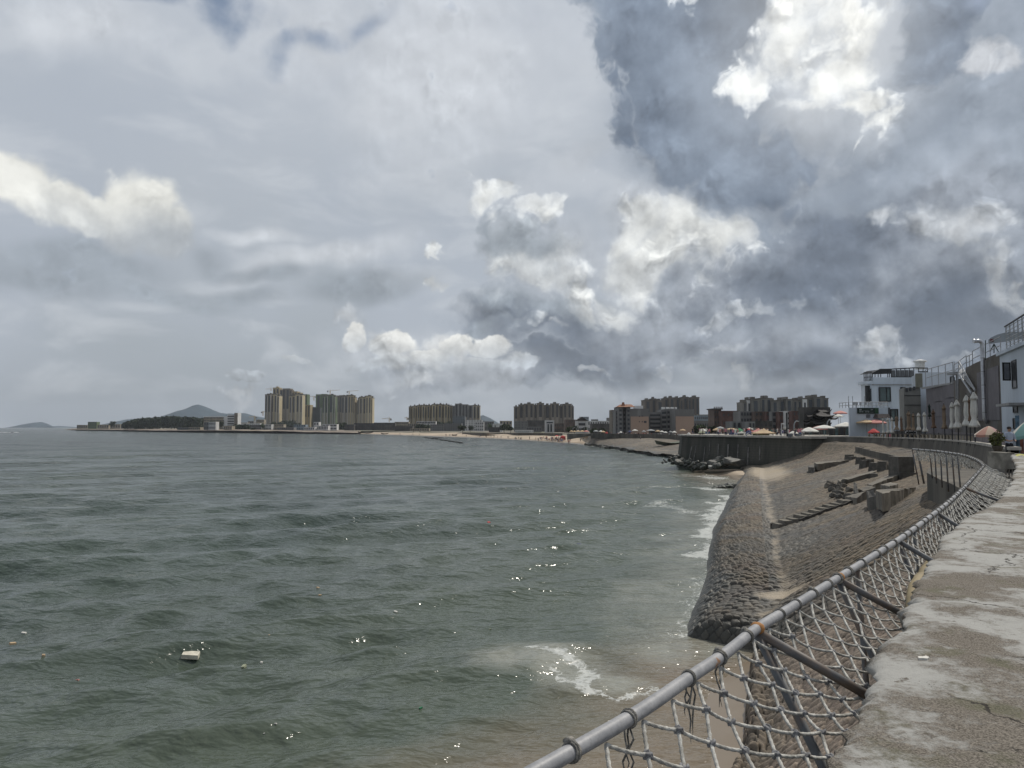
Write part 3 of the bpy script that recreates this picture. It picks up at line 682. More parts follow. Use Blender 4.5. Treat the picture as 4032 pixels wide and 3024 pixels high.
M_LEDGE = concrete_ledge_mat()
M_CONC = mat('stained concrete', (.21, .19, .165), .92, .35, .7, .5, 12, col2=(.12, .11, .09))
M_WALL = mat('old sea wall', (.105, .095, .078), .93, .35, .5, .6, 9, col2=(.07, .066, .055), streak=(1, 1, .25))
M_CAP = mat('pale wall cap', (.38, .36, .32), .9, .2, 1.0)
ZL = 7.3
epx = [(3273, 3014), (3318, 2910), (3348, 2865), (3387, 2771), (3427, 2672), (3447, 2627), (3477, 2577), (3502, 2518), (3541, 2453), (3566, 2399), (3606, 2324), (3641, 2265), (3680, 2180), (3714, 2120), (3793, 2045), (3850, 2015), (3933, 1970), (3960, 1930), (3989, 1891), (4003, 1835), (3992, 1812), (3984, 1790)]
EL = [gp(px, py, ZL)[:2] for px, py in epx]
d0 = (np.array(EL[1])-np.array(EL[0])); d0 = np.array([.515, .857])
EL = [tuple(np.array(EL[0])-d0*k_) for k_ in (5.5, 3.5, 1.7)]+EL
EL, _t = resample(EL, step=.035)
edge_s = smooth_line(EL[::30], 2); edge_s, es_t = resample(edge_s, step=.05)
tg = np.gradient(EL, axis=0); k_ = np.ones(41)/41
tg = np.stack([np.convolve(np.pad(tg[:, i], 20, mode='edge'), k_, 'valid') for i in range(2)], 1); tg /= np.linalg.norm(tg, axis=1, keepdims=True)
nrm_in = np.stack([tg[:, 1], -tg[:, 0]], 1)                         # towards the land
s_ = np.arange(len(EL))*.035
jag = (fbm(s_*1.4, s_*0, 3, 3)-.47)*.10+(np.abs(vnoise(s_*5, s_*0, 8)-.5)-.25)*.10+(vnoise(s_*17, s_*0, 9)-.5)*.035+(vnoise(s_*40, s_*0, 18)-.5)*.018
nn = len(EL)
widths = np.r_[0.0, .006, .02, .05, np.linspace(.1, 3.2, 60)]
Xg = EL[:, 0:1]+nrm_in[:, 0:1]*(widths[None]+jag[:, None]*np.exp(-widths*3)[None]); Yg = EL[:, 1:2]+nrm_in[:, 1:2]*(widths[None]+jag[:, None]*np.exp(-widths*3)[None])
Zg = ZL+(fbm(Xg*2.2, Yg*2.2, 5, 5)-.47)*.035+(fbm(Xg*14, Yg*14, 3, 7)-.47)*.010-.03*np.exp(-widths/.02)[None]
# side of the slab and the wall below it
side = []
for k2, (inn, z) in enumerate([(.0, ZL-.05), (.02, ZL-.10), (.03, ZL-.17), (.05, ZL-.24), (.12, ZL-.27), (.22, ZL-.29), (.22, ZL-.8), (.22, ZL-1.6), (.20, 4.2), (.20, 2.5)]):
    rgh = (fbm(s_*3, s_*0+k2*1.7, 4, 13)-.47)*(.12 if k2 < 6 else .02)
    side.append((EL[:, 0]+nrm_in[:, 0]*(inn+jag*(1 if k2 < 5 else .1)+rgh), EL[:, 1]+nrm_in[:, 1]*(inn+jag*(1 if k2 < 5 else .1)+rgh), z+rgh*.3))
side = side[::-1]
Xa = np.concatenate([np.stack([q[0] for q in side], 1), Xg], 1); Ya = np.concatenate([np.stack([q[1] for q in side], 1), Yg], 1); Za = np.concatenate([np.stack([q[2] for q in side], 1), Zg], 1)
ledge = gridmesh('parapet_ledge', Xa, Ya, Za, M_LEDGE)
tag(ledge, 'broad weathered concrete ledge with a broken edge along the right foreground', 'ledge')
# end block on piles
blk = empty('wall_end_block', gp(3955, 1779, 7.35), 'square concrete block on slim piles at the far end of the foreground ledge', 'concrete block')
M_BLOCK = mat('block concrete', (.25, .235, .20), .9, .3, 1.5, .5, 8, col2=(.15, .14, .115))
def at_obj(root, mb):       # shift a builder's world coordinates into its root's frame
    c0 = Vector(root.location); M = Matrix.Rotation(-root.rotation_euler[2], 3, 'Z')
    mb.v = [tuple(M @ (Vector(p)-c0)) for p in mb.v]; return mb
b1 = gp(3926, 1780, 7.35); b2 = gp(3988, 1782, 7.35)
ang = math.atan2(b2[1]-b1[1], b2[0]-b1[0])
mb = MB(); cx, cy = (b1[0]+b2[0])/2+.35, (b1[1]+b2[1])/2+.5
mb.box((cx-.28, cy-.1, 6.98), (.44, 1.3, .72), 0, .96, .96); mb.box((cx+.24, cy+.05, 6.94), (.50, 1.25, .68), .05, .97, .97)
at_obj(blk, mb).obj('block', M_BLOCK, blk)
for k2 in range(8):
    p = MB(); x = b1[0]+.05+k2*.125; p.tube([(x, cy-.62+k2*-.03, 5.0), (x+.02, cy-.62-k2*.03, 6.62)], .035, 6)
    at_obj(blk, p).obj('pile', M_CONC, blk)
# rolled yellow tarpaulin at the edge
M_ROLL = mat('ochre tarpaulin', (.25, .20, .11), .7, .2, 2.0, .3, 8)
for k2, (a, b, c3, lab) in enumerate([((3608, 2305), (3590, 2450), (3640, 2262), 'ochre tarpaulin roll tucked under the ledge edge, nearer of two'), ((3650, 2255), (3628, 2310), (3690, 2195), 'ochre tarpaulin roll tucked under the ledge edge, farther of two')]):
    P0 = np.array(gp(*b, 7.16)); P1 = np.array(gp(*a, 7.22)); P2 = np.array(gp(*c3, 7.18))
    pts = []
    for q in np.linspace(0, 1, 13):
        pp = (1-q)**2*P0+2*q*(1-q)*P1+q*q*P2; pts.append(pp)
    mb = MB(); mb.tube(pts, [.015+.055*math.sin(math.pi*min(1, max(0, q)))**.6 for q in np.linspace(.03, .97, 13)], 12, rfun=lambda i, th_: 1+.05*math.sin(5*th_+i))
    tag(mb.obj('tarpaulin_roll', M_ROLL, smooth=True), lab, 'tarpaulin', 'tarpaulin rolls at the ledge edge')
# small things on the ledge
M_SHARD = mat('white plaster flake', (.62, .60, .55), .8, .1)
mb = MB(); c0 = gp(3634, 2595, ZL+.006)
pl = [(-.03, -.01), (-.015, .012), (.005, .008), (.03, .016), (.034, 0), (.01, -.014), (-.01, -.008)]
mb.prism([(c0[0]+x, c0[1]+y*1.6) for x, y in pl], ZL+.0, ZL+.016)
tag(mb.obj('plaster_flake', M_SHARD), 'small white flake lying on the weathered ledge', 'flake')
M_LEAF = mat('yellow leaf', (.50, .48, .13), .7, .2)
mb = MB()
q = gp(4020, 1797, ZL+.03); mb.add([(q[0]+dx*.5, q[1]+dy*.5, q[2]+dz) for dx, dy, dz in [(-.3, 0, 0), (0, -.1, .06), (.3, .05, .0), (.5, .3, .07), (.2, .5, .02), (-.2, .4, .05), (0, .2, .1)]], [(0, 1, 6), (1, 2, 6), (2, 3, 6), (3, 4, 6), (4, 5, 6), (5, 0, 6)])
tag(mb.obj('paper_scrap', M_LEAF), 'crumpled yellow green scraps lying at the far end of the ledge', 'paper scrap')
# ================================================================== rope net fence
def pipe_mat():
    m = bpy.data.materials.new('grey painted pipe'); m.use_nodes = True; t = NT(m.node_tree); b = t.n['Principled BSDF']
    oc = t.new('ShaderNodeTexCoord').outputs['Object']; n = t.noise(oc, 7, 6, .65); n2 = t.noise(oc, 45, 5, .7)
    c = t.mix(t.mr(n, .3, .7), (.22, .225, .235), (.34, .34, .345)); c = t.mix(t.m('MULTIPLY', t.mr(n2, .45, .7), .5), c, (.16, .16, .165))
    c = t.mix(t.mr(t.noise(t.v('ADD', oc, (3, 1, 1)), 3.1, 6, .7), .66, .72), c, (.26, .12, .04))
    d = t.v('DISTANCE', oc, (*gp(2310, 2935, 7.45)[:2], 7.45)); redm = t.m('MULTIPLY', t.mr(d, .10, .03), t.mr(t.noise(oc, 60, 3, .6), .45, .6))
    c = t.mix(redm, c, (.55, .09, .10))
    t.lk(c, b.inputs['Base Color']); b.inputs['Roughness'].default_value = .48; b.inputs['Metallic'].default_value = .0
    bn = t.new('ShaderNodeBump'); bn.inputs['Strength'].default_value = .25; bn.inputs['Distance'].default_value = .004; t.lk(n2, bn.inputs['Height']); t.lk(bn.outputs[0], b.inputs['Normal'])
    return m
M_PIPE = pipe_mat(); M_POST = mat('dull post paint', (.10, .105, .11), .6, .3, 5, col2=(.15, .11, .08))
M_ROPE = mat('weathered rope', (.50, .49, .45), .95, .28, 30, .4, 160, col2=(.32, .31, .28)); M_KNOT = mat('rope knot', (.20, .20, .205), .95, .35, 40)
M_WRAP = mat('grey lashing', (.17, .165, .15), .95, .5, 60, .5, 200, col2=(.34, .32, .28))
M_RUST = mat('rust', (.36, .17, .055), .85, .4, 20)
ZR = 7.45
rpx = [(2100, 3044), (2163, 3009), (2515, 2809), (2723, 2661), (2853, 2578), (2973, 2477), (3075, 2417), (3151, 2370), (3317, 2265), (3401, 2213), (3467, 2171), (3527, 2134), (3593, 2087), (3653, 2041), (3728, 1985), (3793, 1924), (3840, 1873), (3873, 1835)]
rp = np.array([gp(*q, ZR)[:2] for q in rpx])
rp = np.concatenate([[rp[0]-(rp[2]-rp[0])*1.6], rp]); 
rail, rt = resample(smooth_line(rp, 2), step=.06)
far_px = [(3873, 1835), (3862, 1822), (3845, 1812), (3812, 1798), (3775, 1789), (3691, 1777), (3595, 1769)]
farr, ft = resample([gp(*q, ZR)[:2] for q in far_px], step=.3)
fence = empty('net_fence', (rail[0][0], rail[0][1], ZL), 'grey pipe fence with knotted rope netting along the broken ledge', 'net fence')
farf = empty('net_fence', (farr[-1][0], farr[-1][1], 6.2), 'far leg of the pipe fence on slim posts out over the slope', 'net fence')
fx, fy = Vector(fence.location), Vector(farf.location)
def loc(root, mb): return at_obj(root, mb)
mb = MB(); mb.tube([(*p, ZR) for p in rail], .0265, 16); loc(fence, mb).obj('top_rail', M_PIPE, fence, True)
mb = MB(); mb.tube([(*p, ZR+.01) for p in farr], .032, 8); loc(farf, mb).obj('top_rail', M_PIPE, farf, True)
def rail_at(s): return np.array([np.interp(s, rt, rail[:, 0]), np.interp(s, rt, rail[:, 1])])
_ex, _ey = edge_s[:, 0], edge_s[:, 1]
def edge_for(p):
    i = int(np.argmin((_ex-p[0])**2+(_ey-p[1])**2)); return edge_s[i]
SL = rt[-1]
def s_near(px, py):
    q = gp(px, py, ZR); return rt[int(np.argmin((rail[:, 0]-q[0])**2+(rail[:, 1]-q[1])**2))]
S0 = s_near(2163, 3009)-1.0
cell = .262
nrows = 7
def rope(mb, a, b, r, sag=.0, near=True, seedv=0):
    a, b = Vector(a), Vector(b); L = (b-a).length
    if near:
        k = max(6, int(L/.0045)); tw = 2*math.pi/.034
        pts = [a.lerp(b, i/k)+Vector((0, 0, -sag*math.sin(math.pi*i/k))) for i in range(k+1)]
        mb.tube(pts, r, 8, False, rfun=lambda i, th_: 1+.17*math.cos(3*(th_)-tw*L*i/k+seedv))
    else:
        pts = [a.lerp(b, i/3)+Vector((0, 0, -sag*math.sin(math.pi*i/3))) for i in range(4)]
        mb.tube(pts, r, 5, False)
def node_pos(i, s):
    s2 = s; p = rail_at(s2); e = edge_for(p)
    t = i/nrows
    q = p*(1-t)+e*t
    inn = (e-p)/max(1e-6, np.linalg.norm(e-p))
    z = (ZR-.03)*(1-t)+(ZL-.20)*t-.05*math.sin(math.pi*min(1, t*1.05))
    jx = (vnoise(np.array(s*5.3+i*3.1), np.array(i*1.7), 3)-.5)*.035; jy = (vnoise(np.array(s*4.1+i*2.2), np.array(i*2.9), 7)-.5)*.035
    if i == 0: q = p-inn*(-.01); z = ZR-.035
    if i == nrows: q = e+inn*.10
    if 0 < i < nrows: q = q+np.array([jx, jy]); z += jx*.6
    return (float(q[0]), float(q[1]), float(z))
net = MB(); knots = net; netf = MB()
nj = int((SL-S0)/cell)
NP = {}
for j in range(nj+1):
    for i in range(nrows+1):
        s = S0+(j+.5*(i % 2))*cell
        if s < SL: NP[(i, j)] = node_pos(i, s)
for (i, j), p in NP.items():
    dist = math.hypot(p[0], p[1]); near = dist < 4.6; r = .0074
    tgt = [(i+1, j), (i+1, j+1)] if i % 2 else [(i+1, j), (i+1, j-1)]
    for q in tgt:
        if q in NP: rope(net, p, NP[q], r if near else r*1.05, .006, near, i+j)
    if dist < 9 and 0 < i < nrows:
        net.cur = 1; knots.ball(p, .0145 if near else .013, 7, 5, (1.1, .9, .8), .35)
        if near:
            for z in (-.35, .35):
                a2 = z+i; knots.tube([(p[0]+.014*math.cos(a2+u_), p[1]+.014*math.sin(a2+u_), p[2]+.012*math.sin(2*u_)) for u_ in np.linspace(0, 6.28, 10)], .0058, 5, False)
    elif 0 < i < nrows: net.cur = 1; knots.ball(p, .013, 5, 3)
    net.cur = 0
loc(fence, net).obj('rope_net', M_ROPE, fence, True, mats=[M_ROPE, M_KNOT])
# lashings round the rail
def wrap(root, c, tdir, turns, R0, rr_, name='lashing', tails=0, m=None, seedv=0):
    mb = MB(); rnd_ = random.Random(seedv); t = Vector((*tdir, 0)).normalized(); u = Vector((0, 0, 1)); v = t.cross(u)
    c = Vector(c)
    for k in range(turns):
        sk = (rnd_.random()-.5)*.5; off = (k-(turns-1)/2)*rr_*2.1
        pts = [c+t*(off+sk*R0*math.cos(a))+(u*math.cos(a)+v*math.sin(a))*(R0+rr_*.8+(k % 2)*rr_*.6) for a in np.linspace(0, 2*math.pi, 17)[:-1]]
        mb.tube(pts, rr_, 6, False, closed=True)
    if turns > 2: mb.ball(c+u*(R0+rr_)+t*.004-v*.01, .017, 6, 5, (1.2, 1, .8), .4)
    for k in range(tails):
        x = c+v*R0*(.3 if k % 2 else -.3)+t*(k*.012-.01); pts = [x+Vector(((rnd_.random()-.5)*.02, (rnd_.random()-.5)*.02, -R0-L_)) for L_ in np.linspace(0, .12+rnd_.random()*.12, 6)]
        mb.tube(pts, [.0045]*4+[.003, .001], 4)
    return loc(root, mb).obj(name, m or M_WRAP, root, True)
wpx = [(2233, 2967, 5, 0), (2492, 2823, 2, 3), (2708, 2672, 2, 4), (2840, 2585, 5, 2), (2948, 2500, 6, 0), (3062, 2424, 2, 4), (3138, 2378, 2, 1), (3200, 2338, 4, 0), (3262, 2300, 2, 1)]
for q, (px, py, tn, tl) in enumerate(wpx):
    s = s_near(px, py); p = rail_at(s); p2 = rail_at(s+.1); wrap(fence, (*p, ZR), (p2-p), (tn if tn < 3 else 3), .0265, .0040 if tn < 3 else .0046, 'lashing', tl, seedv=q)
s = s_near(3262, 2300)+.25; q = 0
while s < SL and q < 60:
    p = rail_at(s); p2 = rail_at(s+.1); wrap(fence, (*p, ZR), (p2-p), 2, .027, .0055, 'lashing', 0, seedv=20+q); s += .30+.12*(q % 3); q += 1
# struts and props
for q, (px, py) in enumerate([(2163-500, 3280), (2985, 2474), (3308, 2272), (3540, 2124), (3690, 2013), (3800, 1917)]):
    s = s_near(px, py) if q else max(.2, s_near(2163, 3009)-1.3); p = rail_at(s); e = edge_for(p); ev = (e-p); e2 = e+ev/np.linalg.norm(ev)*.22
    fwd = (rail_at(s-.1)-rail_at(s)); fwd /= np.linalg.norm(fwd)
    off = fwd*.0
    if q == 1: e2 = np.array(gp(3432, 2700, 7.2)[:2])
    if q == 2: e2 = np.array(gp(3585, 2402, 7.2)[:2])
    mb = MB(); mb.tube([(*p, ZR-.02), (*e2, ZL-.16)], .024, 12); loc(fence, mb).obj('strut', M_POST if q != 2 else M_POST, fence, True)
    mb = MB(); mb.tube([(*(p), ZR-.03), (*(e+ev/np.linalg.norm(ev)*.2), ZL-1.35)], .024, 12); loc(fence, mb).obj('prop', M_POST, fence, True)
    if q in (1, 2):
        mb = MB(); mb.ball((*p, ZR), .037, 10, 6, (1, 1, .9), .12); loc(fence, mb).obj('rusty_joint', M_RUST, fence, True)
for q, (px, py) in enumerate([(3397, 2230), (3600, 2083), (3735, 1978), (3830, 1885)]):
    s = s_near(px, py); p = rail_at(s); e = edge_for(p); ev = (e-p)/np.linalg.norm(e-p)
    mb = MB(); mb.tube([(*p, ZR-.03), (*(p+ev*.10), ZL-1.9)], .021, 10); loc(fence, mb).obj('prop', M_POST, fence, True)
# far leg: slim posts and bunched net
for q, (tx, ty, bx, by) in enumerate([(3592, 1769, 3617, 1865), (3612, 1770, 3637, 1861), (3660, 1774, 3670, 1838), (3681, 1776, 3686, 1857), (3703, 1778, 3708, 1872), (3725, 1782, 3733, 1887), (3748, 1785, 3760, 1906), (3770, 1788, 3784, 1922)]):
    a = gp(tx, ty, ZR); b = at(bx, by, a[1]-.1); mb = MB(); mb.tube([a, (b[0], b[1], b[2]-.5)], .03 if q != 1 else .045, 8); loc(farf, mb).obj('post', M_POST, farf, True)
mb = MB(); fl_ = ft[-1]; st_ = .16
def far_at(s): return np.array([np.interp(s, ft, farr[:, 0]), np.interp(s, ft, farr[:, 1])])
ds_ = {}
tdv = (farr[-1]-farr[0]); tdv /= np.linalg.norm(tdv); nv_ = np.array([-tdv[1], tdv[0]]); nv_ = nv_ if nv_[0] > 0 else -nv_
for j in range(int(fl_/st_)):
    for i in range(6):
        s = (j+.5*(i % 2))*st_; p = far_at(s); w_ = max(.12, 1-s/fl_*1.15); ds_[(i, j)] = (p[0]+nv_[0]*i*.16*w_+(random.random()-.5)*.05, p[1]+nv_[1]*i*.16*w_+(random.random()-.5)*.05, ZR-.03-i*.075*(1+.5*random.random())-.05*math.sin(s*2))
for (i, j), p in ds_.items():
    for q2 in ([(i+1, j), (i+1, j+1)] if i % 2 else [(i+1, j), (i+1, j-1)]):
        if q2 in ds_: rope(mb, p, ds_[q2], .012, .01, False)
loc(farf, mb).obj('rope_net', M_ROPE, farf)
for q in range(22):
    s = .3+q*fl_/22.5; p = far_at(s); p2 = far_at(min(fl_, s+.2)); 
    if s < fl_-.3: wrap(farf, (*p, ZR), p2-p, 2, .032, .012, 'lashing', 0, seedv=70+q)
# ================================================================== lookout retaining wall under the far fence
lw = [gp(3649, 1861, 6.2), gp(3700, 1887, 6.2), gp(3747, 1905, 6.2), gp(3800, 1935, 6.2)]
poly = [p[:2] for p in lw]+[(22.6, 30.5), (24.6, 36), (26, 41), (23.5, 43.5)]
mb = MB(); mb.prism(poly, 2.6, 6.2)
cap = MB(); 
lo = mb.obj('retaining_wall', M_WALL); tag(lo, 'low curved retaining wall with broken top carrying the far fence posts', 'retaining wall')
# ================================================================== sea wall beyond the ledge
SW = [(24.8, 38.3), (27, 43), (31, 50.5), (38, 64.5), (44.3, 79.5), (48.6, 92), (52.4, 110), (53.2, 120), (50, 126.5), (47.5, 126.5)]
SW, _ = resample(smooth_line(SW, 2), step=1.0)
def wallstrip(line, z0, z1, th_, m, name, lab, batter=0.0, capm=None, ztop2=None, capw=.12, rough=.0):
    line = np.array(line); t_ = np.gradient(line, axis=0); t_ /= np.linalg.norm(t_, axis=1, keepdims=True); nn_ = np.stack([t_[:, 1], -t_[:, 0]], 1)
    k = len(line); zt = np.full(k, z1) if ztop2 is None else np.linspace(z1, ztop2, k)
    vs = []; 
    for i in range(k):
        o = line[i]; 
        for (off, z) in ((-batter, z0), (0, zt[i]), (th_, zt[i]), (th_, z0)):
            q = o+nn_[i]*off; vs.append((q[0], q[1], z))
    fs = [(i*4+a, (i+1)*4+a, (i+1)*4+(a+1) % 4, i*4+(a+1) % 4) for i in range(k-1) for a in range(3)]
    mb = MB(); mb.add(vs, fs)
    root = empty(name, (*line[0], z0), lab, 'wall'); loc(root, mb).obj('wall_face', m, root)
    if capm:
        vs = []
        for i in range(k):
            for (off, z) in ((-capw, zt[i]+.003), (-capw, zt[i]+.16), (th_+.1, zt[i]+.16), (th_+.1, zt[i]+.003)):
                q = line[i]+nn_[i]*off; vs.append((q[0], q[1], z))
        mb = MB(); mb.add(vs, [(i*4+a, (i+1)*4+a, (i+1)*4+(a+1) % 4, i*4+(a+1) % 4) for i in range(k-1) for a in range(4)]+[(0, 1, 2, 3), tuple((k-1)*4+a for a in (3, 2, 1, 0))])
        loc(root, mb).obj('coping', capm, root)
    return root
wallstrip(SW, 4.6, 7.32, .35, M_WALL, 'sea_wall', 'long curving sea wall with pale top, behind the row of closed parasols', .5, M_CAP, 6.75, .06)
# ================================================================== bastion
BZ = 6.52
bp = [(48.4, 124.6), (41.2, 141.5), (34.9, 157.5), (35.6, 163), (60, 178), (66, 126)]
bas = empty('bastion', (48, 125, 0), 'dark battered stone bastion with pale coping jutting into the sea', 'bastion')
def bastion_mat():
    m = bpy.data.materials.new('bastion masonry'); m.use_nodes = True; t = NT(m.node_tree); b = t.n['Principled BSDF']
    oc = t.new('ShaderNodeTexCoord').outputs['Object']; n = t.noise(t.v('MULTIPLY', oc, (1, 1, .15)), .6, 6, .65); n2 = t.noise(oc, 3, 6, .7)
    c = t.mix(t.mr(n, .35, .65), (.032, .032, .026), (.085, .080, .066)); c = t.mix(t.m('MULTIPLY', t.mr(n2, .4, .7), .5), c, (.05, .055, .035))
    sep = t.new('ShaderNodeSeparateXYZ'); t.lk(oc, sep.inputs[0]); c = t.mix(t.mr(sep.outputs[2], 3.2, .6), c, (.014, .020, .012))
    br = t.new('ShaderNodeTexBrick'); t.lk(t.v('MULTIPLY', oc, (1, 1, 1)), br.inputs['Vector'])
    rotn = t.new('ShaderNodeCombineXYZ'); t.lk(t.m('ADD', sep.outputs[0], t.m('MULTIPLY', sep.outputs[1], -1.0)), rotn.inputs[0]); t.lk(sep.outputs[2], rotn.inputs[1]); t.lk(rotn.outputs[0], br.inputs['Vector'])
    br.inputs['Scale'].default_value = 1.0; br.inputs['Brick Width'].default_value = 1.3; br.inputs['Row Height'].default_value = .45; br.inputs['Mortar Size'].default_value = .03
    c = t.mix(t.m('MULTIPLY', br.outputs['Fac'], .5), c, (.02, .02, .018))
    t.lk(c, b.inputs['Base Color']); b.inputs['Roughness'].default_value = .85
    return m
M_BAS = bastion_mat()
cpt = np.mean(np.array(bp), 0)
def poly_off(poly, d):
    out = []
    n_ = len(poly)
    for i in range(n_):
        p0, p1, p2 = np.array(poly[i-1]), np.array(poly[i]), np.array(poly[(i+1) % n_])
        a = (p1-p0)/np.linalg.norm(p1-p0); b = (p2-p1)/np.linalg.norm(p2-p1); na = np.array([-a[1], a[0]]); nb = np.array([-b[1], b[0]]); q = na+nb; q /= max(.3, np.dot(q, na))
        out.append(tuple(p1+q*d))
    return out
bot = poly_off(bp, 1.0)
if np.linalg.norm(np.array(bot[2])-cpt) < np.linalg.norm(np.array(bp[2])-cpt): bot = poly_off(bp, -1.0)
mb = MB(); n_ = len(bp); mb.add([(*p, -1.5) for p in bot]+[(*p, BZ) for p in bp], [(i, n_+i, n_+(i+1) % n_, (i+1) % n_) for i in range(n_)]+[tuple(range(n_, 2*n_))])
mb.v = [(x-48, y-125, z) for x, y, z in mb.v]; mb.obj('masonry', M_BAS, bas)
cpo = poly_off(bp, .35)
if np.linalg.norm(np.array(cpo[2])-cpt) < np.linalg.norm(np.array(bp[2])-cpt): cpo = poly_off(bp, -.35)
mb = MB(); mb.prism(cpo, BZ+.003, BZ+.34); mb.v = [(x-48, y-125, z) for x, y, z in mb.v]; mb.obj('coping', M_CAP, bas)
M_STAIN = mat('lime streak', (.17, .16, .15), .9, .4, 2.0)
M_JOINT = mat('wall joint', (.02, .02, .018), .9)
A_, B_ = np.array(bp[0]), np.array(bp[2]); Ab, Bb = np.array(bot[0]), np.array(bot[2])
def on_face(px, z):     # point of the bastion's front face at picture column px, height z
    k = (z+1.5)/(BZ+1.5); a, b = Ab*(1-k)+A_*k, Bb*(1-k)+B_*k; m_ = np.array(bot[1])*(1-k)+np.array(bp[1])*k
    r = (px-2016)/3024
    for p, q in ((a, m_), (m_, b)):
        d = q-p; den = d[0]-r*d[1]
        t = (r*p[1]-p[0])/den
        if -.02 <= t <= 1.02: return p+d*t
    return b
for (px, px2, z1, z2, wd) in [(2723, 2707, 4.6, .9, .28), (2740, 2726, 4.8, 1.0, .35), (2775, 2764, 4.6, .7, .25), (2828, 2822, 5.2, 1.0, .4), (2866, 2860, 5.2, 1.0, .35), (2905, 2900, 5.2, 1.4, .35), (2945, 2940, 4.8, 1.6, .4), (2795, 2790, 5.5, 3, .2), (2990, 2988, 5.0, 2.6, .3)]:
    a, b = on_face(px, z1), on_face(px2, z2); f = (A_-B_)/np.linalg.norm(A_-B_); out = np.array([-f[1], f[0]]); out = out if out[0] < 0 else -out
    mb = MB(); pts = []
    for q in np.linspace(0, 1, 7):
        c3 = a*(1-q)+b*q+out*.02; z = z1*(1-q)+z2*q; h_ = wd/2*(.5+.6*random.random()); pts.append((c3, z, h_))
    vs = []
    for c3, z, h_ in pts: vs += [(c3[0]-f[0]*h_-48, c3[1]-f[1]*h_-125, z), (c3[0]+f[0]*h_-48, c3[1]+f[1]*h_-125, z), (c3[0]+f[0]*h_+out[0]*.05-48, c3[1]+f[1]*h_+out[1]*.05-125, z), (c3[0]-f[0]*h_+out[0]*.05-48, c3[1]-f[1]*h_+out[1]*.05-125, z)]
    mb.add(vs, [(i*4+a_, (i+1)*4+a_, (i+1)*4+(a_+1) % 4, i*4+(a_+1) % 4) for i in range(6) for a_ in range(4)]); mb.obj('lime_streak', M_STAIN, bas)
# ================================================================== riprap boulders round the bastion foot
def boulder(seedv, sx=1, sy=1, sz=1):
    r_ = random.Random(seedv); mb = MB(); mb.box((0, 0, 0), (2, 2, 2))
    bm_v = []
    dirs = [Vector((r_.gauss(0, 1), r_.gauss(0, 1), r_.gauss(0, 1))).normalized() for _ in range(9)]+[Vector((1, 0, 0)), Vector((-1, 0, 0)), Vector((0, 1, 0)), Vector((0, -1, 0)), Vector((0, 0, 1)), Vector((0, 0, -1))]
    hs = [r_.uniform(.62, .95) for _ in dirs]
    o = MB(); o.ball((0, 0, 0), 1.0, 14, 10)
    vs = []
    for v in o.v:
        v = Vector(v); d = v.normalized(); t = min([1.3]+[h_/max(1e-3, d.dot(n3)) for h_, n3 in zip(hs, dirs) if d.dot(n3) > .05]); q = d*t
        vs.append((q.x*sx, q.y*sy, q.z*sz))
    o.v = vs; return o
M_ROCK = mat('wet dark rock', (.042, .043, .036), .55, .45, 2.0, .6, 10, col2=(.03, .042, .025))
M_ROCK2 = mat('pale rock', (.24, .25, .23), .7, .25, 2.0, .5, 10)
M_ROCK3 = mat('grey rock', (.085, .085, .076), .65, .35, 2.0, .6, 10)
bl = [(2622, 1818, .9), (2637, 1812, 1.0), (2650, 1822, 1.2), (2640, 1803, .9), (2660, 1806, 1.3), (2672, 1797, 1.2), (2655, 1795, .9), (2668, 1820, 1.8), (2686, 1812, 1.3), (2682, 1826, 1.5), (2700, 1832, 1.2), (2712, 1824, 1.6), (2720, 1838, 1.4), (2735, 1842, 1.6), (2732, 1830, 1.4), (2750, 1842, 1.5), (2757, 1833, 1.5), (2772, 1842, 1.5), (2785, 1836, 1.5), (2769, 1828, 1.6), (2800, 1840, 1.3),
      (2790, 1826, 1.7), (2803, 1830, 2.2), (2820, 1836, 1.7), (2815, 1820, 1.7), (2838, 1834, 1.6), (2832, 1822, 1.6), (2830, 1810, 1.7), (2850, 1828, 1.7), (2855, 1815, 1.6), (2868, 1822, 1.5), (2848, 1803, 1.3), (2700, 1818, 1.4), (2745, 1822, 1.4), (2875, 1810, 1.6), (2722, 1814, 1.3), (2608, 1822, .6), (2615, 1810, .7)]
pool = []
for q, (px, py, sz) in enumerate(bl):
    Yr = on_face(max(px, 2699), 0)[1]-1.6-(py-1798)/45*6.5; c0 = at(px, py, Yr); c0 = (c0[0], c0[1], max(-.1, c0[2])); special = None
    if q == 20: special = (2803, 1840)
    o = boulder(100+q, sz*.52*random.uniform(.8, 1.25), sz*.5, sz*.42*random.uniform(.7, 1.1)).obj('boulder', M_ROCK2 if q == 20 else (M_ROCK3 if q in (7, 22, 27) else M_ROCK))
    o.location = c0; o.rotation_euler = (random.uniform(-.5, .5), random.uniform(-.5, .5), random.uniform(0, 3))
    lab = 'dark wet boulder '+('at the seaward tip' if px < 2662 else 'below the seaward corner' if px < 2712 else 'left of the middle' if px < 2765 else 'right of the middle' if px < 2812 else 'at the landward end')+(', low by the water,' if py > 1825 else ', high against the wall,' if py < 1812 else '')+ ' of the bastion heap'
    if q == 20: lab = 'pale boulder, the only light one in the heap below the bastion'
    elif q == 7: lab = 'long tilted grey slab boulder at the seaward corner of the bastion'
    elif q in (22, 27): lab = 'grey boulder larger than its neighbours in the middle of the heap below the bastion'
    tag(o, lab, 'boulder', 'boulders piled round the bastion foot')
o = boulder(300, 2.3, 1.5, .8).obj('boulder', M_ROCK3); o.location = (lambda q: (q[0], q[1], q[2]))(at(2885, 1818, on_face(2885, 0)[1]-4.5)); o.rotation_euler = (.1, .1, .5)
tag(o, 'largest boulder, a broad flat topped one where the heap meets the laid stone slope', 'boulder', 'boulders piled round the bastion foot')
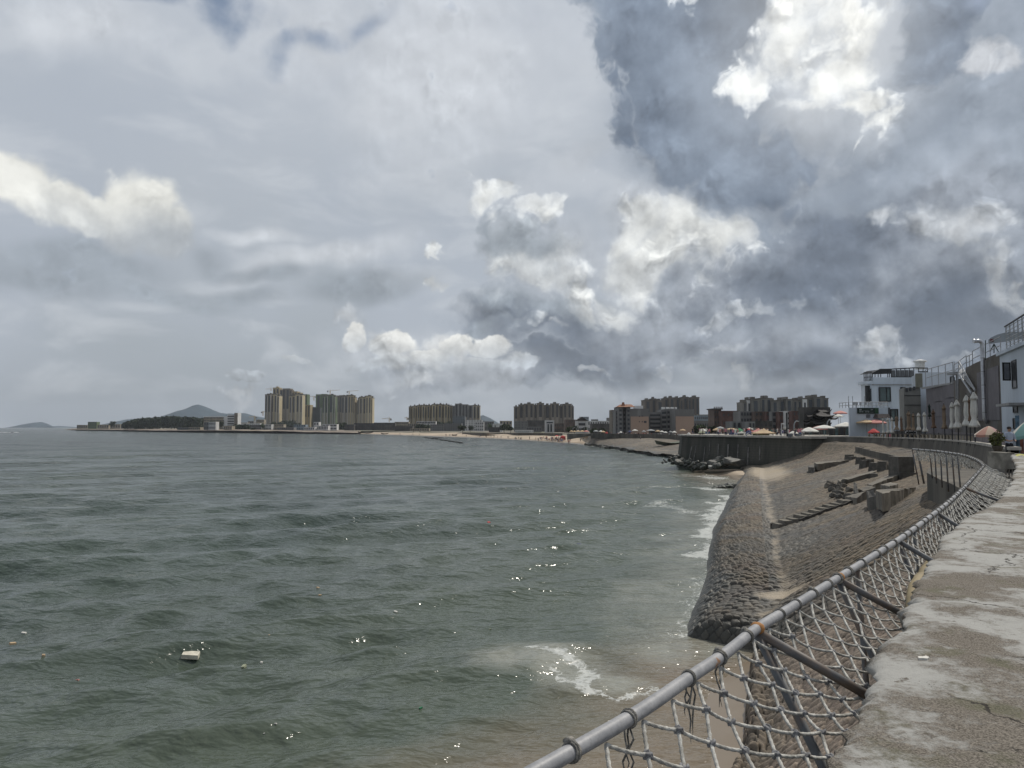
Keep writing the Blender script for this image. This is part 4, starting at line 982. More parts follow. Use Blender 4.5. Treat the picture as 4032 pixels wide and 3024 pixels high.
# low stone groyne running into the water
mb = MB()
ga, gb = np.array(gp(2885, 1914, .2)), np.array(gp(2778, 1928, -.1))
for k2 in range(46):
    q = k2/45; p = ga*(1-q)+gb*q; o = boulder(500+k2, .9, .7, .35); s2 = (1-q*.7)*.8
    px_, py_ = p[0]+random.uniform(-.2, .2), p[1]+random.uniform(-1.1, 1.7)*(1-q*.7)
    mb.add([(a*s2+px_, b*s2+py_, c3*s2*1.2+p[2]+.12*(1-q)) for a, b, c3 in o.v], o.f)
tag(mb.obj('groyne', M_ROCK), 'low dark stone spur running from the slope into the foam', 'groyne')
# ================================================================== things on the near slope
M_BRK = mat('broken concrete', (.175, .158, .128), .92, .3, 1.2, .6, 7, col2=(.13, .118, .10)); M_BRKD = mat('weathered block', (.105, .098, .085), .93, .3, 1.5, .6, 8)
def slab_px(name, quad, thick, m, lab, cat, group=None, lift=0.0, tops=None, jit=.06):
    """slab whose top corners lie at picture positions, tops = heights above the slope there"""
    tp = []
    for k2, (px, py) in enumerate(quad):
        h_ = (tops[k2] if tops else thick)
        p = on_slope(px, py); Yb = p[1]
        x, y, q_ = ray(px, py)
        # walk back along the ray until h_ above the slope
        t = Yb/y
        for _ in range(200):
            X_, Y_, Z_ = x*t, y*t, H+q_*t
            if Z_-slope_z(X_, Y_) >= h_ or t < 5: break
            t -= .08
        tp.append((X_, Y_, Z_))
    # subdivided, roughened edge
    top = []
    for a, b in zip(tp, tp[1:]+tp[:1]):
        k3 = max(2, int((Vector(b)-Vector(a)).length/.5))
        for i in range(k3):
            p = Vector(a).lerp(Vector(b), i/k3); top.append(p+Vector((random.uniform(-jit, jit), random.uniform(-jit, jit), random.uniform(-jit, jit)*.5)) if i else p)
    n3 = len(top); vs = [tuple(p) for p in top]+[(p.x+random.uniform(-jit, jit), p.y+random.uniform(-jit, jit), p.z-thick-.25) for p in top]
    c0 = sum(top, Vector())/n3
    vs = [(a-c0.x, b-c0.y, d-c0.z+thick) for a, b, d in vs]
    mb = MB(); mb.add(vs, [tuple(range(n3)), tuple(range(n3, 2*n3))[::-1]]+[(i, n3+i, n3+(i+1) % n3, (i+1) % n3) for i in range(n3)])
    o = mb.obj(name, m); o.location = (c0.x, c0.y, c0.z-thick)
    tag(o, lab, cat, group); return o
Z3 = lambda x, y: (3000+x/2.1434, 1700+y/2.1434)     # from the enlarged view of the right
G_BR = 'broken concrete slabs lying on the slope'
def SP(q, *a, **k): return slab_px(a[0], [Z3(*p) for p in q], *a[1:], **k)
SP([(440, 258), (735, 236), (700, 246), (470, 272)], 'slipway_slab', .55, M_BRK, 'long tapering concrete slab jutting level from the slope, farthest of the ruins', 'slab', G_BR, tops=[.95, .25, .25, .95])
for k2, q in enumerate([[(392, 288), (440, 285), (440, 300), (396, 300)], [(396, 310), (436, 306), (440, 318), (398, 322)]]):
    SP(q, 'block', .5, M_BRKD, ['upper dark block under the seaward end of the long level slab', 'lower dark block under the seaward end of the long level slab'][k2], 'concrete block', G_BR, tops=[.7, .7, .7, .7] if k2 == 0 else [.4]*4)
SP([(640, 405), (930, 330), (960, 338), (660, 418)], 'broken_slab', .4, M_BRK, 'thin slab edge running up the slope toward the big square pier', 'slab', G_BR, tops=[.25, .25, .45, .4])
SP([(890, 440), (1120, 340), (1150, 362), (930, 455)], 'broken_slab', .4, M_BRK, 'tilted slab with a dark undercut just below the big square pier', 'slab', G_BR, tops=[.5, .3, .35, .55])
SP([(1000, 445), (1090, 425), (1150, 440), (1080, 462)], 'broken_slab', .4, M_BRK, 'flat broken slab in the middle of the ruins', 'slab', G_BR, tops=[.5, .4, .4, .55])
SP([(960, 490), (1210, 478), (1300, 468), (1010, 520)], 'broken_slab', .7, M_BRK, 'large leaning slab with a tall ragged dark face, nearest of the ruins', 'slab', G_BR, tops=[1.15, .55, .15, 1.25])
SP([(880, 500), (940, 488), (965, 545), (900, 560)], 'broken_slab', .9, M_BRKD, 'upright jagged slab end beside the large leaning slab', 'slab', G_BR, tops=[1.0, 1.1, .8, .7])
SP([(700, 545), (800, 520), (880, 500), (800, 560)], 'broken_slab', .5, M_BRK, 'low broken slab linking the rubble and the leaning slab', 'slab', G_BR, tops=[.35, .5, .6, .4])
SP([(775, 420), (800, 440), (812, 520), (780, 510)], 'broken_slab', .5, M_BRKD, 'narrow splinter of concrete standing on end in the ruins', 'slab', G_BR, tops=[.9, .9, .5, .5])
SP([(810, 480), (900, 455), (960, 468), (860, 500)], 'broken_slab', .4, M_BRK, 'slab leaning against the standing concrete splinter', 'slab', G_BR, tops=[.4, .5, .5, .4])
rub = [(575, 445), (600, 470), (640, 480), (655, 455), (590, 500), (630, 520), (670, 500), (610, 550), (650, 560), (690, 470), (665, 540), (720, 560), (560, 470), (760, 570), (700, 440), (740, 500)]
for k2, (x, y) in enumerate(rub):
    p = on_slope(*Z3(x, y)); o = boulder(700+k2, .42, .36, .30).obj('rubble_stone', M_BRKD if k2 % 3 else M_BRK); o.location = (p[0], p[1], p[2]+.12); o.rotation_euler = (0, .3, random.random()*3)
    tag(o, 'angular lump '+('at the left edge' if x < 600 else 'in the middle' if x < 665 else 'at the right edge')+(', near the top,' if y < 465 else ', near the bottom,' if y > 530 else '')+' of the rubble heap on the slope', 'rubble', 'rubble heap on the slope')
for k2, (x, y, hh) in enumerate([(738, 225, .5), (760, 235, .4), (835, 265, .7), (870, 300, .75), (905, 290, .75), (948, 320, .7), (1020, 325, .85), (1070, 312, .35), (940, 385, .35)]):
    p = on_slope(*Z3(x, y)); mb = MB(); mb.box((0, 0, hh/2-.15), (.95, .9, hh+.3), .3+.1*k2, .78, .8)
    o = mb.obj('concrete_stub', M_BRKD); o.location = p
    tag(o, ['highest small stub, at the tip of the long level slab', 'low stub beside the highest one', 'stub topped with a reddish stain, left of the notched one', 'left half of the notched stub', 'right half of the notched stub', 'broad stub, sixth along the row of stubs', 'pointed stub, tallest of the row', 'pale flat stub next to the pointed one', 'lone low stub among the slabs below the row'][k2], 'concrete stub', 'worn concrete stubs in a row up the slope')
# big square pier
p = on_slope(*Z3(1215, 385)); c_t = at(*Z3(1225, 212), p[1]); mb = MB(); wdt = 145/2.1434/3024*p[1]; hh = c_t[2]-p[2]
mb.box((0, wdt/2, hh/2-.4), (wdt, wdt, hh+.8), .12, .97, .97); mb.box((wdt*.05, wdt/2-.15, .1), (wdt*1.12, wdt*1.1, .55), .12, .97, .97)
o = mb.obj('pier', M_BRKD); o.location = p; tag(o, 'big square dark masonry pier standing near the top of the slope', 'pier')
mb = MB(); p2 = on_slope(*Z3(1138, 355)); mb.box((0, .3, .45), (.5, .8, 1.2), .1); o = mb.obj('concrete_stub', M_BRK); o.location = p2; tag(o, 'narrow upright block just left of the big square pier', 'concrete stub')
# kerb wall up the slope behind the stubs
kw = [on_slope(*Z3(x, y)) for x, y in [(800, 165), (900, 195), (1000, 222), (1080, 240), (1150, 262)]]
mb = MB()
for a, b in zip(kw[:-1], kw[1:]):
    for i in range(2):
        pa = Vector(a).lerp(Vector(b), i/2); pb = Vector(a).lerp(Vector(b), (i+1)/2); m_ = (pa+pb)/2; d = pb-pa
        mb.box((m_.x, m_.y, m_.z+.2), (d.length*1.02, .35, .9), math.atan2(d.y, d.x))
tag(mb.obj('kerb_wall', M_WALL), 'low wall line running along the upper slope toward the square pier', 'kerb')
# steps cut in a channel
stp = empty('steps', on_slope(*Z3(150, 815)), 'worn stone steps in a shallow channel running up the slope', 'steps')
ca, cb = np.array(on_slope(*Z3(150, 812))), np.array(on_slope(*Z3(770, 600)))
dr_ = (cb-ca)[:2]; Lr = np.linalg.norm(dr_); dr_ /= Lr; pr = np.array([-dr_[1], dr_[0]])
if pr[1] < 0: pr = -pr
M_CH = mat('channel side', (.06, .055, .048), .95, .3, 2, .5, 8)
for side_, wd in ((1, 1.0), (-.02, 0)):
    mb = MB(); vs = []
    for q in np.linspace(0, 1, 24):
        c3 = ca+(cb-ca)*q; x, y = c3[0]+pr[0]*side_*1.25, c3[1]+pr[1]*side_*1.25
        if side_ < 0 and q < .25: continue
        z = slope_z(x, y); vs += [(x-pr[0]*.10, y-pr[1]*.10, z-.3), (x-pr[0]*.10, y-pr[1]*.10, z+(.34 if side_ > 0 else .20)), (x+pr[0]*.10, y+pr[1]*.10, z+(.34 if side_ > 0 else .20)), (x+pr[0]*.10, y+pr[1]*.10, z-.3)]
    k3 = len(vs)//4; mb.add(vs, [(i*4+a_, (i+1)*4+a_, (i+1)*4+(a_+1) % 4, i*4+(a_+1) % 4) for i in range(k3-1) for a_ in range(4)])
    loc(stp, mb).obj('side_wall', M_CH, stp)
for k2 in range(10):
    q = (k2+.5)/10; c3 = ca+(cb-ca)*q; x, y = c3[0]+pr[0]*.55, c3[1]+pr[1]*.55; z = slope_z(x, y)
    mb = MB(); mb.box((x, y, z+.10), (.85*random.uniform(.8, 1.05), 1.05, .42), math.atan2(dr_[1], dr_[0])+random.uniform(-.1, .1), .9, .9)
    loc(stp, mb).obj('step', M_BRK, stp)
# crack down the slope
# ================================================================== far revetment wall
FW, _ = resample([(74, 262), gp(2700, 1713.5, 5.5)[:2], gp(2640, 1711, 5.5)[:2], gp(2570, 1709, 5.5)[:2], gp(2480, 1708, 5.5)[:2], gp(2390, 1707, 5.5)[:2], gp(2330, 1706, 5.5)[:2]][::1], step=4)
wallstrip(FW[::-1], 3.2, 5.5, .5, M_WALL, 'sea_wall', 'grey wall along the top of the far stone slope, below the crowded promenade', .2)
bw = [gp(2331, 1706.5, 5.4)[:2], gp(2260, 1707, 5.3)[:2], gp(2195, 1706, 5.2)[:2]]
mb = MB(); q1, q2, q3 = gp(2236, 1732, 2.6), gp(2262, 1728, 2.9), gp(2335, 1709, 5.2)
mb.add([(q1[0], q1[1], 2.7), (q3[0], q3[1], 4.6), (q3[0], q3[1], 5.5), (q1[0], q1[1]+2, 5.3), (q1[0]+2.5, q1[1]+40, 2.0), (q1[0]+2.5, q1[1]+40, 5.3)], [(0, 1, 2, 3), (4, 0, 3, 5)])
tag(mb.obj('ramp_wall', M_WALL), 'dark triangular wall of the ramp down to the crowded beach', 'wall')
mb = MB(); vs = []
for (px, pt, pb) in [(2215, 1705.5, 1716), (2140, 1705, 1713.5), (2040, 1704, 1712), (1980, 1704, 1709), (1900, 1704, 1708), (1820, 1703, 1705)]:
    a = gp(px, pb, 2.7); z = at(px, pt, a[1])[2]; vs += [(a[0], a[1], 1.5), (a[0], a[1], z), (a[0], a[1]+1.0, z), (a[0], a[1]+1.0, 1.5)]
mb.add(vs, [(i*4+a_, (i+1)*4+a_, (i+1)*4+(a_+1) % 4, i*4+(a_+1) % 4) for i in range(5) for a_ in range(4)])
tag(mb.obj('beach_wall', M_WALL), 'long low dark wall at the back of the beach', 'wall')
# ================================================================== city materials
def colmat(name, dark, light, fh=3.0, duty=.55):
    m = bpy.data.materials.new(name); m.use_nodes = True; t = NT(m.node_tree); b = t.n['Principled BSDF']
    oc = t.new('ShaderNodeTexCoord').outputs['Object']; s = t.new('ShaderNodeSeparateXYZ'); t.lk(oc, s.inputs[0])
    f = t.m('FRACT', t.m('DIVIDE', s.outputs[2], fh)); n = t.noise(oc, .6, 3, .6)
    c = t.mix(t.m('GREATER_THAN', f, duty), t.mix(n, tuple(x*.6 for x in dark), tuple(x*1.5 for x in dark)), light)
    t.lk(c, b.inputs['Base Color']); b.inputs['Roughness'].default_value = .5
    return m
M_TAN = mat('tan tower wall', (.35, .29, .175), .85, .12, .05); M_TAN2 = mat('pale tower wall', (.50, .43, .28), .85, .1, .05); M_GREYT = mat('grey tower wall', (.185, .162, .13), .85, .15, .05)
M_GREENT = mat('greenish tower wall', (.12, .165, .085), .85, .15, .05); M_FIN = mat('white tower fin', (.55, .53, .49), .8, .05); M_DKT = mat('dark scaffold netting', (.045, .055, .06), .9, .3, .1)
M_CROWN = mat('roof slab', (.13, .12, .10), .85, .2, .2); M_COL = colmat('window column', (.035, .04, .045), (.26, .235, .18)); M_COLD = colmat('balcony column', (.02, .02, .021), (.24, .21, .17), 3.0, .5)
M_COLW = colmat('white balcony column', (.03, .04, .05), (.42, .42, .41), 3.0, .5)
M_BROWN = mat('brown facade', (.115, .085, .07), .9, .3, .3); M_BRICK = mat('red brown facade', (.105, .060, .050), .9, .3, .3); M_GREYB = mat('grey plaster', (.20, .20, .195), .9, .2, .2, col2=(.15, .15, .145), streak=(1, 1, .2))
M_WHITE = mat('white render', (.60, .60, .585), .85, .10, .3, col2=(.47, .47, .46), streak=(1, 1, .2)); M_PINK = mat('peach plaster', (.36, .26, .20), .9, .12, .15); M_DKB = mat('dark plaster', (.075, .07, .065), .9, .35, .2); M_BEIGE = mat('beige plaster', (.30, .265, .205), .9, .2, .2)
M_GLASS = mat('window glass', (.022, .027, .032), .12, .3, .5); M_WIN = mat('dark window', (.028, .03, .034), .3, .3, .3); M_TILE = mat('orange roof tiles', (.25, .12, .07), .85, .25, .6); M_DTILE = mat('dark roof tiles', (.035, .03, .028), .8, .3, .6)
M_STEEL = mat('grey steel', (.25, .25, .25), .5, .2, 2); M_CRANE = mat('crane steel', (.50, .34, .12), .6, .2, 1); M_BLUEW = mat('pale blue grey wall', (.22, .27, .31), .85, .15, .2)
_meshes = {}
def unit_box_mesh(m):
    if m.name not in _meshes:
        mb = MB(); mb.box((0, 0, 0), (1, 1, 1)); me = bpy.data.meshes.new('box_part'); me.from_pydata(mb.v, [], mb.f); me.materials.append(m); _meshes[m.name] = me
    return _meshes[m.name]
def part_box(name, c, d, m, parent, rz=0):
    o = bpy.data.objects.new(name, unit_box_mesh(m)); COL.objects.link(o); o.location = c; o.scale = d; o.rotation_euler = (0, 0, rz); o.parent = parent; return o
def bldg(label, blocks, Y, dep, m, z0=3.6, cols=0, colm=None, grid=None, fins=0, crown=None, group=None, cat='building', name='apartment_building', ro=None, gm=None, roofbox=None, jit=0, finm=None, wallmats=None):
    """blocks: (x0, x1, ytop[, dy]) picture extents of the front; real size follows from distance Y"""
    xa, xb = min(b[0] for b in blocks), max(b[1] for b in blocks)
    xc = ((xa+xb)/2-2016)/3024*Y
    root = empty(name, (xc, Y+dep/2, z0), label, cat, group)
    mb = MB(); cr = MB(); info = []
    for k, b in enumerate(blocks):
        dy = b[3] if len(b) > 3 else (k % 2)*jit
        Yf = Y+dy; x0 = (b[0]-2016)/3024*Yf; x1 = (b[1]-2016)/3024*Yf; zt = at(2016, b[2], Yf)[2]
        # the side that faces the camera also takes part of the width
        if x1 < 0: x1 = (b[1]-2016)/3024*(Yf+dep*.0)
        w_ = x1-x0; h_ = zt-z0; cx = (x0+x1)/2-xc
        mb.box((cx, dy/2, h_/2), (w_, dep-dy, h_))
        if crown: cr.box((cx, dy/2, h_+crown/2), (w_*1.10, dep-dy+1.2, crown)); cr.box((cx, 0, h_+crown+1.0), (w_*.35, dep*.4, 2.0))
        info.append((cx, w_, h_, -dep/2+dy))
    mb.obj('wall', m, root)
    if crown: cr.obj('roof_slab', M_CROWN, root)
    if roofbox:
        for (x0, x1, yt) in roofbox:
            X0, X1 = (x0-2016)/3024*Y, (x1-2016)/3024*Y; z = at(2016, yt, Y)[2]; part_box('roof_room', ((X0+X1)/2-xc, 0, z-z0-2), (X1-X0, dep*.5, 4), m, root)
    np_ = 0
    for cx, w_, h_, yf in info:
        if cols:
            n_ = max(1, int(round(w_/cols)))
            for i in range(n_):
                if np_ > 90: break
                x = cx-w_/2+(i+.5)*w_/n_; part_box('window_column', (x, yf-.12, h_*.49), (w_/n_*.42, .3, h_*.94), colm or M_COL, root); np_ += 1
        if fins:
            for i in range(fins):
                x = cx-w_/2+(i+.5)*w_/fins+w_/fins*.42; part_box('fin', (x, yf-.35, h_*.5), (max(.9, w_*.045), .7, h_*.98), finm or M_FIN, root); np_ += 1
        if grid:
            r_, c_ = grid[0], grid[1]; wf, hf = (grid[2], grid[3]) if len(grid) > 2 else (.5, .5); c2 = max(1, int(round(c_*w_/sum(q[1] for q in info))))
            for i in range(r_):
                for j in range(c2):
                    if np_ > 96: break
                    part_box('window', (cx-w_/2+(j+.5)*w_/c2, yf-.05, h_*(i+.55)/r_), (w_/c2*wf, .2, h_/r_*hf), gm or M_WIN, root); np_ += 1
    # the right hand side windows that catch the light on towers left of centre
    return root, info, xc
def Zp(o, s): return lambda x, y: (o[0]+x/s, o[1]+y/s)
A2 = Zp((950, 1450), 3.687); A3 = Zp((1500, 1500), 2.765); A4 = Zp((2200, 1500), 3.16); A5 = Zp((2700, 1500), 3.16); A1 = Zp((0, 1450), 2.011); A1b = Zp((700, 1600), 5.53)
def bl_(A, lst): return [(A(a, 0)[0], A(b, 0)[0], A(0, c)[1]) for a, b, c in lst]
GT = 'high rise towers across the bay'
def tw(A, lst, Y, lab, m, **k): return bldg(lab, bl_(A, lst), Y, k.pop('dep', 24), m, group=GT, name='tower', cat='tower block', **k)
# ---- left cluster
tw(A2, [(455, 548, 280)], 1790, 'tallest tower of the left cluster, with a rounded unfinished top and a crane on it', M_TAN, cols=9, roofbox=[A2(490, 0)[:1]+A2(515, 0)[:1]+(A2(0, 262)[1],)])
tw(A2, [(555, 598, 308), (598, 640, 292), (640, 705, 292), (705, 728, 310)], 1770, 'wide tower second from the left, rows of small dark windows', M_GREYT, cols=9, jit=3)
tw(A2, [(725, 810, 335), (810, 860, 352)], 1780, 'tower with a stepped roof behind the pale corner tower', M_TAN, cols=9, jit=3)
tw(A2, [(862, 956, 377)], 1790, 'plain tower at the right back of the left cluster', M_GREENT, cols=9)
tw(A2, [(343, 382, 388), (382, 430, 380)], 1640, 'leftmost tower, grey with three white vertical fins', M_GREYT, crown=1.6, cols=7, fins=1, jit=1.5)
tw(A2, [(430, 516, 380), (516, 550, 400)], 1650, 'pale tower with sunlit window columns, second in the front row', M_TAN2, crown=1.6, cols=7, fins=1, jit=1.5)
tw(A2, [(690, 735, 405), (735, 785, 398)], 1650, 'narrow tower with white fins, third in the front row', M_TAN, crown=1.6, cols=7, fins=1, jit=1.5)
tw(A2, [(785, 850, 380), (850, 886, 388)], 1645, 'pale cream tower with white fins at the right of the left cluster', M_TAN2, crown=1.6, cols=7, fins=1, jit=1.5)
tw(A2, [(922, 1002, 530)], 1700, 'short unfinished tower between the two clusters', M_TAN, cols=7)
bldg('dark block wrapped in scaffold netting between the tower clusters', bl_(A2, [(990, 1050, 560), (1050, 1145, 570)]), 1720, 24, M_DKT, group=GT, name='tower', cat='tower block', jit=2)
# ---- right cluster
tw(A2, [(1080, 1160, 378), (1160, 1240, 374)], 1790, 'broad tower at the left back of the right cluster', M_GREENT, cols=9, jit=2)
tw(A2, [(1170, 1212, 408), (1212, 1258, 404)], 1650, 'greenish tower with white fins, left front of the right cluster', M_GREENT, crown=1.6, cols=7, fins=1, jit=1.5)
tw(A2, [(1268, 1336, 392), (1336, 1362, 415)], 1655, 'greenish tower with a crane behind its roof', M_GREENT, crown=1.6, cols=7, fins=1, jit=1.5)
tw(A2, [(1380, 1420, 395), (1420, 1470, 390), (1470, 1540, 392)], 1780, 'shadowed tower behind the middle of the right cluster', M_GREYT, cols=9, jit=3)
tw(A2, [(1452, 1500, 408), (1500, 1550, 405)], 1650, 'grey tower with paired white fins in the middle of the right cluster', M_GREYT, crown=1.6, cols=7, fins=1, jit=1.5)
tw(A2, [(1550, 1625, 398), (1625, 1648, 425)], 1650, 'tower with one sunlit window column beside the second crane', M_TAN, crown=1.6, cols=7, jit=1.5)
tw(A2, [(1652, 1708, 460)], 1740, 'lower tower glimpsed between two taller ones', M_TAN, cols=7)
tw(A2, [(1690, 1715, 438), (1715, 1760, 424), (1760, 1815, 424)], 1655, 'tower with many thin fins next to the rightmost one', M_TAN, crown=1.6, cols=7, fins=1, jit=1.5)
tw(A2, [(1805, 1885, 408), (1885, 1905, 434)], 1650, 'rightmost tower of the cluster, its edge lit warm by the sun', M_TAN2, crown=1.6, cols=7, jit=1.5)
# ---- second group, a terrace of slabs
for k, (a, b, c3) in enumerate([(303, 345, 285), (345, 395, 278), (395, 445, 270), (445, 500, 268), (500, 556, 270), (556, 620, 260), (620, 690, 260), (690, 748, 264), (748, 780, 278)]):
    od = ['first', 'second', 'third', 'fourth', 'fifth', 'sixth', 'seventh', 'eighth', 'ninth'][k]
    bldg(f'{od} of nine joined tan slab blocks, counted from the left', bl_(A3, [(a, a+(b-a)*.62, c3), (a+(b-a)*.62, b, c3+8)]), 1250-k*8, 20, M_TAN2 if k % 2 else M_TAN, crown=1.2, cols=6, group='terrace of tan slab blocks', name='tower', cat='tower block', jit=3)
bldg('white grey block with banded balconies at the right end of the tan terrace', bl_(A3, [(780, 806, 268), (806, 880, 246), (880, 948, 254), (948, 1002, 264)]), 1180, 20, M_GREYB, cols=6, colm=M_COLD, name='tower', cat='tower block', jit=3, roofbox=[(A3(850, 0)[0], A3(872, 0)[0], A3(0, 240)[1])])
bldg('tan fin fronted block closing the right end of the terrace', bl_(A3, [(1002, 1040, 268), (1040, 1078, 275)]), 1200, 20, M_TAN, crown=1.2, cols=5, fins=1, name='tower', cat='tower block', jit=2)
bldg('long brown grey block of many bays standing alone in the middle', bl_(A3, [(1447, 1496, 283), (1496, 1560, 262), (1560, 1665, 252), (1665, 1700, 266), (1700, 1775, 246), (1775, 1850, 266), (1850, 1940, 250), (1940, 1982, 272), (1982, 2076, 255), (2076, 2100, 281)]), 1050, 20, M_GREYT, cols=6.5, colm=M_COLD, name='tower', cat='tower block', jit=4, crown=.8, roofbox=[(A3(1722, 0)[0], A3(1752, 0)[0], A3(0, 232)[1])])
bldg('long dim tower terrace behind the orange roofed flats', bl_(A4, [(1066, 1155, 242), (1155, 1213, 225), (1213, 1308, 247), (1308, 1372, 220), (1372, 1450, 212), (1450, 1512, 218), (1512, 1545, 232), (1545, 1610, 204), (1610, 1650, 226), (1650, 1750, 208)]), 900, 22, mat('dim brown tower', (.14, .12, .10), .9, .2, .05), cols=6, name='tower', cat='tower block', jit=4, crown=.8)
M_C5 = mat('dim grey flats', (.17, .165, .15), .9, .2, .1)
r5, i5, x5 = bldg('row of grey and white flats with a penthouse on the right skyline', bl_(A5, [(716, 755, 268), (755, 816, 238), (816, 926, 232), (930, 1068, 218), (1068, 1156, 252), (1156, 1246, 240), (1246, 1332, 232), (1335, 1450, 245), (1450, 1506, 226), (1506, 1602, 216), (1602, 1702, 204), (1702, 1776, 220)]), 620, 18, M_C5, cols=5.0, colm=M_COLW, name='apartment_building', jit=3.5, crown=.5, roofbox=[(A5(1002, 0)[0], A5(1048, 0)[0], A5(0, 182)[1]), (A5(1218, 0)[0], A5(1280, 0)[0], A5(0, 204)[1]), (A5(1425, 0)[0], A5(1490, 0)[0], A5(0, 203)[1])])
for q in (1, 8):
    cx, w_, h_, yf = i5[q]; part_box('white_panel', (cx, yf-.6, h_*.5), (w_*.98, .5, h_*.99), M_WHITE, r5); part_box('stair_window', (cx, yf-.95, h_*.62), (w_*.36, .3, h_*.55), M_GLASS, r5)
# ---- hills
def hill(name, prof, Y, dep, col, lab):
    m = mat('haze blue hill vegetation '+name, col, .95, .25, .004); xs = np.array([p[0] for p in prof], float); ys = np.array([p[1] for p in prof], float)  # base colour carries the blue of distant haze over the greenery
    u = np.linspace(xs[0], xs[-1], 160); z = np.interp(u, xs, ys); zz = np.array([at(2016, q, Y)[2] for q in z]); X = (u-2016)/3024*Y
    v = np.linspace(-1, 1, 30); XX = np.repeat(X[:, None], 30, 1); YY = Y+v[None]*dep*np.ones((160, 1)); base = 0.0
    hh = (zz-base)[:, None]*(1-np.abs(v)[None]**1.4); ZZ = base+hh+(fbm(XX*.008, YY*.008, 5, 3)-.47)*np.minimum(hh*.25, 26)*(np.abs(v)[None] > .02)-1
    o = gridmesh(name, XX, YY, ZZ, m); tag(o, None, None, None, 'structure'); return o
h1 = [A1(x, y) for x, y in [(820, 462), (860, 440), (930, 422), (1000, 406), (1040, 402), (1085, 398), (1130, 420), (1200, 462)]]
h2 = [A1(x, y) for x, y in [(1180, 440), (1260, 410), (1345, 374), (1400, 352), (1455, 330), (1510, 312), (1550, 292), (1580, 283), (1605, 287), (1640, 308), (1700, 334), (1740, 350), (1800, 356), (1850, 354), (1890, 358), (1915, 352), (1960, 356), (2000, 370), (2085, 392), (2200, 420), (2300, 460)]]
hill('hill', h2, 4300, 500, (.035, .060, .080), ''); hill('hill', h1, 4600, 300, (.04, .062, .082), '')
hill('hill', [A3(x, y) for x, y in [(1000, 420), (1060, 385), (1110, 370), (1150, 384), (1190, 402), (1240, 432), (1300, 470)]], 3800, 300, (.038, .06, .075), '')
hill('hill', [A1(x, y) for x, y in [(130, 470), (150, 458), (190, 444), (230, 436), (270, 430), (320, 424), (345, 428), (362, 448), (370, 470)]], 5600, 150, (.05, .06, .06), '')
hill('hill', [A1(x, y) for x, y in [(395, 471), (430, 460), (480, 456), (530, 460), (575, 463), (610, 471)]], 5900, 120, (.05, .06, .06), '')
# ---- cranes
def crane(px, ybase, ytop, jl, jr, yj, Y, lab, tilt=0):
    x = (px-2016)/3024*Y; zb, zt, zj = at(px, ybase, Y)[2], at(px, ytop, Y)[2], at(px, yj, Y)[2]; s = Y/3024
    root = empty('tower_crane', (x, Y, zb), lab, 'crane', 'tower cranes over the building sites')
    mb = MB(); w_ = 1.6*Y/1700; h_ = zt-zb; k = max(3, int(h_/4))
    for sx_ in (-1, 1):
        for sy_ in (-1, 1): mb.tube([(sx_*w_/2, sy_*w_/2, 0), (sx_*w_/2, sy_*w_/2, zj-zb)], .22, 4)
    for i in range(k):
        a, b = (zj-zb)*i/k, (zj-zb)*(i+1)/k; s2 = 1 if i % 2 else -1; mb.tube([(-s2*w_/2, -w_/2, a), (s2*w_/2, -w_/2, b)], .16, 4)
    mb.tube([(0, 0, zj-zb), (0, 0, zt-zb)], [.5, .15], 4); mb.obj('mast', M_CRANE, root)
    mb = MB(); xr = (jr-px)*s; xl = (jl-px)*s
    long_, short = (xr, xl) if abs(xr) > abs(xl) else (xl, xr)
    n_ = 8
    for dz in (0, 1.5): mb.tube([(0, 0, zj-zb+dz), (long_, 0, zj-zb+dz*.3+tilt*abs(long_))], .20, 4)
    for i in range(n_): mb.tube([(long_*i/n_, 0, zj-zb+tilt*abs(long_)*i/n_), (long_*(i+.5)/n_, 0, zj-zb+1.3-1.0*i/n_+tilt*abs(long_)*i/n_)], .14, 4)
    mb.obj('jib', M_CRANE, root)
    mb = MB(); mb.tube([(0, 0, zj-zb+.5), (short, 0, zj-zb+.5)], .35, 4); mb.obj('counter_jib', M_CRANE, root)
    mb = MB(); mb.box((short*.9, 0, zj-zb-1.2), (2.6, 1.5, 3.2)); mb.obj('counterweight', M_STEEL, root)
    mb = MB(); mb.tube([(0, 0, zt-zb), (long_*.6, 0, zj-zb+1+tilt*abs(long_)*.6)], .1, 3); mb.tube([(0, 0, zt-zb), (short*.9, 0, zj-zb+.6)], .1, 3); mb.obj('stay', M_STEEL, root)
X2 = lambda x: A2(x, 0)[0]; Y2_ = lambda y: A2(0, y)[1]
crane(X2(427), Y2_(330), Y2_(266), X2(350), X2(470), Y2_(303), 1800, 'crane on the tallest tower, its counterweight hanging out to the left')
crane(X2(1288), Y2_(390), Y2_(298), X2(1248), X2(1430), Y2_(330), 1690, 'left of the two cranes above the right tower cluster', .10)
crane(X2(1565), Y2_(400), Y2_(330), X2(1535), X2(1700), Y2_(338), 1690, 'right of the two cranes above the right tower cluster', .10)
crane(X2(200), Y2_(760), Y2_(683), X2(112), X2(225), Y2_(708), 1500, 'low crane over the pale houses left of the towers')
crane(X2(318), Y2_(690), Y2_(620), X2(296), X2(345), Y2_(634), 1720, 'crane half hidden behind the leftmost tower')
crane(X2(2150), Y2_(780), Y2_(705), X2(2045), X2(2176), Y2_(735), 1300, 'crane on the long flat roof right of the towers')
crane(X2(1053), Y2_(470), Y2_(400), X2(990), X2(1075), Y2_(411), 1900, 'faint distant crane in the gap between the clusters')
crane(A3(285, 0)[0], A3(0, 430)[1], A3(0, 392)[1], A3(255, 0)[0], A3(300, 0)[0], A3(0, 405)[1], 1290, 'crane just left of the tan terrace')
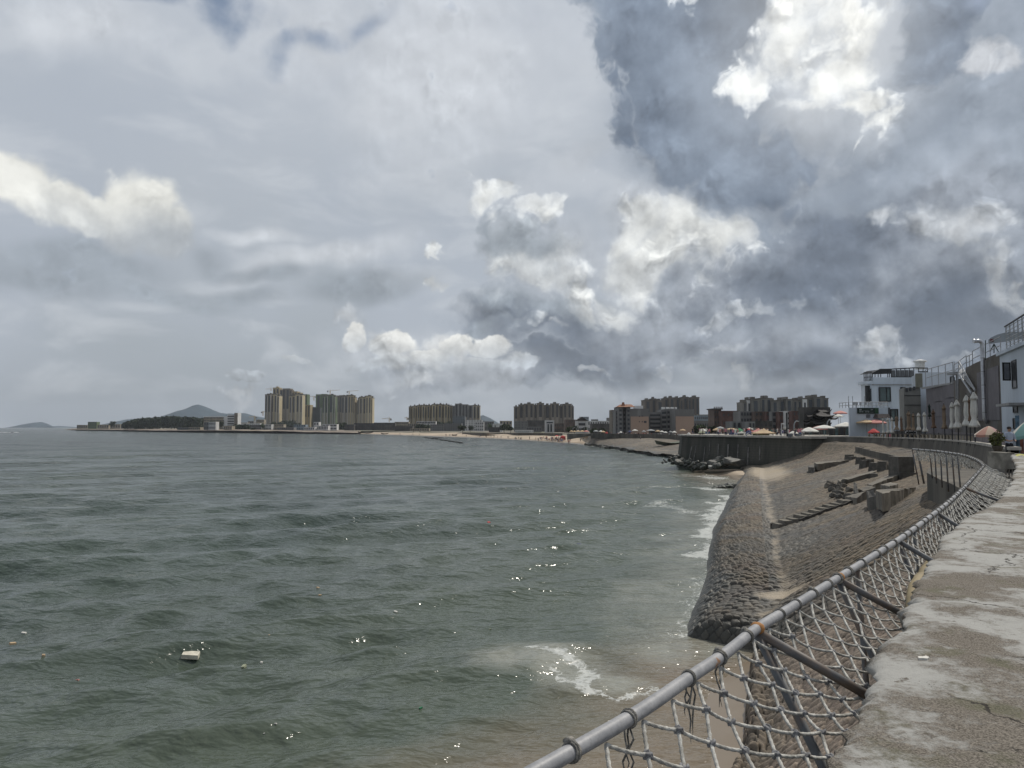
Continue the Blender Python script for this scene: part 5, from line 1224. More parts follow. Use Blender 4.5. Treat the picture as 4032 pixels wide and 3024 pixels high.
# ---- vegetation
def leaf_mat(name, col):
    m = bpy.data.materials.new(name); m.use_nodes = True; t = NT(m.node_tree); b = t.n['Principled BSDF']
    g = t.new('ShaderNodeNewGeometry'); oc = t.new('ShaderNodeTexCoord').outputs['Object']
    n = t.noise(oc, .35, 4, .6)
    c = t.mix(t.mr(n, .35, .65), tuple(x*.55 for x in col), tuple(x*1.5 for x in col)); t.lk(c, b.inputs['Base Color']); b.inputs['Roughness'].default_value = .6; b.inputs['Specular IOR Level'].default_value = .2
    return m
M_LEAFD = leaf_mat('dark leaves', (.030, .045, .020)); M_LEAFG = leaf_mat('green leaves', (.050, .078, .026)); M_BARK = mat('bark', (.09, .07, .05), .95, .3, 3)
def leafcloud(ells, n_, size, seedv):
    rg = np.random.default_rng(seedv); vs = []; fs = []; tot = sum(e[3]*e[4]*e[5] for e in ells)
    for e in ells:
        k = max(4, int(n_*e[3]*e[4]*e[5]/tot)); d = rg.normal(size=(k, 3)); d /= np.linalg.norm(d, axis=1, keepdims=True); r = rg.random(k)**.35
        p = np.array(e[:3])+d*r[:, None]*np.array(e[3:6])
        a = rg.normal(size=(k, 3)); a /= np.linalg.norm(a, axis=1, keepdims=True); b = np.cross(a, rg.normal(size=(k, 3))); b /= np.linalg.norm(b, axis=1, keepdims=True)
        s = size*(.5+rg.random(k))[:, None]
        q = np.stack([p+a*s, p+b*s*.6, p-a*s, p-b*s*.6], 1).reshape(-1, 3); o = len(vs); vs += q.tolist(); fs += [(o+4*i, o+4*i+1, o+4*i+2, o+4*i+3) for i in range(k)]
    return vs, fs
def tree(px, ytop, Y, wpx, z0, lab, seedv, m=M_LEAFD, group=None, n_=900, name='tree'):
    x, _, zt = at(px, ytop, Y); x = x; h_ = zt-z0; w_ = wpx/3024*Y/2; rn = random.Random(seedv)
    root = empty(name, (x, Y, z0), lab, 'tree', group)
    mb = MB(); mb.tube([(0, 0, -.2), (.05*h_*rn.uniform(-1, 1), 0, h_*.3), (.08*h_*rn.uniform(-1, 1), 0, h_*.75)], [h_*.035, h_*.025, h_*.008], 6)
    for i in range(5):
        a = rn.uniform(0, 6.28); mb.tube([(0, 0, h_*.3), (math.cos(a)*w_*.5, math.sin(a)*w_*.5, h_*.6)], [h_*.015, h_*.005], 4)
    mb.obj('trunk', M_BARK, root)
    el_ = [(rn.uniform(-.6, .6)*w_, rn.uniform(-.5, .5)*w_, h_*rn.uniform(.40, .84), w_*rn.uniform(.25, .55), w_*rn.uniform(.25, .5), h_*rn.uniform(.10, .2)) for _ in range(9)]+[(0, 0, h_*.6, w_*.6, w_*.5, h_*.28)]
    v_, f_ = leafcloud(el_, n_, max(.25, w_*.09), seedv); mb = MB(); mb.add(v_, f_); mb.obj('crown', m, root)
    return root
# casuarina wood on the point: one mass
mb = MB(); rgf = random.Random(5)
for k in range(150):
    px = 492+rgf.random()*318; Yt = rgf.uniform(1330, 1440); q = (px-492)/318
    top = np.interp(px, [492, 520, 560, 620, 665, 720, 780, 810], [1662, 1652, 1645, 1641, 1638, 1640, 1643, 1649])+rgf.uniform(-1.5, 5); x, _, zt = at(px, top, Yt)
    w_ = rgf.uniform(5, 9); v_, f_ = leafcloud([(x, Yt, (zt+4)/2, w_*.7, w_*.7, (zt-4)/2*.9), (x+rgf.uniform(-3, 3), Yt, zt-4, w_*.5, w_*.5, 4)], 200, 1.5, k); mb.add(v_, f_)
tag(mb.obj('woodland', M_LEAFD), 'dense dark wood of shore trees on the point below the hill', 'woodland', None, 'stuff')
mb = MB()
for (xa, xb, yt, Yt, dk) in [(1066, 1180, 1663, 1500, 1), (1325, 1360, 1665, 1150, 0), (1625, 1690, 1672, 900, 1), (1100, 1180, 1655, 1560, 1), (975, 1040, 1677, 1050, 1), (920, 975, 1672, 1100, 1), (1686, 1780, 1660, 1080, 1)]:
    for k in range(int((xb-xa)/4)):
        px = xa+(xb-xa)*rgf.random(); x, _, zt = at(px, yt+rgf.uniform(-3, 6), Yt); v_, f_ = leafcloud([(x, Yt+rgf.uniform(-6, 6), (zt+3)/2, 5, 5, (zt-3)/2)], 110, 1.2, int(px*10)); mb.add(v_, f_)
tag(mb.obj('shrubbery', M_LEAFD), 'dark greenery along the foot of the far towers', 'greenery', None, 'stuff')
tree(443, 1657, 1480, 30, 4, 'round dark tree standing alone near the tip of the point', 3)
for k, (px, yt, w_, Yt, lab) in enumerate([(838, 1654, 40, 1090, 'dark tree right of the long school wing'), (870, 1656, 34, 1080, 'dark tree in front of the white banded school'), (1000, 1683, 30, 1000, 'low tree on the bank left of the towers'), (1034, 1663, 22, 1000, 'slim dark tree in front of the leftmost tower'),
    (1822, 1672, 40, 690, 'dark tree at the foot of the grey blue block'), (1852, 1674, 30, 690, 'dark tree left of the conical one on the white houses'), (1930, 1663, 22, 700, 'conical tree in front of the white terraced houses'), (1985, 1668, 62, 620, 'wide dark tree cluster left of the long brown grey block'), (2010, 1676, 40, 610, 'lower tree right of the wide dark cluster'),
    (2240, 1677, 36, 480, 'palm like tree behind the red tents'), (2262, 1676, 40, 470, 'bushy tree below the brown gable'), (2300, 1680, 30, 460, 'small tree before the white balconied villa'), (2335, 1684, 36, 440, 'small tree right of the white villa'), (2375, 1683, 40, 430, 'low dark tree on the far promenade'),
    (2740, 1676, 40, 290, 'left lobe of the dark trees behind the bastion'), (2768, 1668, 60, 285, 'tallest dark tree behind the bastion umbrellas'), (2800, 1672, 50, 290, 'right dark tree behind the bastion umbrellas')]):
    tree(px, yt, Yt, w_, 3.5 if Yt > 350 else 4.5, lab, 40+k, M_LEAFD if k % 3 else M_LEAFG, 'trees round the bay')
# ---- middle ground buildings
def b1(lab, x0, x1, yt, Y, m, **k): return bldg(lab, [(x0, x1, yt)], Y, k.pop('dep', 12), m, **k)
b1('flat roofed grey building on the tip of the point', 305, 347, 1673, 1560, M_BEIGE, grid=(1, 5, .5, .5), name='house')
b1('taller square building on the tip of the point', 348, 383, 1661, 1540, M_GREENT, grid=(3, 4), name='house')
b1('low pale building right of the square one on the point', 386, 430, 1672, 1530, M_BEIGE, grid=(1, 5), name='house')
b1('low building behind the lone round tree', 436, 476, 1670, 1520, M_BEIGE, grid=(1, 4), name='house')
b1('small shed right of the lone round tree', 478, 512, 1673, 1500, M_GREYB, grid=(1, 3), name='house')
r_, i_, x_ = b1('long school wing with pale roof edge below the big hill', 803, 884, 1641, 1180, M_BEIGE, grid=(5, 14, .55, .5), name='school_wing')
part_box('roof_edge', (i_[0][0], i_[0][3]-.4, i_[0][2]), (i_[0][1]*1.02, .8, 1.2), M_WHITE, r_)
r_, i_, x_ = bldg('white banded school building with a dark stair tower', [(882, 896, 1640), (896, 924, 1633), (924, 937, 1626)], 1120, 14, M_WHITE, name='school_building')
for k in range(6): part_box('window_band', (i_[1][0], i_[1][3]-.1, i_[1][2]*(k+.5)/6.2), (i_[1][1]*.9, .4, 1.7), M_WIN, r_)
part_box('stair_tower', (i_[2][0], i_[2][3]-.3, i_[2][2]*.5), (i_[2][1], .8, i_[2][2]), M_GREYT, r_)
b1('small white two storey house in front of the wood', 823, 851, 1661, 1050, M_WHITE, grid=(2, 6), name='house'); b1('grey blank house left of the small white one', 805, 822, 1662, 1050, M_GREYB, name='house', grid=(2, 2))
for k, (x0, x1, yt, Yd, m, lab, g) in enumerate([(700, 745, 1683, 1060, M_GREYB, 'long low shed on the bank, left one', (1, 6)), (745, 790, 1682, 1055, M_BEIGE, 'long low shed on the bank, right one', (1, 6)), (883, 915, 1677, 1040, M_BEIGE, 'low shed with a slanted pale roof below the school', (1, 4)),
    (945, 975, 1664, 1180, M_BEIGE, 'pale low house right of the school', (2, 4)), (978, 1000, 1658, 1250, M_GREYB, 'pale house under the low crane', (2, 3)), (1010, 1040, 1652, 1300, M_BEIGE, 'row of pale houses left of the leftmost tower', (3, 6)), (950, 1025, 1667, 1120, M_WHITE, 'long pale roofed hall left of the towers', (1, 9)),
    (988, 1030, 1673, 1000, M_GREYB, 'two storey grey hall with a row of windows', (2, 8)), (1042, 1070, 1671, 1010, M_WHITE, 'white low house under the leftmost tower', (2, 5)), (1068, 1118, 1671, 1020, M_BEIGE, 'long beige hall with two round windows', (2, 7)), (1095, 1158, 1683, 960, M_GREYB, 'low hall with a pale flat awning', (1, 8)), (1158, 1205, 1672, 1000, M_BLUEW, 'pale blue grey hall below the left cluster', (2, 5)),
    (1198, 1240, 1682, 960, M_WHITE, 'low white wall like house with a pale base', (1, 5)), (1236, 1256, 1662, 1010, M_WHITE, 'small white tower house with an arched front', (2, 2)), (1250, 1293, 1676, 965, M_WHITE, 'white house with seven arched openings', (1, 7, .5, .6)), (1270, 1327, 1670, 1000, M_WHITE, 'white modern villa with dark roof shadow', (2, 4, .8, .4)),
    (1357, 1395, 1671, 960, M_DKB, 'dark brown house left of the long dark block', (2, 5)), (1395, 1473, 1666, 970, M_DKB, 'long dark brown block below the rightmost tower', (3, 12)), (1473, 1556, 1664, 960, M_DKB, 'dark wide block under the right hand crane', (2, 8)), (1554, 1610, 1661, 980, M_BEIGE, 'beige block left of the white balconies', (3, 8)),
    (1640, 1716, 1659, 930, M_WHITE, 'white block with long balconies below the tan terrace', (3, 7, .85, .45)), (1606, 1645, 1667, 900, M_BEIGE, 'beige block with small square windows', (2, 5)), (1556, 1625, 1678, 850, M_DKB, 'dark shop row with blue awnings by the beach', (1, 8)), (1615, 1690, 1687, 820, M_BEIGE, 'low tan yard buildings at the head of the beach', (1, 8)),
    (1695, 1748, 1671, 800, M_GREYB, 'left half of the grey three storey flats on the beach', (3, 6, .35, .5)), (1748, 1818, 1667, 805, M_GREYB, 'right half of the grey flats on the beach, taller', (4, 8, .35, .45)), (1783, 1831, 1639, 850, mat('blue grey plaster', (.14, .16, .17), .9, .2), 'tall grey blue block with a pale roof line', (6, 5, .3, .4)),
    (1831, 1898, 1654, 840, M_WHITE, 'white five storey block with horizontal bands', (5, 6, .35, .4)), (1872, 1905, 1662, 800, M_WHITE, 'white stepped house right of the banded block', (3, 4)), (1900, 1945, 1659, 860, M_GREYB, 'grey roofs behind the white stepped house', (2, 5)), (1940, 1979, 1668, 700, M_WHITE, 'bright white two storey house with two dark windows', (1, 2, .2, .5)),
    (1968, 2016, 1657, 900, M_BEIGE, 'green tinged beige block behind the dark trees', (2, 4)), (1925, 1968, 1682, 640, M_DKB, 'dark boat shed behind the beach wall', (1, 5)), (2024, 2078, 1658, 700, M_GREYB, 'grey house with two windows on its right side', (4, 4, .3, .3)), (2075, 2148, 1655, 720, M_DKB, 'wide dark apartment block with tiny windows', (4, 9, .3, .35)),
    (2072, 2132, 1680, 640, M_GREYB, 'low grey building in front of the dark apartment block', (1, 6)), (2028, 2100, 1694, 600, M_WHITE, 'long low white wall building above the beach', (1, 9, .3, .3)), (2182, 2226, 1667, 640, M_BROWN, 'low brown building right of the white modern house', (2, 5)), (2225, 2268, 1652, 600, M_BROWN, 'brown gabled building beside the white villa', (3, 4, .3, .3)),
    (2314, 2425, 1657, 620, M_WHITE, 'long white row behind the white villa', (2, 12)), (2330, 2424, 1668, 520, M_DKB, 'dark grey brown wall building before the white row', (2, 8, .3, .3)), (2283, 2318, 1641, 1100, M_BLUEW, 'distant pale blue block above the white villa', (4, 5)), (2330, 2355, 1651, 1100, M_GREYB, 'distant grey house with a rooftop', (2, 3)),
    (2392, 2402, 1645, 900, M_GREYB, 'tiny rooftop tank house on the skyline', (1, 1)), (2408, 2425, 1614, 480, M_GREYT, 'slim grey tower left of the orange roofed flats', (9, 2, .4, .4)),
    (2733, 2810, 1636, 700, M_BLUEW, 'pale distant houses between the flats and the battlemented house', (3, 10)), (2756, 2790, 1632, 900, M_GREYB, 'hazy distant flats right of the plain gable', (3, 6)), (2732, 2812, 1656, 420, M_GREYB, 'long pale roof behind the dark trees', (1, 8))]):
    b1(lab, x0, x1, yt, Yd, m, grid=g, name='house', cat='house')
# white modern house with the arch like front
r_, i_, x_ = bldg('white modern house with two tall dark window strips and a notched roof', [(2147, 2182, 1655)], 600, 12, M_WHITE, name='house', cat='house')
cx, w_, h_, yf = i_[0]
part_box('window_strip', (cx-w_*.17, yf-.1, h_*.38), (w_*.18, .4, h_*.62), M_GLASS, r_); part_box('window_strip', (cx+w_*.16, yf-.1, h_*.38), (w_*.18, .4, h_*.62), M_GLASS, r_); part_box('roof_light', (cx, yf-.1, h_*.82), (w_*.7, .4, h_*.10), M_GLASS, r_)
# white villa with dark pitched roof
r_, i_, x_ = bldg('white villa with balconies under a dark pitched roof', [(2268, 2314, 1657)], 560, 10, M_WHITE, name='villa', cat='house')
cx, w_, h_, yf = i_[0]
for a in (.30, .72): part_box('balcony_opening', (cx, yf-.1, h_*a), (w_*.55, .5, h_*.2), M_WIN, r_)
part_box('pillar', (cx-w_*.42, yf-.5, h_*.5), (w_*.06, .6, h_), M_WHITE, r_); part_box('pillar', (cx+w_*.42, yf-.5, h_*.5), (w_*.06, .6, h_), M_WHITE, r_)
mb = MB(); mb.add([(cx-w_*.55, yf-.5, h_), (cx+w_*.55, yf-.5, h_), (cx+w_*.55, yf+10, h_), (cx-w_*.55, yf+10, h_), (cx, yf-.5, h_+3), (cx, yf+10, h_+3)], [(0, 1, 4), (2, 3, 5), (0, 4, 5, 3), (1, 2, 5, 4), (0, 3, 2, 1)]); mb.obj('roof', M_DTILE, r_)
# orange roofed flats with peach gable
r_, i_, x_ = bldg('flats with bay windows, orange tiled roof and a plain peach gable', [(2424, 2434, 1617, 4), (2434, 2452, 1602, 0), (2452, 2466, 1602, 3), (2466, 2482, 1604, -1), (2482, 2554, 1609, -1)], 390, 16, M_GREYB, name='apartment_building', z0=4.2)
for k in (0, 1, 2, 3):
    cx, w_, h_, yf = i_[k]
    for f_ in range(6): part_box('window', (cx, yf-.08, h_*(f_+.5)/6.3), (w_*.55, .3, h_/6.3*.5), M_WIN, r_)
cx, w_, h_, yf = i_[4]
part_box('gable_panel', (cx+w_*.0, yf-.06, h_*.35), (w_*.98, .2, h_*.70), M_PINK, r_)
for (px, py, sw, sh) in [(1002, 440, 12, 12), (1038, 438, 12, 12), (1002, 507, 12, 14), (1038, 507, 12, 14), (1075, 510, 32, 24)]:
    X_, Y_, Z_ = at(*A4(px, py), 389); part_box('window', (X_-x_, yf-.2, Z_-4.2), (sw/3.16/3024*389, .2, sh/3.16/3024*389), M_WIN, r_)
X0, X1 = (2432-2016)/3024*388-x_, (2500-2016)/3024*388-x_; zt = at(2016, 1602, 388)[2]-4.2
mb = MB(); mb.add([(X0, yf-1.2, zt), (X1, yf-1.2, zt), (X1, yf+10, zt), (X0, yf+10, zt), (X0+2, yf+4, zt+1.4), (X1-1, yf+4, zt+1.4)], [(0, 1, 5, 4), (2, 3, 4, 5), (0, 4, 3), (1, 2, 5), (0, 3, 2, 1)]); mb.box((X0+3.2, yf+2, zt+1.6), (1.6, 1.6, 1.6), 0, .6, .6); mb.obj('roof', M_TILE, r_)
part_box('roof_room', ((2525-2016)/3024*390-x_, 2, at(2016, 1596, 390)[2]-4.2-2), (4.2, 6, 4), M_WHITE, r_)
# middle balconied block and right gable
r_, i_, x_ = bldg('balconied flats between the two plain gables, water tanks on the roof', [(2554, 2604, 1623, 3), (2604, 2624, 1612, 1), (2624, 2659, 1610, 0)], 400, 14, M_GREYB, name='apartment_building', z0=4.2)
for k in range(3):
    cx, w_, h_, yf = i_[k]
    for f_ in range(5):
        part_box('balcony', (cx, yf-.5, h_*(f_+.22)/5.4), (w_*.80, 1.0, h_/5.4*.34), M_GREYB, r_); part_box('window', (cx, yf-.06, h_*(f_+.66)/5.4), (w_*.80, .2, h_/5.4*.46), M_WIN, r_)
for k in range(7):
    mb = MB(); mb.lathe([(.0, 0), (.55, 0), (.6, .8), (.5, 1.2), (0, 1.25)], 10, ((2618+k*9-2016)/3024*400-x_, 1.5*(k % 2), at(2016, 1611, 400)[2]-4.2)); mb.obj('water_tank', mat('tank metal', (.62, .62, .6), .35, .1), r_)
r_, i_, x_ = bldg('block with a plain peach gable and grey upper band, right of the balconies', [(2659, 2732, 1611)], 385, 14, M_GREYB, name='apartment_building', z0=4.2)
cx, w_, h_, yf = i_[0]; part_box('gable_panel', (cx, yf-.06, h_*.36), (w_*.98, .2, h_*.72), M_PINK, r_)
# battlemented brown house and the long row
r_, i_, x_ = bldg('brown corner house with a flaring battlemented roof', [(2811, 2840, 1613)], 330, 10, M_BROWN, name='house', cat='house', z0=4.5, grid=(5, 3, .4, .4))
cx, w_, h_, yf = i_[0]; part_box('roof_brim', (cx, 0, h_+.3), (w_*1.25, 12, .5), M_DKB, r_)
for k in range(5): part_box('merlon', (cx-w_*.5+k*w_*.25, yf-.8, h_+.9), (w_*.12, .5, .7), M_GREYB, r_)
bldg('low brick fronted building with a grey parapet', [(2840, 2915, 1619)], 325, 10, M_BRICK, name='house', cat='house', z0=4.5, grid=(3, 4, .25, .3), roofbox=[(2842, 2912, 1617)])
for k, (x0, x1, yt, m, lab, g) in enumerate([(2915, 2971, 1619, M_GREYB, 'grey four storey house with wide glazed balconies', (4, 5, .7, .5)), (2971, 3017, 1620, M_BROWN, 'brown house with three windows a floor', (4, 3, .45, .45)), (3017, 3040, 1621, M_BRICK, 'narrow red brown house in the row', (4, 2, .4, .4)), (3040, 3068, 1620, M_GREYB, 'grey house with a tall glazed bay', (4, 2, .8, .6)), (3068, 3098, 1621, M_BRICK, 'red brown house behind the camera mast', (4, 3, .4, .4)), (3098, 3120, 1618, M_WHITE, 'narrow white house with curved balconies', (5, 1, .7, .4)), (3120, 3178, 1618, M_BRICK, 'dark red house next to the temple roofs', (4, 4, .3, .4)), (3178, 3262, 1630, M_DKB, 'dark building behind the temple roofs', (3, 6))]):
    bldg(lab, [(x0, x1, yt)], 300-k*4, 10, m, name='house', cat='house', z0=4.8, grid=g, group='row of four storey houses')
bldg('low grey house with two framed windows behind the umbrellas', [(2883, 2916, 1659)], 240, 8, M_GREYB, name='house', cat='house', z0=5, grid=(2, 2, .5, .55)); bldg('low brown block behind the green canopy', [(2972, 3040, 1657)], 235, 8, M_DKB, name='house', cat='house', z0=5, grid=(2, 4, .3, .3))
bldg('pale low house right of the brown block', [(2946, 2972, 1660)], 232, 8, M_GREYB, name='house', cat='house', z0=5, grid=(2, 2))
# temple like pavilion roofs
def curved_roof(root, x, y, z, w_, d_, h_, m, lift=.5):
    mb = MB(); N = 9; vs = []
    for j in range(N):
        v = j/(N-1)*2-1
        for i in range(N):
            u = i/(N-1)*2-1; r = max(abs(u), abs(v)); zz = h_*(1-r)**1.6+lift*(abs(u)*abs(v))**3*h_*.6; vs.append((x+u*w_/2, y+v*d_/2, z+zz))
    for q in list(vs): vs.append((q[0], q[1], q[2]-.18))
    fs = [(j*N+i, j*N+i+1, (j+1)*N+i+1, (j+1)*N+i) for j in range(N-1) for i in range(N-1)]; o_ = N*N; fs += [tuple(o_+a for a in f[::-1]) for f in fs]
    bd = [i for i in range(N)]+[j*N+N-1 for j in range(1, N)]+[(N-1)*N+i for i in range(N-2, -1, -1)]+[j*N for j in range(N-2, 0, -1)]
    fs += [(bd[i], bd[(i+1) % len(bd)], bd[(i+1) % len(bd)]+o_, bd[i]+o_) for i in range(len(bd))]
    mb.add(vs, fs); return mb.obj('roof', m, root)
tp = empty('pavilion', ((3222-2016)/3024*215, 215, 5.5), 'dark temple like pavilion with stacked upturned roofs', 'pavilion')
for k, (px, py, wp) in enumerate([(3222, 1640, 90), (3205, 1656, 70), (3240, 1622, 60), (3195, 1668, 60), (3256, 1650, 60), (3225, 1675, 90)]):
    X_, _, Z_ = at(px, py, 215); curved_roof(tp, X_-tp.location.x, (k % 3)*2-2, Z_-5.5, wp/3024*215, 6, 1.5, M_DTILE, 1.0)
mb = MB(); mb.box((0, 3, 4.2), (7.5, 4, 8.4)); mb.obj('wall', M_DKB, tp)
for k in range(4): mb = MB(); mb.tube([(-3.6+k*2.4, -3.2, 0), (-3.6+k*2.4, -3.2, 3)], .18, 8); mb.obj('column', M_BRICK, tp)
# ================================================================== right hand waterfront
def wall_int(px):       # where a picture column meets the sea wall line
    r = (px-2016)/3024; best = None
    for p, q in zip(SW[:-1], SW[1:]):
        a, b = p[0]-r*p[1], q[0]-r*q[1]
        if a*b <= 0: t = a/(a-b+1e-9); c3 = p+(q-p)*t; best = c3 if best is None or c3[1] < best[1] else best
    return best if best is not None else SW[np.argmin(np.abs(SW[:, 0]/SW[:, 1]-r))]
M_WBLD = mat('white painted wall', (.55, .61, .67), .85, .08, .5, .15, 20, col2=(.46, .51, .56), streak=(1, 1, .2))
M_FRAME = mat('black window frame', (.012, .013, .014), .5, .2, 3); M_TAUPE = mat('taupe stucco', (.105, .092, .075), .9, .25, .5, .2, 10, col2=(.135, .13, .125)); M_PUR = mat('grey mauve wall', (.155, .145, .155), .9, .15, .5)
M_TENT = mat('grey tent fabric', (.26, .29, .31), .8, .1, .5); M_DUCT = mat('galvanised duct', (.50, .51, .53), .32, .15, 2, metal=.7)
M_RAIL = mat('handrail', (.30, .31, .32), .45, .1, 3); M_TEAL = mat('teal glass', (.07, .105, .105), .15, .25, .8); M_BLUEP = mat('faded blue paint', (.055, .11, .155), .7, .3, 4); M_GREENS = mat('dark green sign', (.008, .022, .014), .5, .2, 2); M_LETTER = mat('pale lettering', (.30, .33, .33), .6, .1)
M_GRN2 = mat('green sign panel', (.02, .075, .03), .5, .3, 2); M_CHIMW = mat('white chimney', (.62, .62, .6), .5, .1)
F0 = np.array([39.5, 62.0]); FD = np.array([2.9, 7.0])
def fpt(px):            # the frontage line through the near white house
    r = (px-2016)/3024; k = (r*F0[1]-F0[0])/(FD[0]-r*FD[1]); return F0+FD*k
FN = np.array([-FD[1], FD[0]])/np.linalg.norm(FD); FN = FN if FN[0] < 0 else -FN
FU = FD/np.linalg.norm(FD)
class Loc:              # helper: build pieces in world space, then shift to the root
    def __init__(s, name, loc_, label, cat, group=None): s.r = empty(name, loc_, label, cat, group); s.l = Vector(loc_)
    def put(s, mb, name, m, smooth=False, parent=None):
        mb.v = [(a-s.l.x, b-s.l.y, c3-s.l.z) for a, b, c3 in mb.v]; o = mb.obj(name, m, s.r, smooth)
        if parent: o.parent = parent
        return o
def zat(py, p): return at(2016, py, p[1])[2]
def fquad(mb, pa, pb, z0, z1, t=.1, off=0.0):    # a thin box on the frontage between two plan points
    a = pa+FN*off; b = pb+FN*off; c3 = b-FN*t; d = a-FN*t
    mb.prism([tuple(a), tuple(b), tuple(c3), tuple(d)], z0, z1); return mb
# --- near white house
nh = Loc('white_house', (39.5, 62, 6.6), 'white painted house with an open black framed window at the right edge', 'house')
pN = F0-FU*20; zR = zat(1402, F0)
mb = MB(); bk = -FN*9; mb.prism([tuple(F0), tuple(pN), tuple(pN+bk), tuple(F0+bk)], 5.5, zR); nh.put(mb, 'wall', M_WBLD)
mb = MB(); a_p = F0+FN*.22+FU*.2; mb.prism([tuple(a_p), tuple(pN+FN*.22), tuple(pN+bk), tuple(a_p+bk)], zR+.002, zR+.26); nh.put(mb, 'coping', M_WBLD)
def near_f(px, py): p = fpt(px); return p, zat(py, p)
def window(lc, px0, px1, py0, py1, m=M_GLASS, fr=.09, bars=0, mf=M_FRAME, rec=.06):
    p0, p1 = fpt(px0), fpt(px1); zt, zb = zat(py0, (p0+p1)/2), zat(py1, (p0+p1)/2)
    mb = MB(); fquad(mb, p0, p1, zb, zt, .12, .02); g = lc.put(mb, 'window', m)
    mb = MB(); u = (p1-p0)/np.linalg.norm(p1-p0)
    fquad(mb, p0, p1, zt-fr, zt, .12, rec); fquad(mb, p0, p1, zb, zb+fr, .12, rec); fquad(mb, p0, p0+u*fr, zb+fr, zt-fr, .12, rec); fquad(mb, p1-u*fr, p1, zb+fr, zt-fr, .12, rec)
    for i in range(bars): c3 = p0+(p1-p0)*(i+1)/(bars+1); fquad(mb, c3-u*fr*.3, c3+u*fr*.3, zb+fr, zt-fr, .12, rec)
    lc.put(mb, 'window_frame', mf, parent=None); return g
window(nh, 3990, 4009, 1418, 1530, M_WIN, .10); 
# open casement leaf swung out over the wall
p = fpt(3990)+FN*.1; z1, z0 = zat(1427, p), zat(1499, p); d = Vector((-1.0, -.10, 0)).normalized(); W_ = 34/3024*p[1]*1.0
mb = MB()
def leafbox(a, b, za, zb): c3 = (Vector((*a, 0))+Vector((*b, 0)))/2; L_ = (Vector((*b, 0))-Vector((*a, 0))).length; mb.box((c3.x, c3.y, (za+zb)/2), (L_, .06, zb-za), math.atan2(b[1]-a[1], b[0]-a[0]))
q0 = (p[0], p[1]); q1 = (p[0]+d.x*W_, p[1]+d.y*W_)
leafbox(q0, q1, z1-.11, z1); leafbox(q0, q1, z0, z0+.11); leafbox(q1, (q1[0]-d.x*.11, q1[1]-d.y*.11), z0+.11, z1-.11); leafbox(q0, (q0[0]+d.x*.09, q0[1]+d.y*.09), z0+.11, z1-.11)
nh.put(mb, 'open_casement_frame', M_FRAME)
mb = MB(); leafbox((q0[0]+d.x*.10, q0[1]), (q1[0]-d.x*.12, q1[1]-d.y*.1), z0+.12, z1-.12); nh.put(mb, 'casement_glass', mat('pale casement glass', (.23, .25, .28), .15, .1))
window(nh, 3990, 4008, 1588, 1626, M_GLASS, .07); window(nh, 3988, 4008, 1646, 1690, M_WIN, .08)
mb = MB(); fquad(mb, fpt(4001)-FU*0, fpt(4060), zat(1598, fpt(4032)), zat(1598, fpt(4032))+.18, 1.4, 1.3); nh.put(mb, 'awning', M_STEEL)
# --- taupe building behind it
tb = Loc('stucco_building', (*fpt(3850), 6.6), 'taupe stucco building with a roof deck, beside the white house', 'building')
pa, pb, pc = F0+FU*.02, fpt(3831), fpt(3806); pd = fpt(3757)
zt1 = zat(1414, (pa+pb)/2); mb = MB(); mb.prism([tuple(pa), tuple(pb), tuple(pb+bk), tuple(pa+bk)], 5.5, zt1)
mb.prism([tuple(pb+FU*.003), tuple(pc), tuple(pc+bk), tuple(pb+bk)], 5.5, zat(1448, pc)); mb.prism([tuple(pc+FU*.003), tuple(pd), tuple(pd+bk), tuple(pc+bk)], 5.5, zat(1500, pd)); tb.put(mb, 'wall', M_TAUPE)
mb = MB(); fquad(mb, fpt(3938), fpt(3852), zat(1655, fpt(3900)), zat(1452, fpt(3900)), .06, .05); tb.put(mb, 'wall_panel', M_PUR)
mb = MB()
def railing(mb, pts, h_=1.0, n_=3, r=.025, nr=1):
    for a, b in zip(pts[:-1], pts[1:]):
        a, b = Vector(a), Vector(b)
        for k in range(nr+1): z = h_*(1-k/(nr+.8)); mb.tube([a+Vector((0, 0, z)), b+Vector((0, 0, z))], r, 6)
        for i in range(n_+1): q = a.lerp(b, i/n_); mb.tube([q, q+Vector((0, 0, h_))], r, 6)
railing(mb, [(*(pa+FN*-.1), zt1), (*(pb+FN*-.1), zt1)], 1.3, 3, .035, 1); railing(mb, [(*(pb+FN*-.1), zat(1448, pc)), (*(pc+FN*-.1), zat(1448, pc))], 1.1, 2, .035, 1); railing(mb, [(*(pc+FN*-.1), zat(1468, pd)), (*(pd+FN*-.1), zat(1480, pd))], 1.2, 2, .035, 1)
tb.put(mb, 'roof_railing', M_RAIL)
# duct
dp = fpt(3891)+FN*.3; zdt, zdb = zat(1343, dp), zat(1646, dp); mb = MB(); 
mb.tube([(dp[0]-.75, dp[1], zdt), (dp[0]-.3, dp[1], zdt+.02), (dp[0]-.1, dp[1], zdt-.04), (dp[0], dp[1], zdt-.25), (dp[0], dp[1], zdt-1.0)]+[(dp[0], dp[1], z) for z in np.linspace(zdt-1.3, zdb, 9)]+[(dp[0]+.08, dp[1], zdb-.25), (dp[0]+.25, dp[1], zdb-.4)], .165, 16)
duct = Loc('exhaust_duct', (dp[0], dp[1], 6.6), 'tall shiny exhaust duct with a hooked top on the taupe building', 'duct'); duct.put(mb, 'pipe', M_DUCT, True)
for z in np.linspace(zdt-1.5, zdb+.5, 5): mb = MB(); mb.tube([(dp[0], dp[1], z-.03), (dp[0], dp[1], z+.03)], .185, 16); duct.put(mb, 'collar', M_STEEL)
mb = MB(); mb.tube([(dp[0]-.76, dp[1], zdt), (dp[0]-.70, dp[1], zdt)], .19, 16); duct.put(mb, 'rim', M_DUCT)
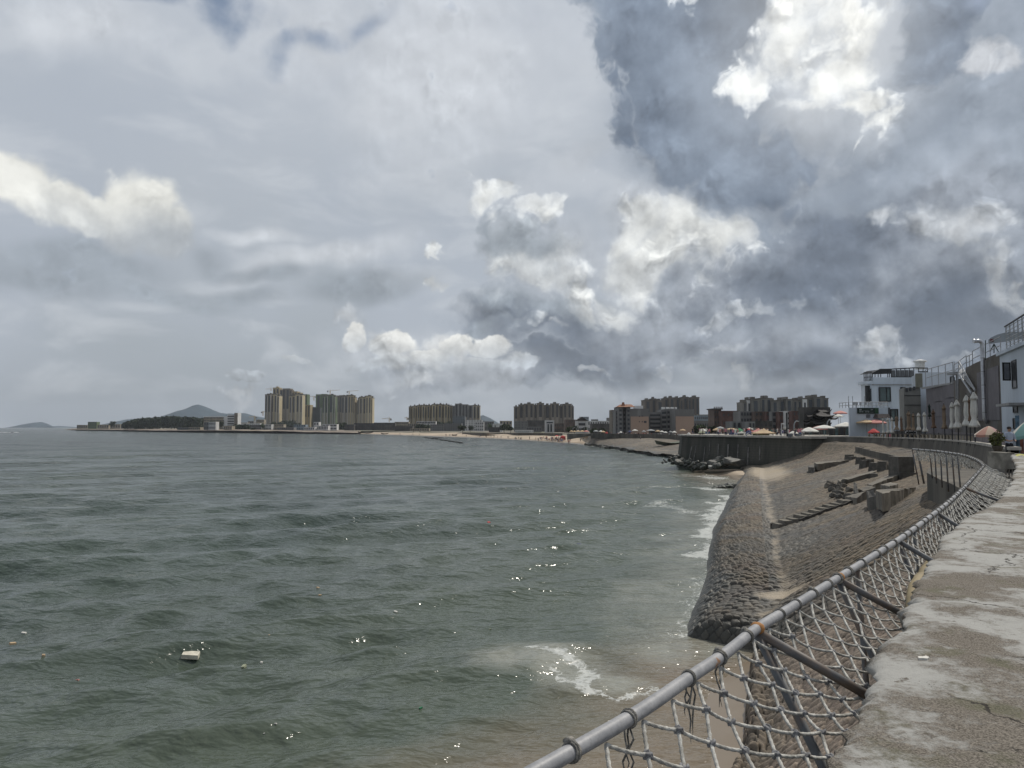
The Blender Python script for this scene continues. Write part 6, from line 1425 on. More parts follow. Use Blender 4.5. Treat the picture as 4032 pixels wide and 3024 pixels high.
# roof tent and rack
tn = Loc('roof_tent', at(3960, 1365, 68), 'grey vaulted tent on the roof terrace above the taupe building', 'tent')
prof = [(3892, 1338), (3900, 1330), (3925, 1318), (3955, 1310), (3990, 1306), (4020, 1306), (4060, 1310)]; low = [(3892, 1352), (3900, 1354), (3925, 1350), (3955, 1346), (3990, 1340), (4020, 1335), (4060, 1332)]
mb = MB(); V1 = [at(*q, 70) for q in prof]; V2 = [at(*q, 70) for q in low]; n7 = len(V1)
mb.add(V1+V2+[at(*q, 74) for q in prof]+[at(*q, 74) for q in low], [(n7+i, n7+i+1, i+1, i) for i in range(n7-1)]+[(i, i+1, 2*n7+i+1, 2*n7+i) for i in range(n7-1)]+[(3*n7+i, 3*n7+i+1, n7+i+1, n7+i) for i in range(n7-1)]+[(0, 2*n7, 3*n7, n7)])
tn.put(mb, 'canopy', M_TENT)
mb = MB(); c3 = at(3906, 1340, 69.8); mb.box(c3, (.30, .04, .26), 0); tn.put(mb, 'red_label', mat('dark red label', (.12, .03, .035), .6))
mb = MB(); a, b = at(3975, 1305, 70), at(3975, 1318, 70); mb.tube([a, b], .09, 8); tn.put(mb, 'pole', M_STEEL)
for (x0, y0, x1, y1) in [(3914, 1354, 3898, 1385), (3914, 1354, 3931, 1385), (3914, 1354, 3914, 1390), (3880, 1340, 3880, 1418)]:
    mb = MB(); mb.tube([at(x0, y0, 66.5), at(x1, y1, 66.5)], .04, 6); tn.put(mb, 'brace', mat('dark green steel', (.02, .035, .025), .6))
rk = Loc('roof_rack', (*at(3990, 1390, 64)[:2], zR), 'open steel rack with slatted shelves on the white house roof', 'rack')
pr0, pr1 = F0-FU*.6-FN*.4, F0-FU*9-FN*.4
for k in range(7): q = pr0+(pr1-pr0)*k/6; mb = MB(); mb.tube([(*q, zR+.2), (*q, zR+2.35)], .05, 6); rk.put(mb, 'upright', M_RAIL)
for k in range(7): z = zR+.4+k*.3; mb = MB(); mb.tube([(*pr0, z), (*pr1, z)], .03, 6); rk.put(mb, 'shelf_bar', M_RAIL)
mb = MB(); mb.tube([(*(pr0+FU*.4), zR+2.35), (*pr1, zR+2.45)], .07, 6); rk.put(mb, 'top_beam', M_FRAME)
mb = MB(); q = (pr0+pr1)/2-FN*1.0; mb.prism([tuple(pr0-FN*1.2), tuple(pr1-FN*1.2), tuple(pr1-FN*1.3), tuple(pr0-FN*1.3)], zR+.3, zR+1.9); rk.put(mb, 'reed_screen', mat('reed screen', (.24, .20, .12), .9, .5, 2, .8, 4, col2=(.05, .045, .03)))
# stair
sta = Loc('steel_stair', (*at(3775, 1500, 80)[:2], 6.5), 'steel stair with a slatted slanting rail climbing to a small landing', 'stair')
Ys = 78
A_ = lambda x, y, Y=Ys: at(3600+x/3.016, 1250+y/3.016, fpt(3600+x/3.016)[1]-2.2)
mb = MB(); mb.tube([A_(528, 518), A_(722, 860)], .06, 6); mb.tube([A_(528, 670), A_(680, 900)], .11, 6)
for k in range(7): mb.tube([A_(528, 560+k*15), A_(722, 875-k*2+k*2)], .022, 4)
for k in range(5): q = k/4; mb.tube([A_(528+194*q, 518+342*q), A_(528+170*q, 665+240*q)], .035, 5)
sta.put(mb, 'stair_flight', M_RAIL)
mb = MB(); 
for y in (545, 575, 605, 635): mb.tube([A_(474, y), A_(526, y)], .025, 5)
for x in (474, 526): mb.tube([A_(x, 525), A_(x, 665)], .04, 5)
c3 = A_(500, 665); mb.box(c3, (1.4, 1.2, .3)); sta.put(mb, 'landing', M_RAIL)
for x in (500, 518): mb = MB(); mb.tube([A_(x, 670), A_(x, 975)], .07, 8); sta.put(mb, 'post', M_RAIL)
# --- mauve shop with dark raised lettering
sh = Loc('shop_building', (*fpt(3700), 6.5), 'grey mauve low building with dark raised lettering and a roof rail', 'building')
p0, p1 = fpt(3757), fpt(3650); f0 = np.array(at(3648, 1600, 100)[:2]); f1 = np.array(at(3757, 1600, 88)[:2]); zt = at(3700, 1522, 94)[2]
mb = MB(); mb.prism([tuple(f0), tuple(f1), tuple(f1+[6, 8]), tuple(f0+[6, 8])], 5.5, zt); sh.put(mb, 'wall', M_PUR)
mb = MB(); mb.prism([tuple(f0+[-.3, -.3]), tuple(f1+[.2, -.3]), tuple(f1+[.2, .6]), tuple(f0+[-.3, .6])], zt+.003, zt+.22); sh.put(mb, 'coping', M_STEEL)
mb = MB(); railing(mb, [(*f0, zt+.2), (*f1, zt+.2)], 2.3, 4, .045, 0); mb.tube([(*f0, zt+1.4), (*f1, zt+1.6)], .04, 6); sh.put(mb, 'roof_railing', M_RAIL)
def on_sh(px, off=.1):
    r = (px-2016)/3024; d = f1-f0; t = (r*f0[1]-f0[0])/(d[0]-r*d[1]); p = f0+d*t; n_ = np.array([d[1], -d[0]]); n_ /= np.linalg.norm(n_); n_ = n_ if n_[1] < 0 else -n_; return p+n_*off
S2 = lambda x, y: (3680+x/24.58, 1530+y/24.58)
def sgn(lc, fn, pts4, m, name, th_=.12, off=.15):
    for (x0, y0, x1, y1) in pts4:
        a, b = fn(S2(x0, 0)[0], off), fn(S2(x1, 0)[0], off); z1, z0 = at(2016, S2(0, y0)[1], a[1])[2], at(2016, S2(0, y1)[1], a[1])[2]
        mb = MB(); d = (b-a)/np.linalg.norm(b-a); n_ = np.array([-d[1], d[0]])*th_; mb.prism([tuple(a), tuple(b), tuple(b+n_), tuple(a+n_)], z0, z1); lc.put(mb, name, m)
sgn(sh, on_sh, [(620, 230, 700, 830), (500, 240, 600, 290), (480, 740, 620, 830), (790, 480, 830, 760), (950, 460, 1030, 740), (890, 470, 950, 520), (890, 700, 950, 750), (1240, 440, 1280, 560), (1100, 560, 1460, 590), (1100, 740, 1460, 770), (1460, 350, 1570, 760), (1600, 400, 1640, 680), (1780, 400, 1880, 690), (1690, 400, 1780, 440)], M_FRAME, 'letter')
sgn(sh, on_sh, [(825, 490, 880, 740), (1640, 420, 1690, 670), (1110, 600, 1440, 735)], M_LETTER, 'letter_face', .06, .12)
for (x0, x1, y0, y1, m) in [(3683, 3708, 1585, 1640, M_TEAL), (3722, 3756, 1572, 1640, M_GLASS), (3744, 3757, 1487, 1512, M_WIN)]:
    a, b = on_sh(x0, .06), on_sh(x1, .06); d = (b-a)/np.linalg.norm(b-a); n_ = np.array([-d[1], d[0]])*.1; z1, z0 = at(2016, y0, a[1])[2], at(2016, y1, a[1])[2]; mb = MB(); mb.prism([tuple(a), tuple(b), tuple(b+n_), tuple(a+n_)], z0, z1); o = sh.put(mb, 'window', m)
    mb = MB(); nn_ = -n_*.6
    for (aa, bb, za, zb) in [(a, b, z1, z1+.15), (a, b, z0-.12, z0), (a-d*.12, a, z0-.12, z1+.15), (b, b+d*.12, z0-.12, z1+.15)]: mb.prism([tuple(aa+nn_), tuple(bb+nn_), tuple(bb), tuple(aa)], za, zb)
    sh.put(mb, 'window_frame', M_FRAME)
# --- tall plain white wall block behind
def block_px(name, label, cat, x0, x1, yt, Y, dep, m, z0=5.5, back=None):
    a, b = at(x0, 1600, Y), at(x1, 1600, Y); L_ = Loc(name, (a[0], Y, z0), label, cat); mb = MB(); zt = at(2016, yt, Y)[2]; mb.prism([a[:2], b[:2], (b[0]+dep*.4, Y+dep), (a[0]+dep*.4, Y+dep)], z0, zt); L_.put(mb, 'wall', m); return L_, zt
def face_box(L_, x0, x1, y0, y1, Y, m, name, th_=.12, frame=None):
    a, b = at(x0, y0, Y), at(x1, y1, Y); mb = MB(); mb.box(((a[0]+b[0])/2, Y-th_/2, (a[2]+b[2])/2), (b[0]-a[0], th_, a[2]-b[2])); o = L_.put(mb, name, m)
    if frame:
        mb = MB(); w_ = .16; 
        for (c3, d3) in [(((a[0]+b[0])/2, Y-th_/2-.05, a[2]+w_/2), (b[0]-a[0]+2*w_, th_+.1, w_)), (((a[0]+b[0])/2, Y-th_/2-.05, b[2]-w_/2), (b[0]-a[0]+2*w_, th_+.1, w_)), ((a[0]-w_/2, Y-th_/2-.05, (a[2]+b[2])/2), (w_, th_+.1, a[2]-b[2])), ((b[0]+w_/2, Y-th_/2-.05, (a[2]+b[2])/2), (w_, th_+.1, a[2]-b[2]))]: mb.box(c3, d3)
        for fr_ in ([.66] if frame == 1 else [.25, .5, .75]): mb.box((a[0]+(b[0]-a[0])*fr_, Y-th_/2-.05, (a[2]+b[2])/2), (.12, th_+.1, a[2]-b[2]))
        L_.put(mb, 'window_frame', M_FRAME)
    return o
L_, zt = block_px('plain_building', 'tall plain pale block between the pergola house and the mauve building', 'building', 3626, 3762, 1466, 109, 10, M_WBLD)
L_, zt = block_px('stair_tower', 'grey stair tower with three small square openings and a slanting top', 'building', 3560, 3626, 1526, 104, 6, mat('grey banded wall', (.22, .22, .20), .9, .15, .4))
face_box(L_, 3603, 3627, 1471, 1526, 103.98, mat('olive pier', (.19, .19, .15), .9, .15, .4), 'pier', .4)
for (x, y) in [(3569, 1537), (3583, 1533), (3598, 1530)]: face_box(L_, x-4, x+4.5, y-8, y+6, 103.98, M_WIN, 'opening')
for (y0) in (1558, 1596): face_box(L_, 3561, 3626, y0-y0*0-2, y0, 103.98, M_WIN, 'joint', .06)
# --- pergola house
ph, zt = block_px('pergola_house', 'white three storey house with a black roof pergola and large dark windows', 'house', 3434, 3603, 1486, 132, 11, M_WBLD)
PY = 131.98
face_box(ph, 3463, 3503, 1528, 1578, PY, M_TEAL, 'window', .12, 1); face_box(ph, 3548, 3561, 1528, 1578, PY, M_TEAL, 'window', .12, 1); face_box(ph, 3508, 3532, 1614, 1655, PY, M_TEAL, 'window', .12, 1); face_box(ph, 3494, 3504, 1605, 1640, PY, M_WIN, 'window')
face_box(ph, 3434, 3603, 1513, 1515.5, PY, M_STEEL, 'string_course', .25)
# chamfered left bay
a, b, c3 = at(3405, 1600, 133.5), at(3420, 1600, 132.2), at(3434, 1600, 132.0); zt2 = at(2016, 1512, 132)[2]; mb = MB(); mb.prism([a[:2], b[:2], c3[:2], (c3[0], 136), (a[0]+1, 136)], 5.5, zt2); ph.put(mb, 'bay', M_WBLD)
mb = MB(); mb.prism([(a[0]-.4, a[1]-.3), (b[0]-.2, b[1]-.4), (c3[0], 131.6), (c3[0], 136), (a[0], 136)], zt2+.003, zt2+.5); ph.put(mb, 'bay_cornice', M_WBLD)
mb = MB(); railing(mb, [(a[0], a[1], zt2+.5), (b[0], b[1], zt2+.5), (c3[0], c3[1]-.2, zt2+.5)], 1.6, 3, .06, 1); ph.put(mb, 'bay_railing', M_FRAME)
face_box(ph, 3409, 3421, 1522, 1580, 132.1, M_GLASS, 'bay_window', .1, 1); face_box(ph, 3425, 3431, 1530, 1580, 131.9, M_GLASS, 'bay_window', .1)
# pergola
mb = MB(); ztp = zt
def PP(x, y, Y=133): return at(3250+x/4.147, 1400+y/4.147, Y)
top = [PP(765, 292), PP(895, 225), PP(1070, 222), PP(1445, 200), PP(1670, 205)]
for a, b in zip(top[:-1], top[1:]): mb.tube([a, b], .12, 4)
mb.tube([PP(765, 300), PP(1075, 290)], .10, 4); mb.tube([PP(1075, 352), PP(1445, 352)], .10, 4); mb.tube([PP(1520, 265), PP(1670, 265)], .14, 4)
for x, y0 in [(768, 292), (810, 280), (862, 250), (903, 225), (1018, 290), (1045, 290), (1075, 225), (1157, 220), (1228, 216), (1298, 212), (1370, 208), (1443, 202)]: mb.tube([PP(x, y0), PP(x, 355)], .07, 4)
for x in (1520, 1595, 1668): mb.tube([PP(x, 205), PP(x, 265)], .07, 4)
ph.put(mb, 'pergola_frame', M_FRAME)
mb = MB(); q = [PP(765, 294), PP(895, 227), PP(1070, 224), PP(1070, 290)]; mb.add([*q]+[(a, b+5, c3+.1) for a, b, c3 in q], [(0, 1, 5, 4), (1, 2, 6, 5), (0, 3, 2, 1)]); ph.put(mb, 'pergola_roof', M_FRAME)
for k in range(5):
    x0, x1 = [(1082, 1150), (1162, 1222), (1233, 1293), (1303, 1364), (1375, 1438)][k]; a, b = PP(x0, 238), PP(x1, 345); mb = MB(); mb.box(((a[0]+b[0])/2, 133.1, (a[2]+b[2])/2), (b[0]-a[0], .08, a[2]-b[2])); ph.put(mb, 'roof_glazing', mat('grey roof glazing', (.11, .115, .12), .25, .2, .5))
mb = MB(); c3 = PP(1543, 195, 136); mb.lathe([(.8, 0), (.8, 1.2), (1.15, 1.3), (1.1, 1.5), (.3, 1.7), (0, 1.72)], 14, (c3[0], c3[1], c3[2]-.3)); ph.put(mb, 'roof_vent', M_CHIMW)
# --- terrace block with the sign
tr, zt = block_px('terrace_block', 'white single storey block with a dark green sign and a railed terrace of chairs', 'building', 3343, 3496, 1605, 123, 4, M_WBLD)
TY = 122.98
SG = lambda x, y: (3350+x/17.015, 1590+y/17.015)
x0, y0 = SG(410, 275); x1, y1 = SG(1840, 660); sgo = face_box(tr, x0, x1, y0, y1, TY, M_GREENS, 'sign_board', .16)
x0, y0 = SG(1630, 280); x1, y1 = SG(1835, 655); face_box(tr, x0, x1, y0, y1, TY-.165, M_GRN2, 'sign_panel', .03)
for (xa, ya, xb, yb) in [(570, 345, 715, 460), (570, 495, 680, 575), (720, 495, 830, 575), (960, 495, 1070, 575), (1120, 495, 1225, 575), (1320, 570, 1505, 582), (1330, 355, 1495, 380), (1350, 400, 1460, 420)]:
    (x0, y0), (x1, y1) = SG(xa, ya), SG(xb, yb); face_box(tr, x0, x1, y0, y1, TY-.165, M_LETTER, 'sign_tile', .03)
for (xa, ya, xb, yb) in [(640, 375, 655, 440), (640, 425, 695, 440), (600, 520, 640, 550), (650, 530, 665, 560), (740, 515, 800, 525), (755, 540, 790, 565), (985, 515, 1020, 550), (1040, 505, 1050, 570), (1140, 515, 1205, 522), (1150, 540, 1195, 548)]:
    (x0, y0), (x1, y1) = SG(xa, ya), SG(xb, yb); face_box(tr, x0, x1, y0, y1, TY-.2, M_GREENS, 'sign_stroke', .02)
for k, xa in enumerate((785, 855, 925, 995, 1065, 1140)): (x0, y0), (x1, y1) = SG(xa, 432), SG(xa+24, 462); face_box(tr, x0, x1, y0, y1, TY-.165, M_LETTER, 'sign_letter', .03)
for k in range(5): (x0, y0), (x1, y1) = SG(1025+k*60, 715), SG(1055+k*60, 955); face_box(tr, x0, x1, y0, y1, TY, M_WIN, 'vent_slot', .05)
(x0, y0), (x1, y1) = SG(1480, 690), SG(2300, 960); a, b = at(x0, y0, TY), at(x1, y1, TY); mb = MB(); mb.box(((a[0]+b[0])/2, TY-.9, (a[2]+b[2])/2), (b[0]-a[0], 1.8, a[2]-b[2]), 0, .92, .5); tr.put(mb, 'awning', mat('brown awning', (.095, .08, .075), .9, .2, 1))
mb = MB(); a, b = at(3343, 1605, TY+.1), at(3496, 1605, TY+.1); railing(mb, [(a[0], a[1], a[2]), (b[0], b[1], b[2])], (at(3343, 1583, TY)[2]-a[2]), 10, .045, 1); railing(mb, [(a[0], a[1], a[2]), (a[0], a[1]+3.6, a[2])], .85, 3, .045, 1); tr.put(mb, 'terrace_railing', M_RAIL)
for x in (3341, 3357, 3404): a, b = at(x, 1605, TY+1), at(x, 1560, TY+1); mb = MB(); mb.tube([a, b], .05, 5); tr.put(mb, 'flag_pole', M_RAIL)
cz = at(2016, 1605, 123)[2]
ch = empty('cafe_chair', (at(3362, 1600, 124.5)[0], 124.3, cz), 'pale wire cafe chair among the chairs on the railed terrace', 'chair', 'chairs on the railed terrace')
mb = MB(); mb.box((0, 0, .45), (.42, .42, .05)); mb.obj('seat', M_RAIL, ch); mb = MB(); mb.box((0, .2, .72), (.42, .05, .5)); mb.obj('backrest', M_RAIL, ch)
for sx_ in (-.18, .18):
    for sy_ in (-.18, .18): mb = MB(); mb.tube([(sx_, sy_, 0), (sx_, sy_, .45)], .02, 5); mb.obj('leg', M_RAIL, ch)
for k in range(1, 9):
    x = at(3362+k*15, 1600, 124.5)[0]; dup(ch, (x, 124.2+(k % 3)*.5, cz), random.uniform(0, 6))
# ================================================================== parasols
FAB = {'white': mat('white canvas', (.62, .61, .56), .85, .10, 1.5, .2, 10), 'tan': mat('tan canvas', (.24, .18, .125), .9, .2, 1.5, .2, 10), 'brown': mat('brown canvas', (.16, .10, .065), .9, .2, 1.5), 'green': mat('bottle green canvas', (.012, .025, .02), .9, .2, 1.5), 'pink': mat('salmon canvas', (.50, .22, .19), .85, .1, 1), 'red': mat('red canvas', (.45, .035, .035), .8, .1, 1),
       'grey': mat('grey canvas', (.30, .31, .31), .9, .1, 1), 'blue': mat('navy canvas', (.05, .06, .14), .9, .2, 1), 'vgreen': mat('green canvas', (.03, .20, .09), .85, .1, 1), 'sand': mat('sand canvas', (.50, .37, .23), .9, .1, 1), 'olive': mat('olive canvas', (.30, .32, .22), .9, .1, 1)}
M_POLE = mat('black pole', (.015, .016, .018), .5, .2, 3)
def closed_parasol(px, ytop, ybot, wpx, ypole, fab, label, seedv):
    p = wall_int(px); p = p+np.array([-.35, -.15]); Y = p[1]; x = (px-2016)/3024*Y; r_ = random.Random(seedv)
    zt, zb, zp = at(px, ytop, Y)[2], at(px, ybot, Y)[2], at(px, ypole, Y)[2]; root = empty('closed_parasol', (x, Y, zp), label, 'parasol', 'closed parasols in a row along the sea wall')
    h_ = zt-zb; R_ = wpx/3024*Y/2; z0 = zb-zp
    pr = [(.03, 1.0), (.09, .985), (.30, .91), (.50, .84), (.66, .775), (.42, .79), (.44, .72), (.50, .58), (.54, .45), (.48, .32), (.36, .245), (.58, .16), (.85, .06), (1.0, -.01), (.9, .0)]
    nf = r_.choice([7, 8, 9]); ph_ = r_.random()*6
    def md(i, th_):
        f = pr[i][1]; amp_ = (.06 if f > .8 else .17) if f > .25 else .26*(1-f/.25)+.14; return 1+amp_*math.sin(nf*th_+ph_+f*4)+.09*math.sin(3*th_+ph_*2+f*5)
    mb = MB(); mb.lathe([(R_*a, z0+h_*b) for a, b in pr[::-1]], 36, (0, 0, 0), md)
    lean = r_.uniform(-.02, .02); mb.v = [(a+lean*c3, b, c3) for a, b, c3 in mb.v]
    mb.obj('canopy', FAB[fab], root, True)
    mb = MB(); mb.tube([(0, 0, 0), (0, 0, z0+h_*.1)], .05, 8); mb.obj('pole', M_POLE, root)
    mb = MB(); mb.tube([(R_*.46*math.cos(a), R_*.46*math.sin(a), z0+h_*.24) for a in np.linspace(0, 6.28, 14)[:-1]], .02, 4, closed=True); mb.obj('tie', FAB[fab], root)
    mb = MB(); mb.ball((lean*(z0+h_), 0, z0+h_+.03), .06, 6, 5); mb.obj('finial', M_POLE, root); return root
Q7 = lambda x, y: (3600+x/3.016, 1250+y/3.016); Q6 = lambda x, y: (3250+x/4.147, 1400+y/4.147)
for k, (x, yt, yb, wd, yp, fab, lab) in enumerate([(710, 880, 1300, 128, 1600, 'white', 'tallest white closed parasol, nearest the camera'), (612, 915, 1285, 105, 1575, 'white', 'white closed parasol second nearest, with a drooping hem'), (655, 945, 1230, 40, 1590, 'brown', 'brown closed parasol squeezed between the two tallest white ones'), (512, 972, 1312, 96, 1560, 'white', 'white closed parasol right of a near twin, its hem flared'), (440, 998, 1318, 76, 1540, 'white', 'white closed parasol left of its flared twin'),
    (352, 1028, 1320, 66, 1530, 'tan', 'tan closed parasol with a crooked hem left of the white pair'), (222, 1092, 1312, 62, 1520, 'brown', 'rust brown closed parasol leaning right'), (178, 1030, 1178, 46, 1210, 'green', 'small bottle green closed parasol hanging high by the mauve building'), (118, 1116, 1356, 66, 1530, 'white', 'white closed parasol right of a pair near the mauve building'), (47, 1126, 1340, 58, 1520, 'white', 'white closed parasol left of a pair near the mauve building')]):
    a, b = Q7(x, yt); c3, d = Q7(x, yb); closed_parasol(a, b, d, wd/3.016, Q7(x, yp)[1], fab, lab, k)
for k, (x, yt, yb, wd, yp, fab, lab) in enumerate([(1425, 935, 1225, 66, 1500, 'tan', 'tan closed parasol just left of the white pair'), (1348, 905, 1215, 96, 1480, 'tan', 'wide tan closed parasol, taller than its neighbours'), (1237, 998, 1232, 62, 1440, 'brown', 'short brown closed parasol between two tan ones'), (1158, 985, 1212, 84, 1440, 'tan', 'tan closed parasol right of the three thin white ones'), (1086, 998, 1265, 62, 1430, 'white', 'right one of three thin white closed parasols'), (1017, 1006, 1262, 62, 1430, 'white', 'middle one of three thin white closed parasols'), (938, 1012, 1268, 42, 1420, 'white', 'left one of three thin white closed parasols, the slimmest')]):
    a, b = Q6(x, yt); c3, d = Q6(x, yb); closed_parasol(a, b, d, wd/4.147, Q6(x, yp)[1], fab, lab, 30+k)
def open_parasol(px, ytop, yrim, wpx, Y, z0, fab, label, group, n_=8, sag=.12, name='parasol', tilt=0, parts=True):
    x, _, zt = at(px, ytop, Y); zr = at(px, yrim, Y)[2]; R_ = wpx/3024*Y/2; root = empty(name, (x, Y, z0), label, 'parasol', group); h_ = max(.12, zt-zr)
    N = 6; vs = [(0, 0, zt-z0)]; nn2 = n_*3
    for i in range(1, N+1):
        q = i/N
        for j in range(nn2):
            th_ = 2*math.pi*j/nn2; edge_ = 1-(.06*math.sin(math.pi*((j % 3)/3)))*q; vs.append((R_*q*edge_*math.cos(th_), R_*q*edge_*math.sin(th_), zt-z0-h_*q**1.3-(.03 if j % 3 else 0)*q))
    fs = [(0, 1+j, 1+(j+1) % nn2) for j in range(nn2)]+[(1+(i-1)*nn2+j, 1+i*nn2+j, 1+i*nn2+(j+1) % nn2, 1+(i-1)*nn2+(j+1) % nn2) for i in range(1, N) for j in range(nn2)]
    o_ = len(vs)-nn2; vs2 = [(a, b, c3-.16) for a, b, c3 in vs[o_:]]; m_ = len(vs); vs += vs2; fs += [(o_+j, m_+j, m_+(j+1) % nn2, o_+(j+1) % nn2) for j in range(nn2)]
    if tilt: vs = [(a, b, c3+a*tilt) for a, b, c3 in vs]
    mb = MB(); mb.add(vs, fs); mb.obj('canopy', FAB[fab], root, False)
    mb = MB(); mb.tube([(0, 0, 0), (0, 0, zt-z0)], .035, 6); mb.obj('pole', M_RAIL, root)
    if parts:
        for j in range(n_): th_ = 2*math.pi*j/n_; mb = MB(); mb.tube([(0, 0, zt-z0-.1), (R_*.97*math.cos(th_), R_*.97*math.sin(th_), zt-z0-h_-.05+(R_*.97*math.cos(th_))*tilt)], .018, 3); mb.obj('rib', M_POLE, root)
    return root
GO = 'large open parasols on the promenade'
open_parasol(3330, 1662, 1677, 92, 129.5, 6.1, 'white', 'large white open parasol, left of a touching pair below the green sign', GO); open_parasol(3390, 1660, 1675, 100, 128, 6.1, 'white', 'large white open parasol, right of a touching pair below the green sign', GO)
open_parasol(3450, 1651, 1664, 84, 121.8, 6.1, 'pink', 'salmon pink open parasol below the green sign', GO); open_parasol(3412, 1652, 1662, 80, 122.4, 6.1, 'sand', 'cream open parasol behind the salmon pink one', GO)
open_parasol(3185, 1682, 1697, 78, 132, 6.0, 'white', 'white open parasol above the blue notice boards, front one', GO); open_parasol(3245, 1673, 1684, 86, 136, 6.0, 'white', 'wide white open parasol left of the touching pair', GO); open_parasol(3225, 1676, 1688, 70, 142, 6.0, 'pink', 'pale pink open parasol behind the wide white one', GO)
open_parasol(3308, 1617, 1626, 56, 150, 6.0, 'pink', 'salmon open parasol high on the temple like terrace', GO); open_parasol(3301, 1630, 1639, 40, 148, 6.0, 'white', 'white open parasol on the temple like terrace', GO)
# beach umbrellas near the right edge: panels of colour
def gore_mat(name, cols):
    m = bpy.data.materials.new(name); m.use_nodes = True; t = NT(m.node_tree); b = t.n['Principled BSDF']; oc = t.new('ShaderNodeTexCoord').outputs['Object']; s = t.new('ShaderNodeSeparateXYZ'); t.lk(oc, s.inputs[0])
    f = t.m('DIVIDE', t.m('ADD', t.m('ARCTAN2', s.outputs[1], s.outputs[0]), math.pi), 2*math.pi); r = t.new('ShaderNodeValToRGB'); r.color_ramp.interpolation = 'CONSTANT'; n_ = len(cols)
    for i, c3 in enumerate(cols):
        e = r.color_ramp.elements[i] if i < 2 else r.color_ramp.elements.new(i/n_); e.position = i/n_; e.color = (*c3, 1)
    t.lk(f, r.inputs[0]); t.lk(r.outputs[0], b.inputs['Base Color']); b.inputs['Roughness'].default_value = .8; return m
FAB['gore1'] = gore_mat('striped beach umbrella', [(.40, .21, .16), (.46, .36, .27), (.38, .23, .22), (.50, .42, .34), (.36, .18, .17), (.46, .37, .29), (.40, .27, .26), (.50, .44, .37)])
FAB['gore2'] = gore_mat('multicoloured umbrella', [(.16, .30, .28), (.50, .52, .44), (.20, .32, .30), (.52, .52, .48), (.55, .50, .47), (.50, .12, .17), (.12, .18, .30), (.5, .49, .43)])
open_parasol(3893, 1677, 1711, 104, 52, 6.6, 'gore1', 'low beach umbrella with faded red and peach panels behind the wall', 'beach umbrellas by the wall', 8, name='beach_umbrella'); r2 = open_parasol(4046, 1655, 1705, 124, 41, 6.7, 'gore2', 'multicoloured beach umbrella cut by the right edge', 'beach umbrellas by the wall', 8, name='beach_umbrella', tilt=.22)
open_parasol(3440, 1687, 1702, 46, 114, 6.0, 'red', 'low red and white beach umbrella under the salmon parasol', GO, parts=False)
# blue post, plant, small things
q = at(4007, 1700, 43); mb = MB(); mb.tube([(q[0], 43, 6.6), (q[0], 43, at(4007, 1636, 43)[2])], .10, 10); tag(mb.obj('post', M_BLUEP), 'thick faded blue post left of the multicoloured umbrella', 'post')
q = at(4022, 1700, 42.4); mb = MB(); mb.tube([(q[0], 42.4, 6.6), (q[0], 42.4, at(4022, 1706, 42.4)[2])], .09, 8); tag(mb.obj('post', mat('rust red post', (.18, .075, .05), .8, .3, 5)), 'rust red post under the multicoloured umbrella', 'post')
pp = gp(3945, 1776, 7.36); pl = empty('potted_plant', (pp[0], pp[1]+.3, 7.34), 'bushy green plant in a pot standing on the end of the wall', 'potted plant')
mb = MB(); mb.lathe([(.16, 0), (.24, .22), (.26, .24), (.22, .25), (0, .2)], 14); mb.obj('pot', mat('clay pot', (.10, .085, .07), .9, .2, 5), pl, True)
v_, f_ = leafcloud([(-.05, 0, .55, .32, .28, .34), (.12, .05, .68, .26, .24, .3), (.0, 0, .35, .2, .2, .15)], 420, .06, 9); mb = MB(); mb.add(v_, f_); mb.obj('leaves', leaf_mat('plant leaves', (.10, .11, .035)), pl)
mb = MB()
for k in range(7): a = random.random()*6; mb.tube([(0, 0, .2), (math.cos(a)*.1, math.sin(a)*.1, .5), (math.cos(a)*.24, math.sin(a)*.2, .85)], .012, 4)
mb.obj('stems', M_BARK, pl)
# grey planter wall right of the sea wall end, low parapet of blocks with gaps
tt = empty('parapet', (31, 48, 6.7), 'pale pink grey parapet above the sea wall near the potted plant', 'parapet'); mb = MB(); ii = [i for i in range(len(SW)) if .563 < SW[i][0]/SW[i][1] < .632]
for i in ii[:-1]:
    pass
q_ = [SW[i]+np.array([.45, -.2]) for i in ii]; mb.prism([tuple(p) for p in q_]+[tuple(p+np.array([.25, -.15])) for p in q_[::-1]], 6.7, 7.92); at_obj(tt, mb); mb.obj('wall_face', mat('mauve parapet', (.16, .14, .145), .9, .2, 1), tt)
# balustrade of pale blocks along the wall top
bal = empty('balustrade', (*SW[20], 7), 'dark low balustrade with pale openings on top of the sea wall', 'balustrade'); mb = MB(); SWn = len(SW)
for i in range(26, SWn-14, 1):
    p = SW[i]+np.array([.6, .1]); zt_ = 7.32+(6.75-7.32)*i/SWn
    if i % 2: mb = MB(); mb.box((p[0], p[1], zt_+.30), (.22, .22, .5), .4); at_obj(bal, mb).obj('baluster', M_BEIGE, bal)
mb = MB(); mb.tube([(*(SW[i]+np.array([.6, .1])), 7.32+(6.75-7.32)*i/SWn+.62) for i in range(26, SWn-14, 3)], .10, 4); at_obj(bal, mb).obj('rail', M_DKB, bal)
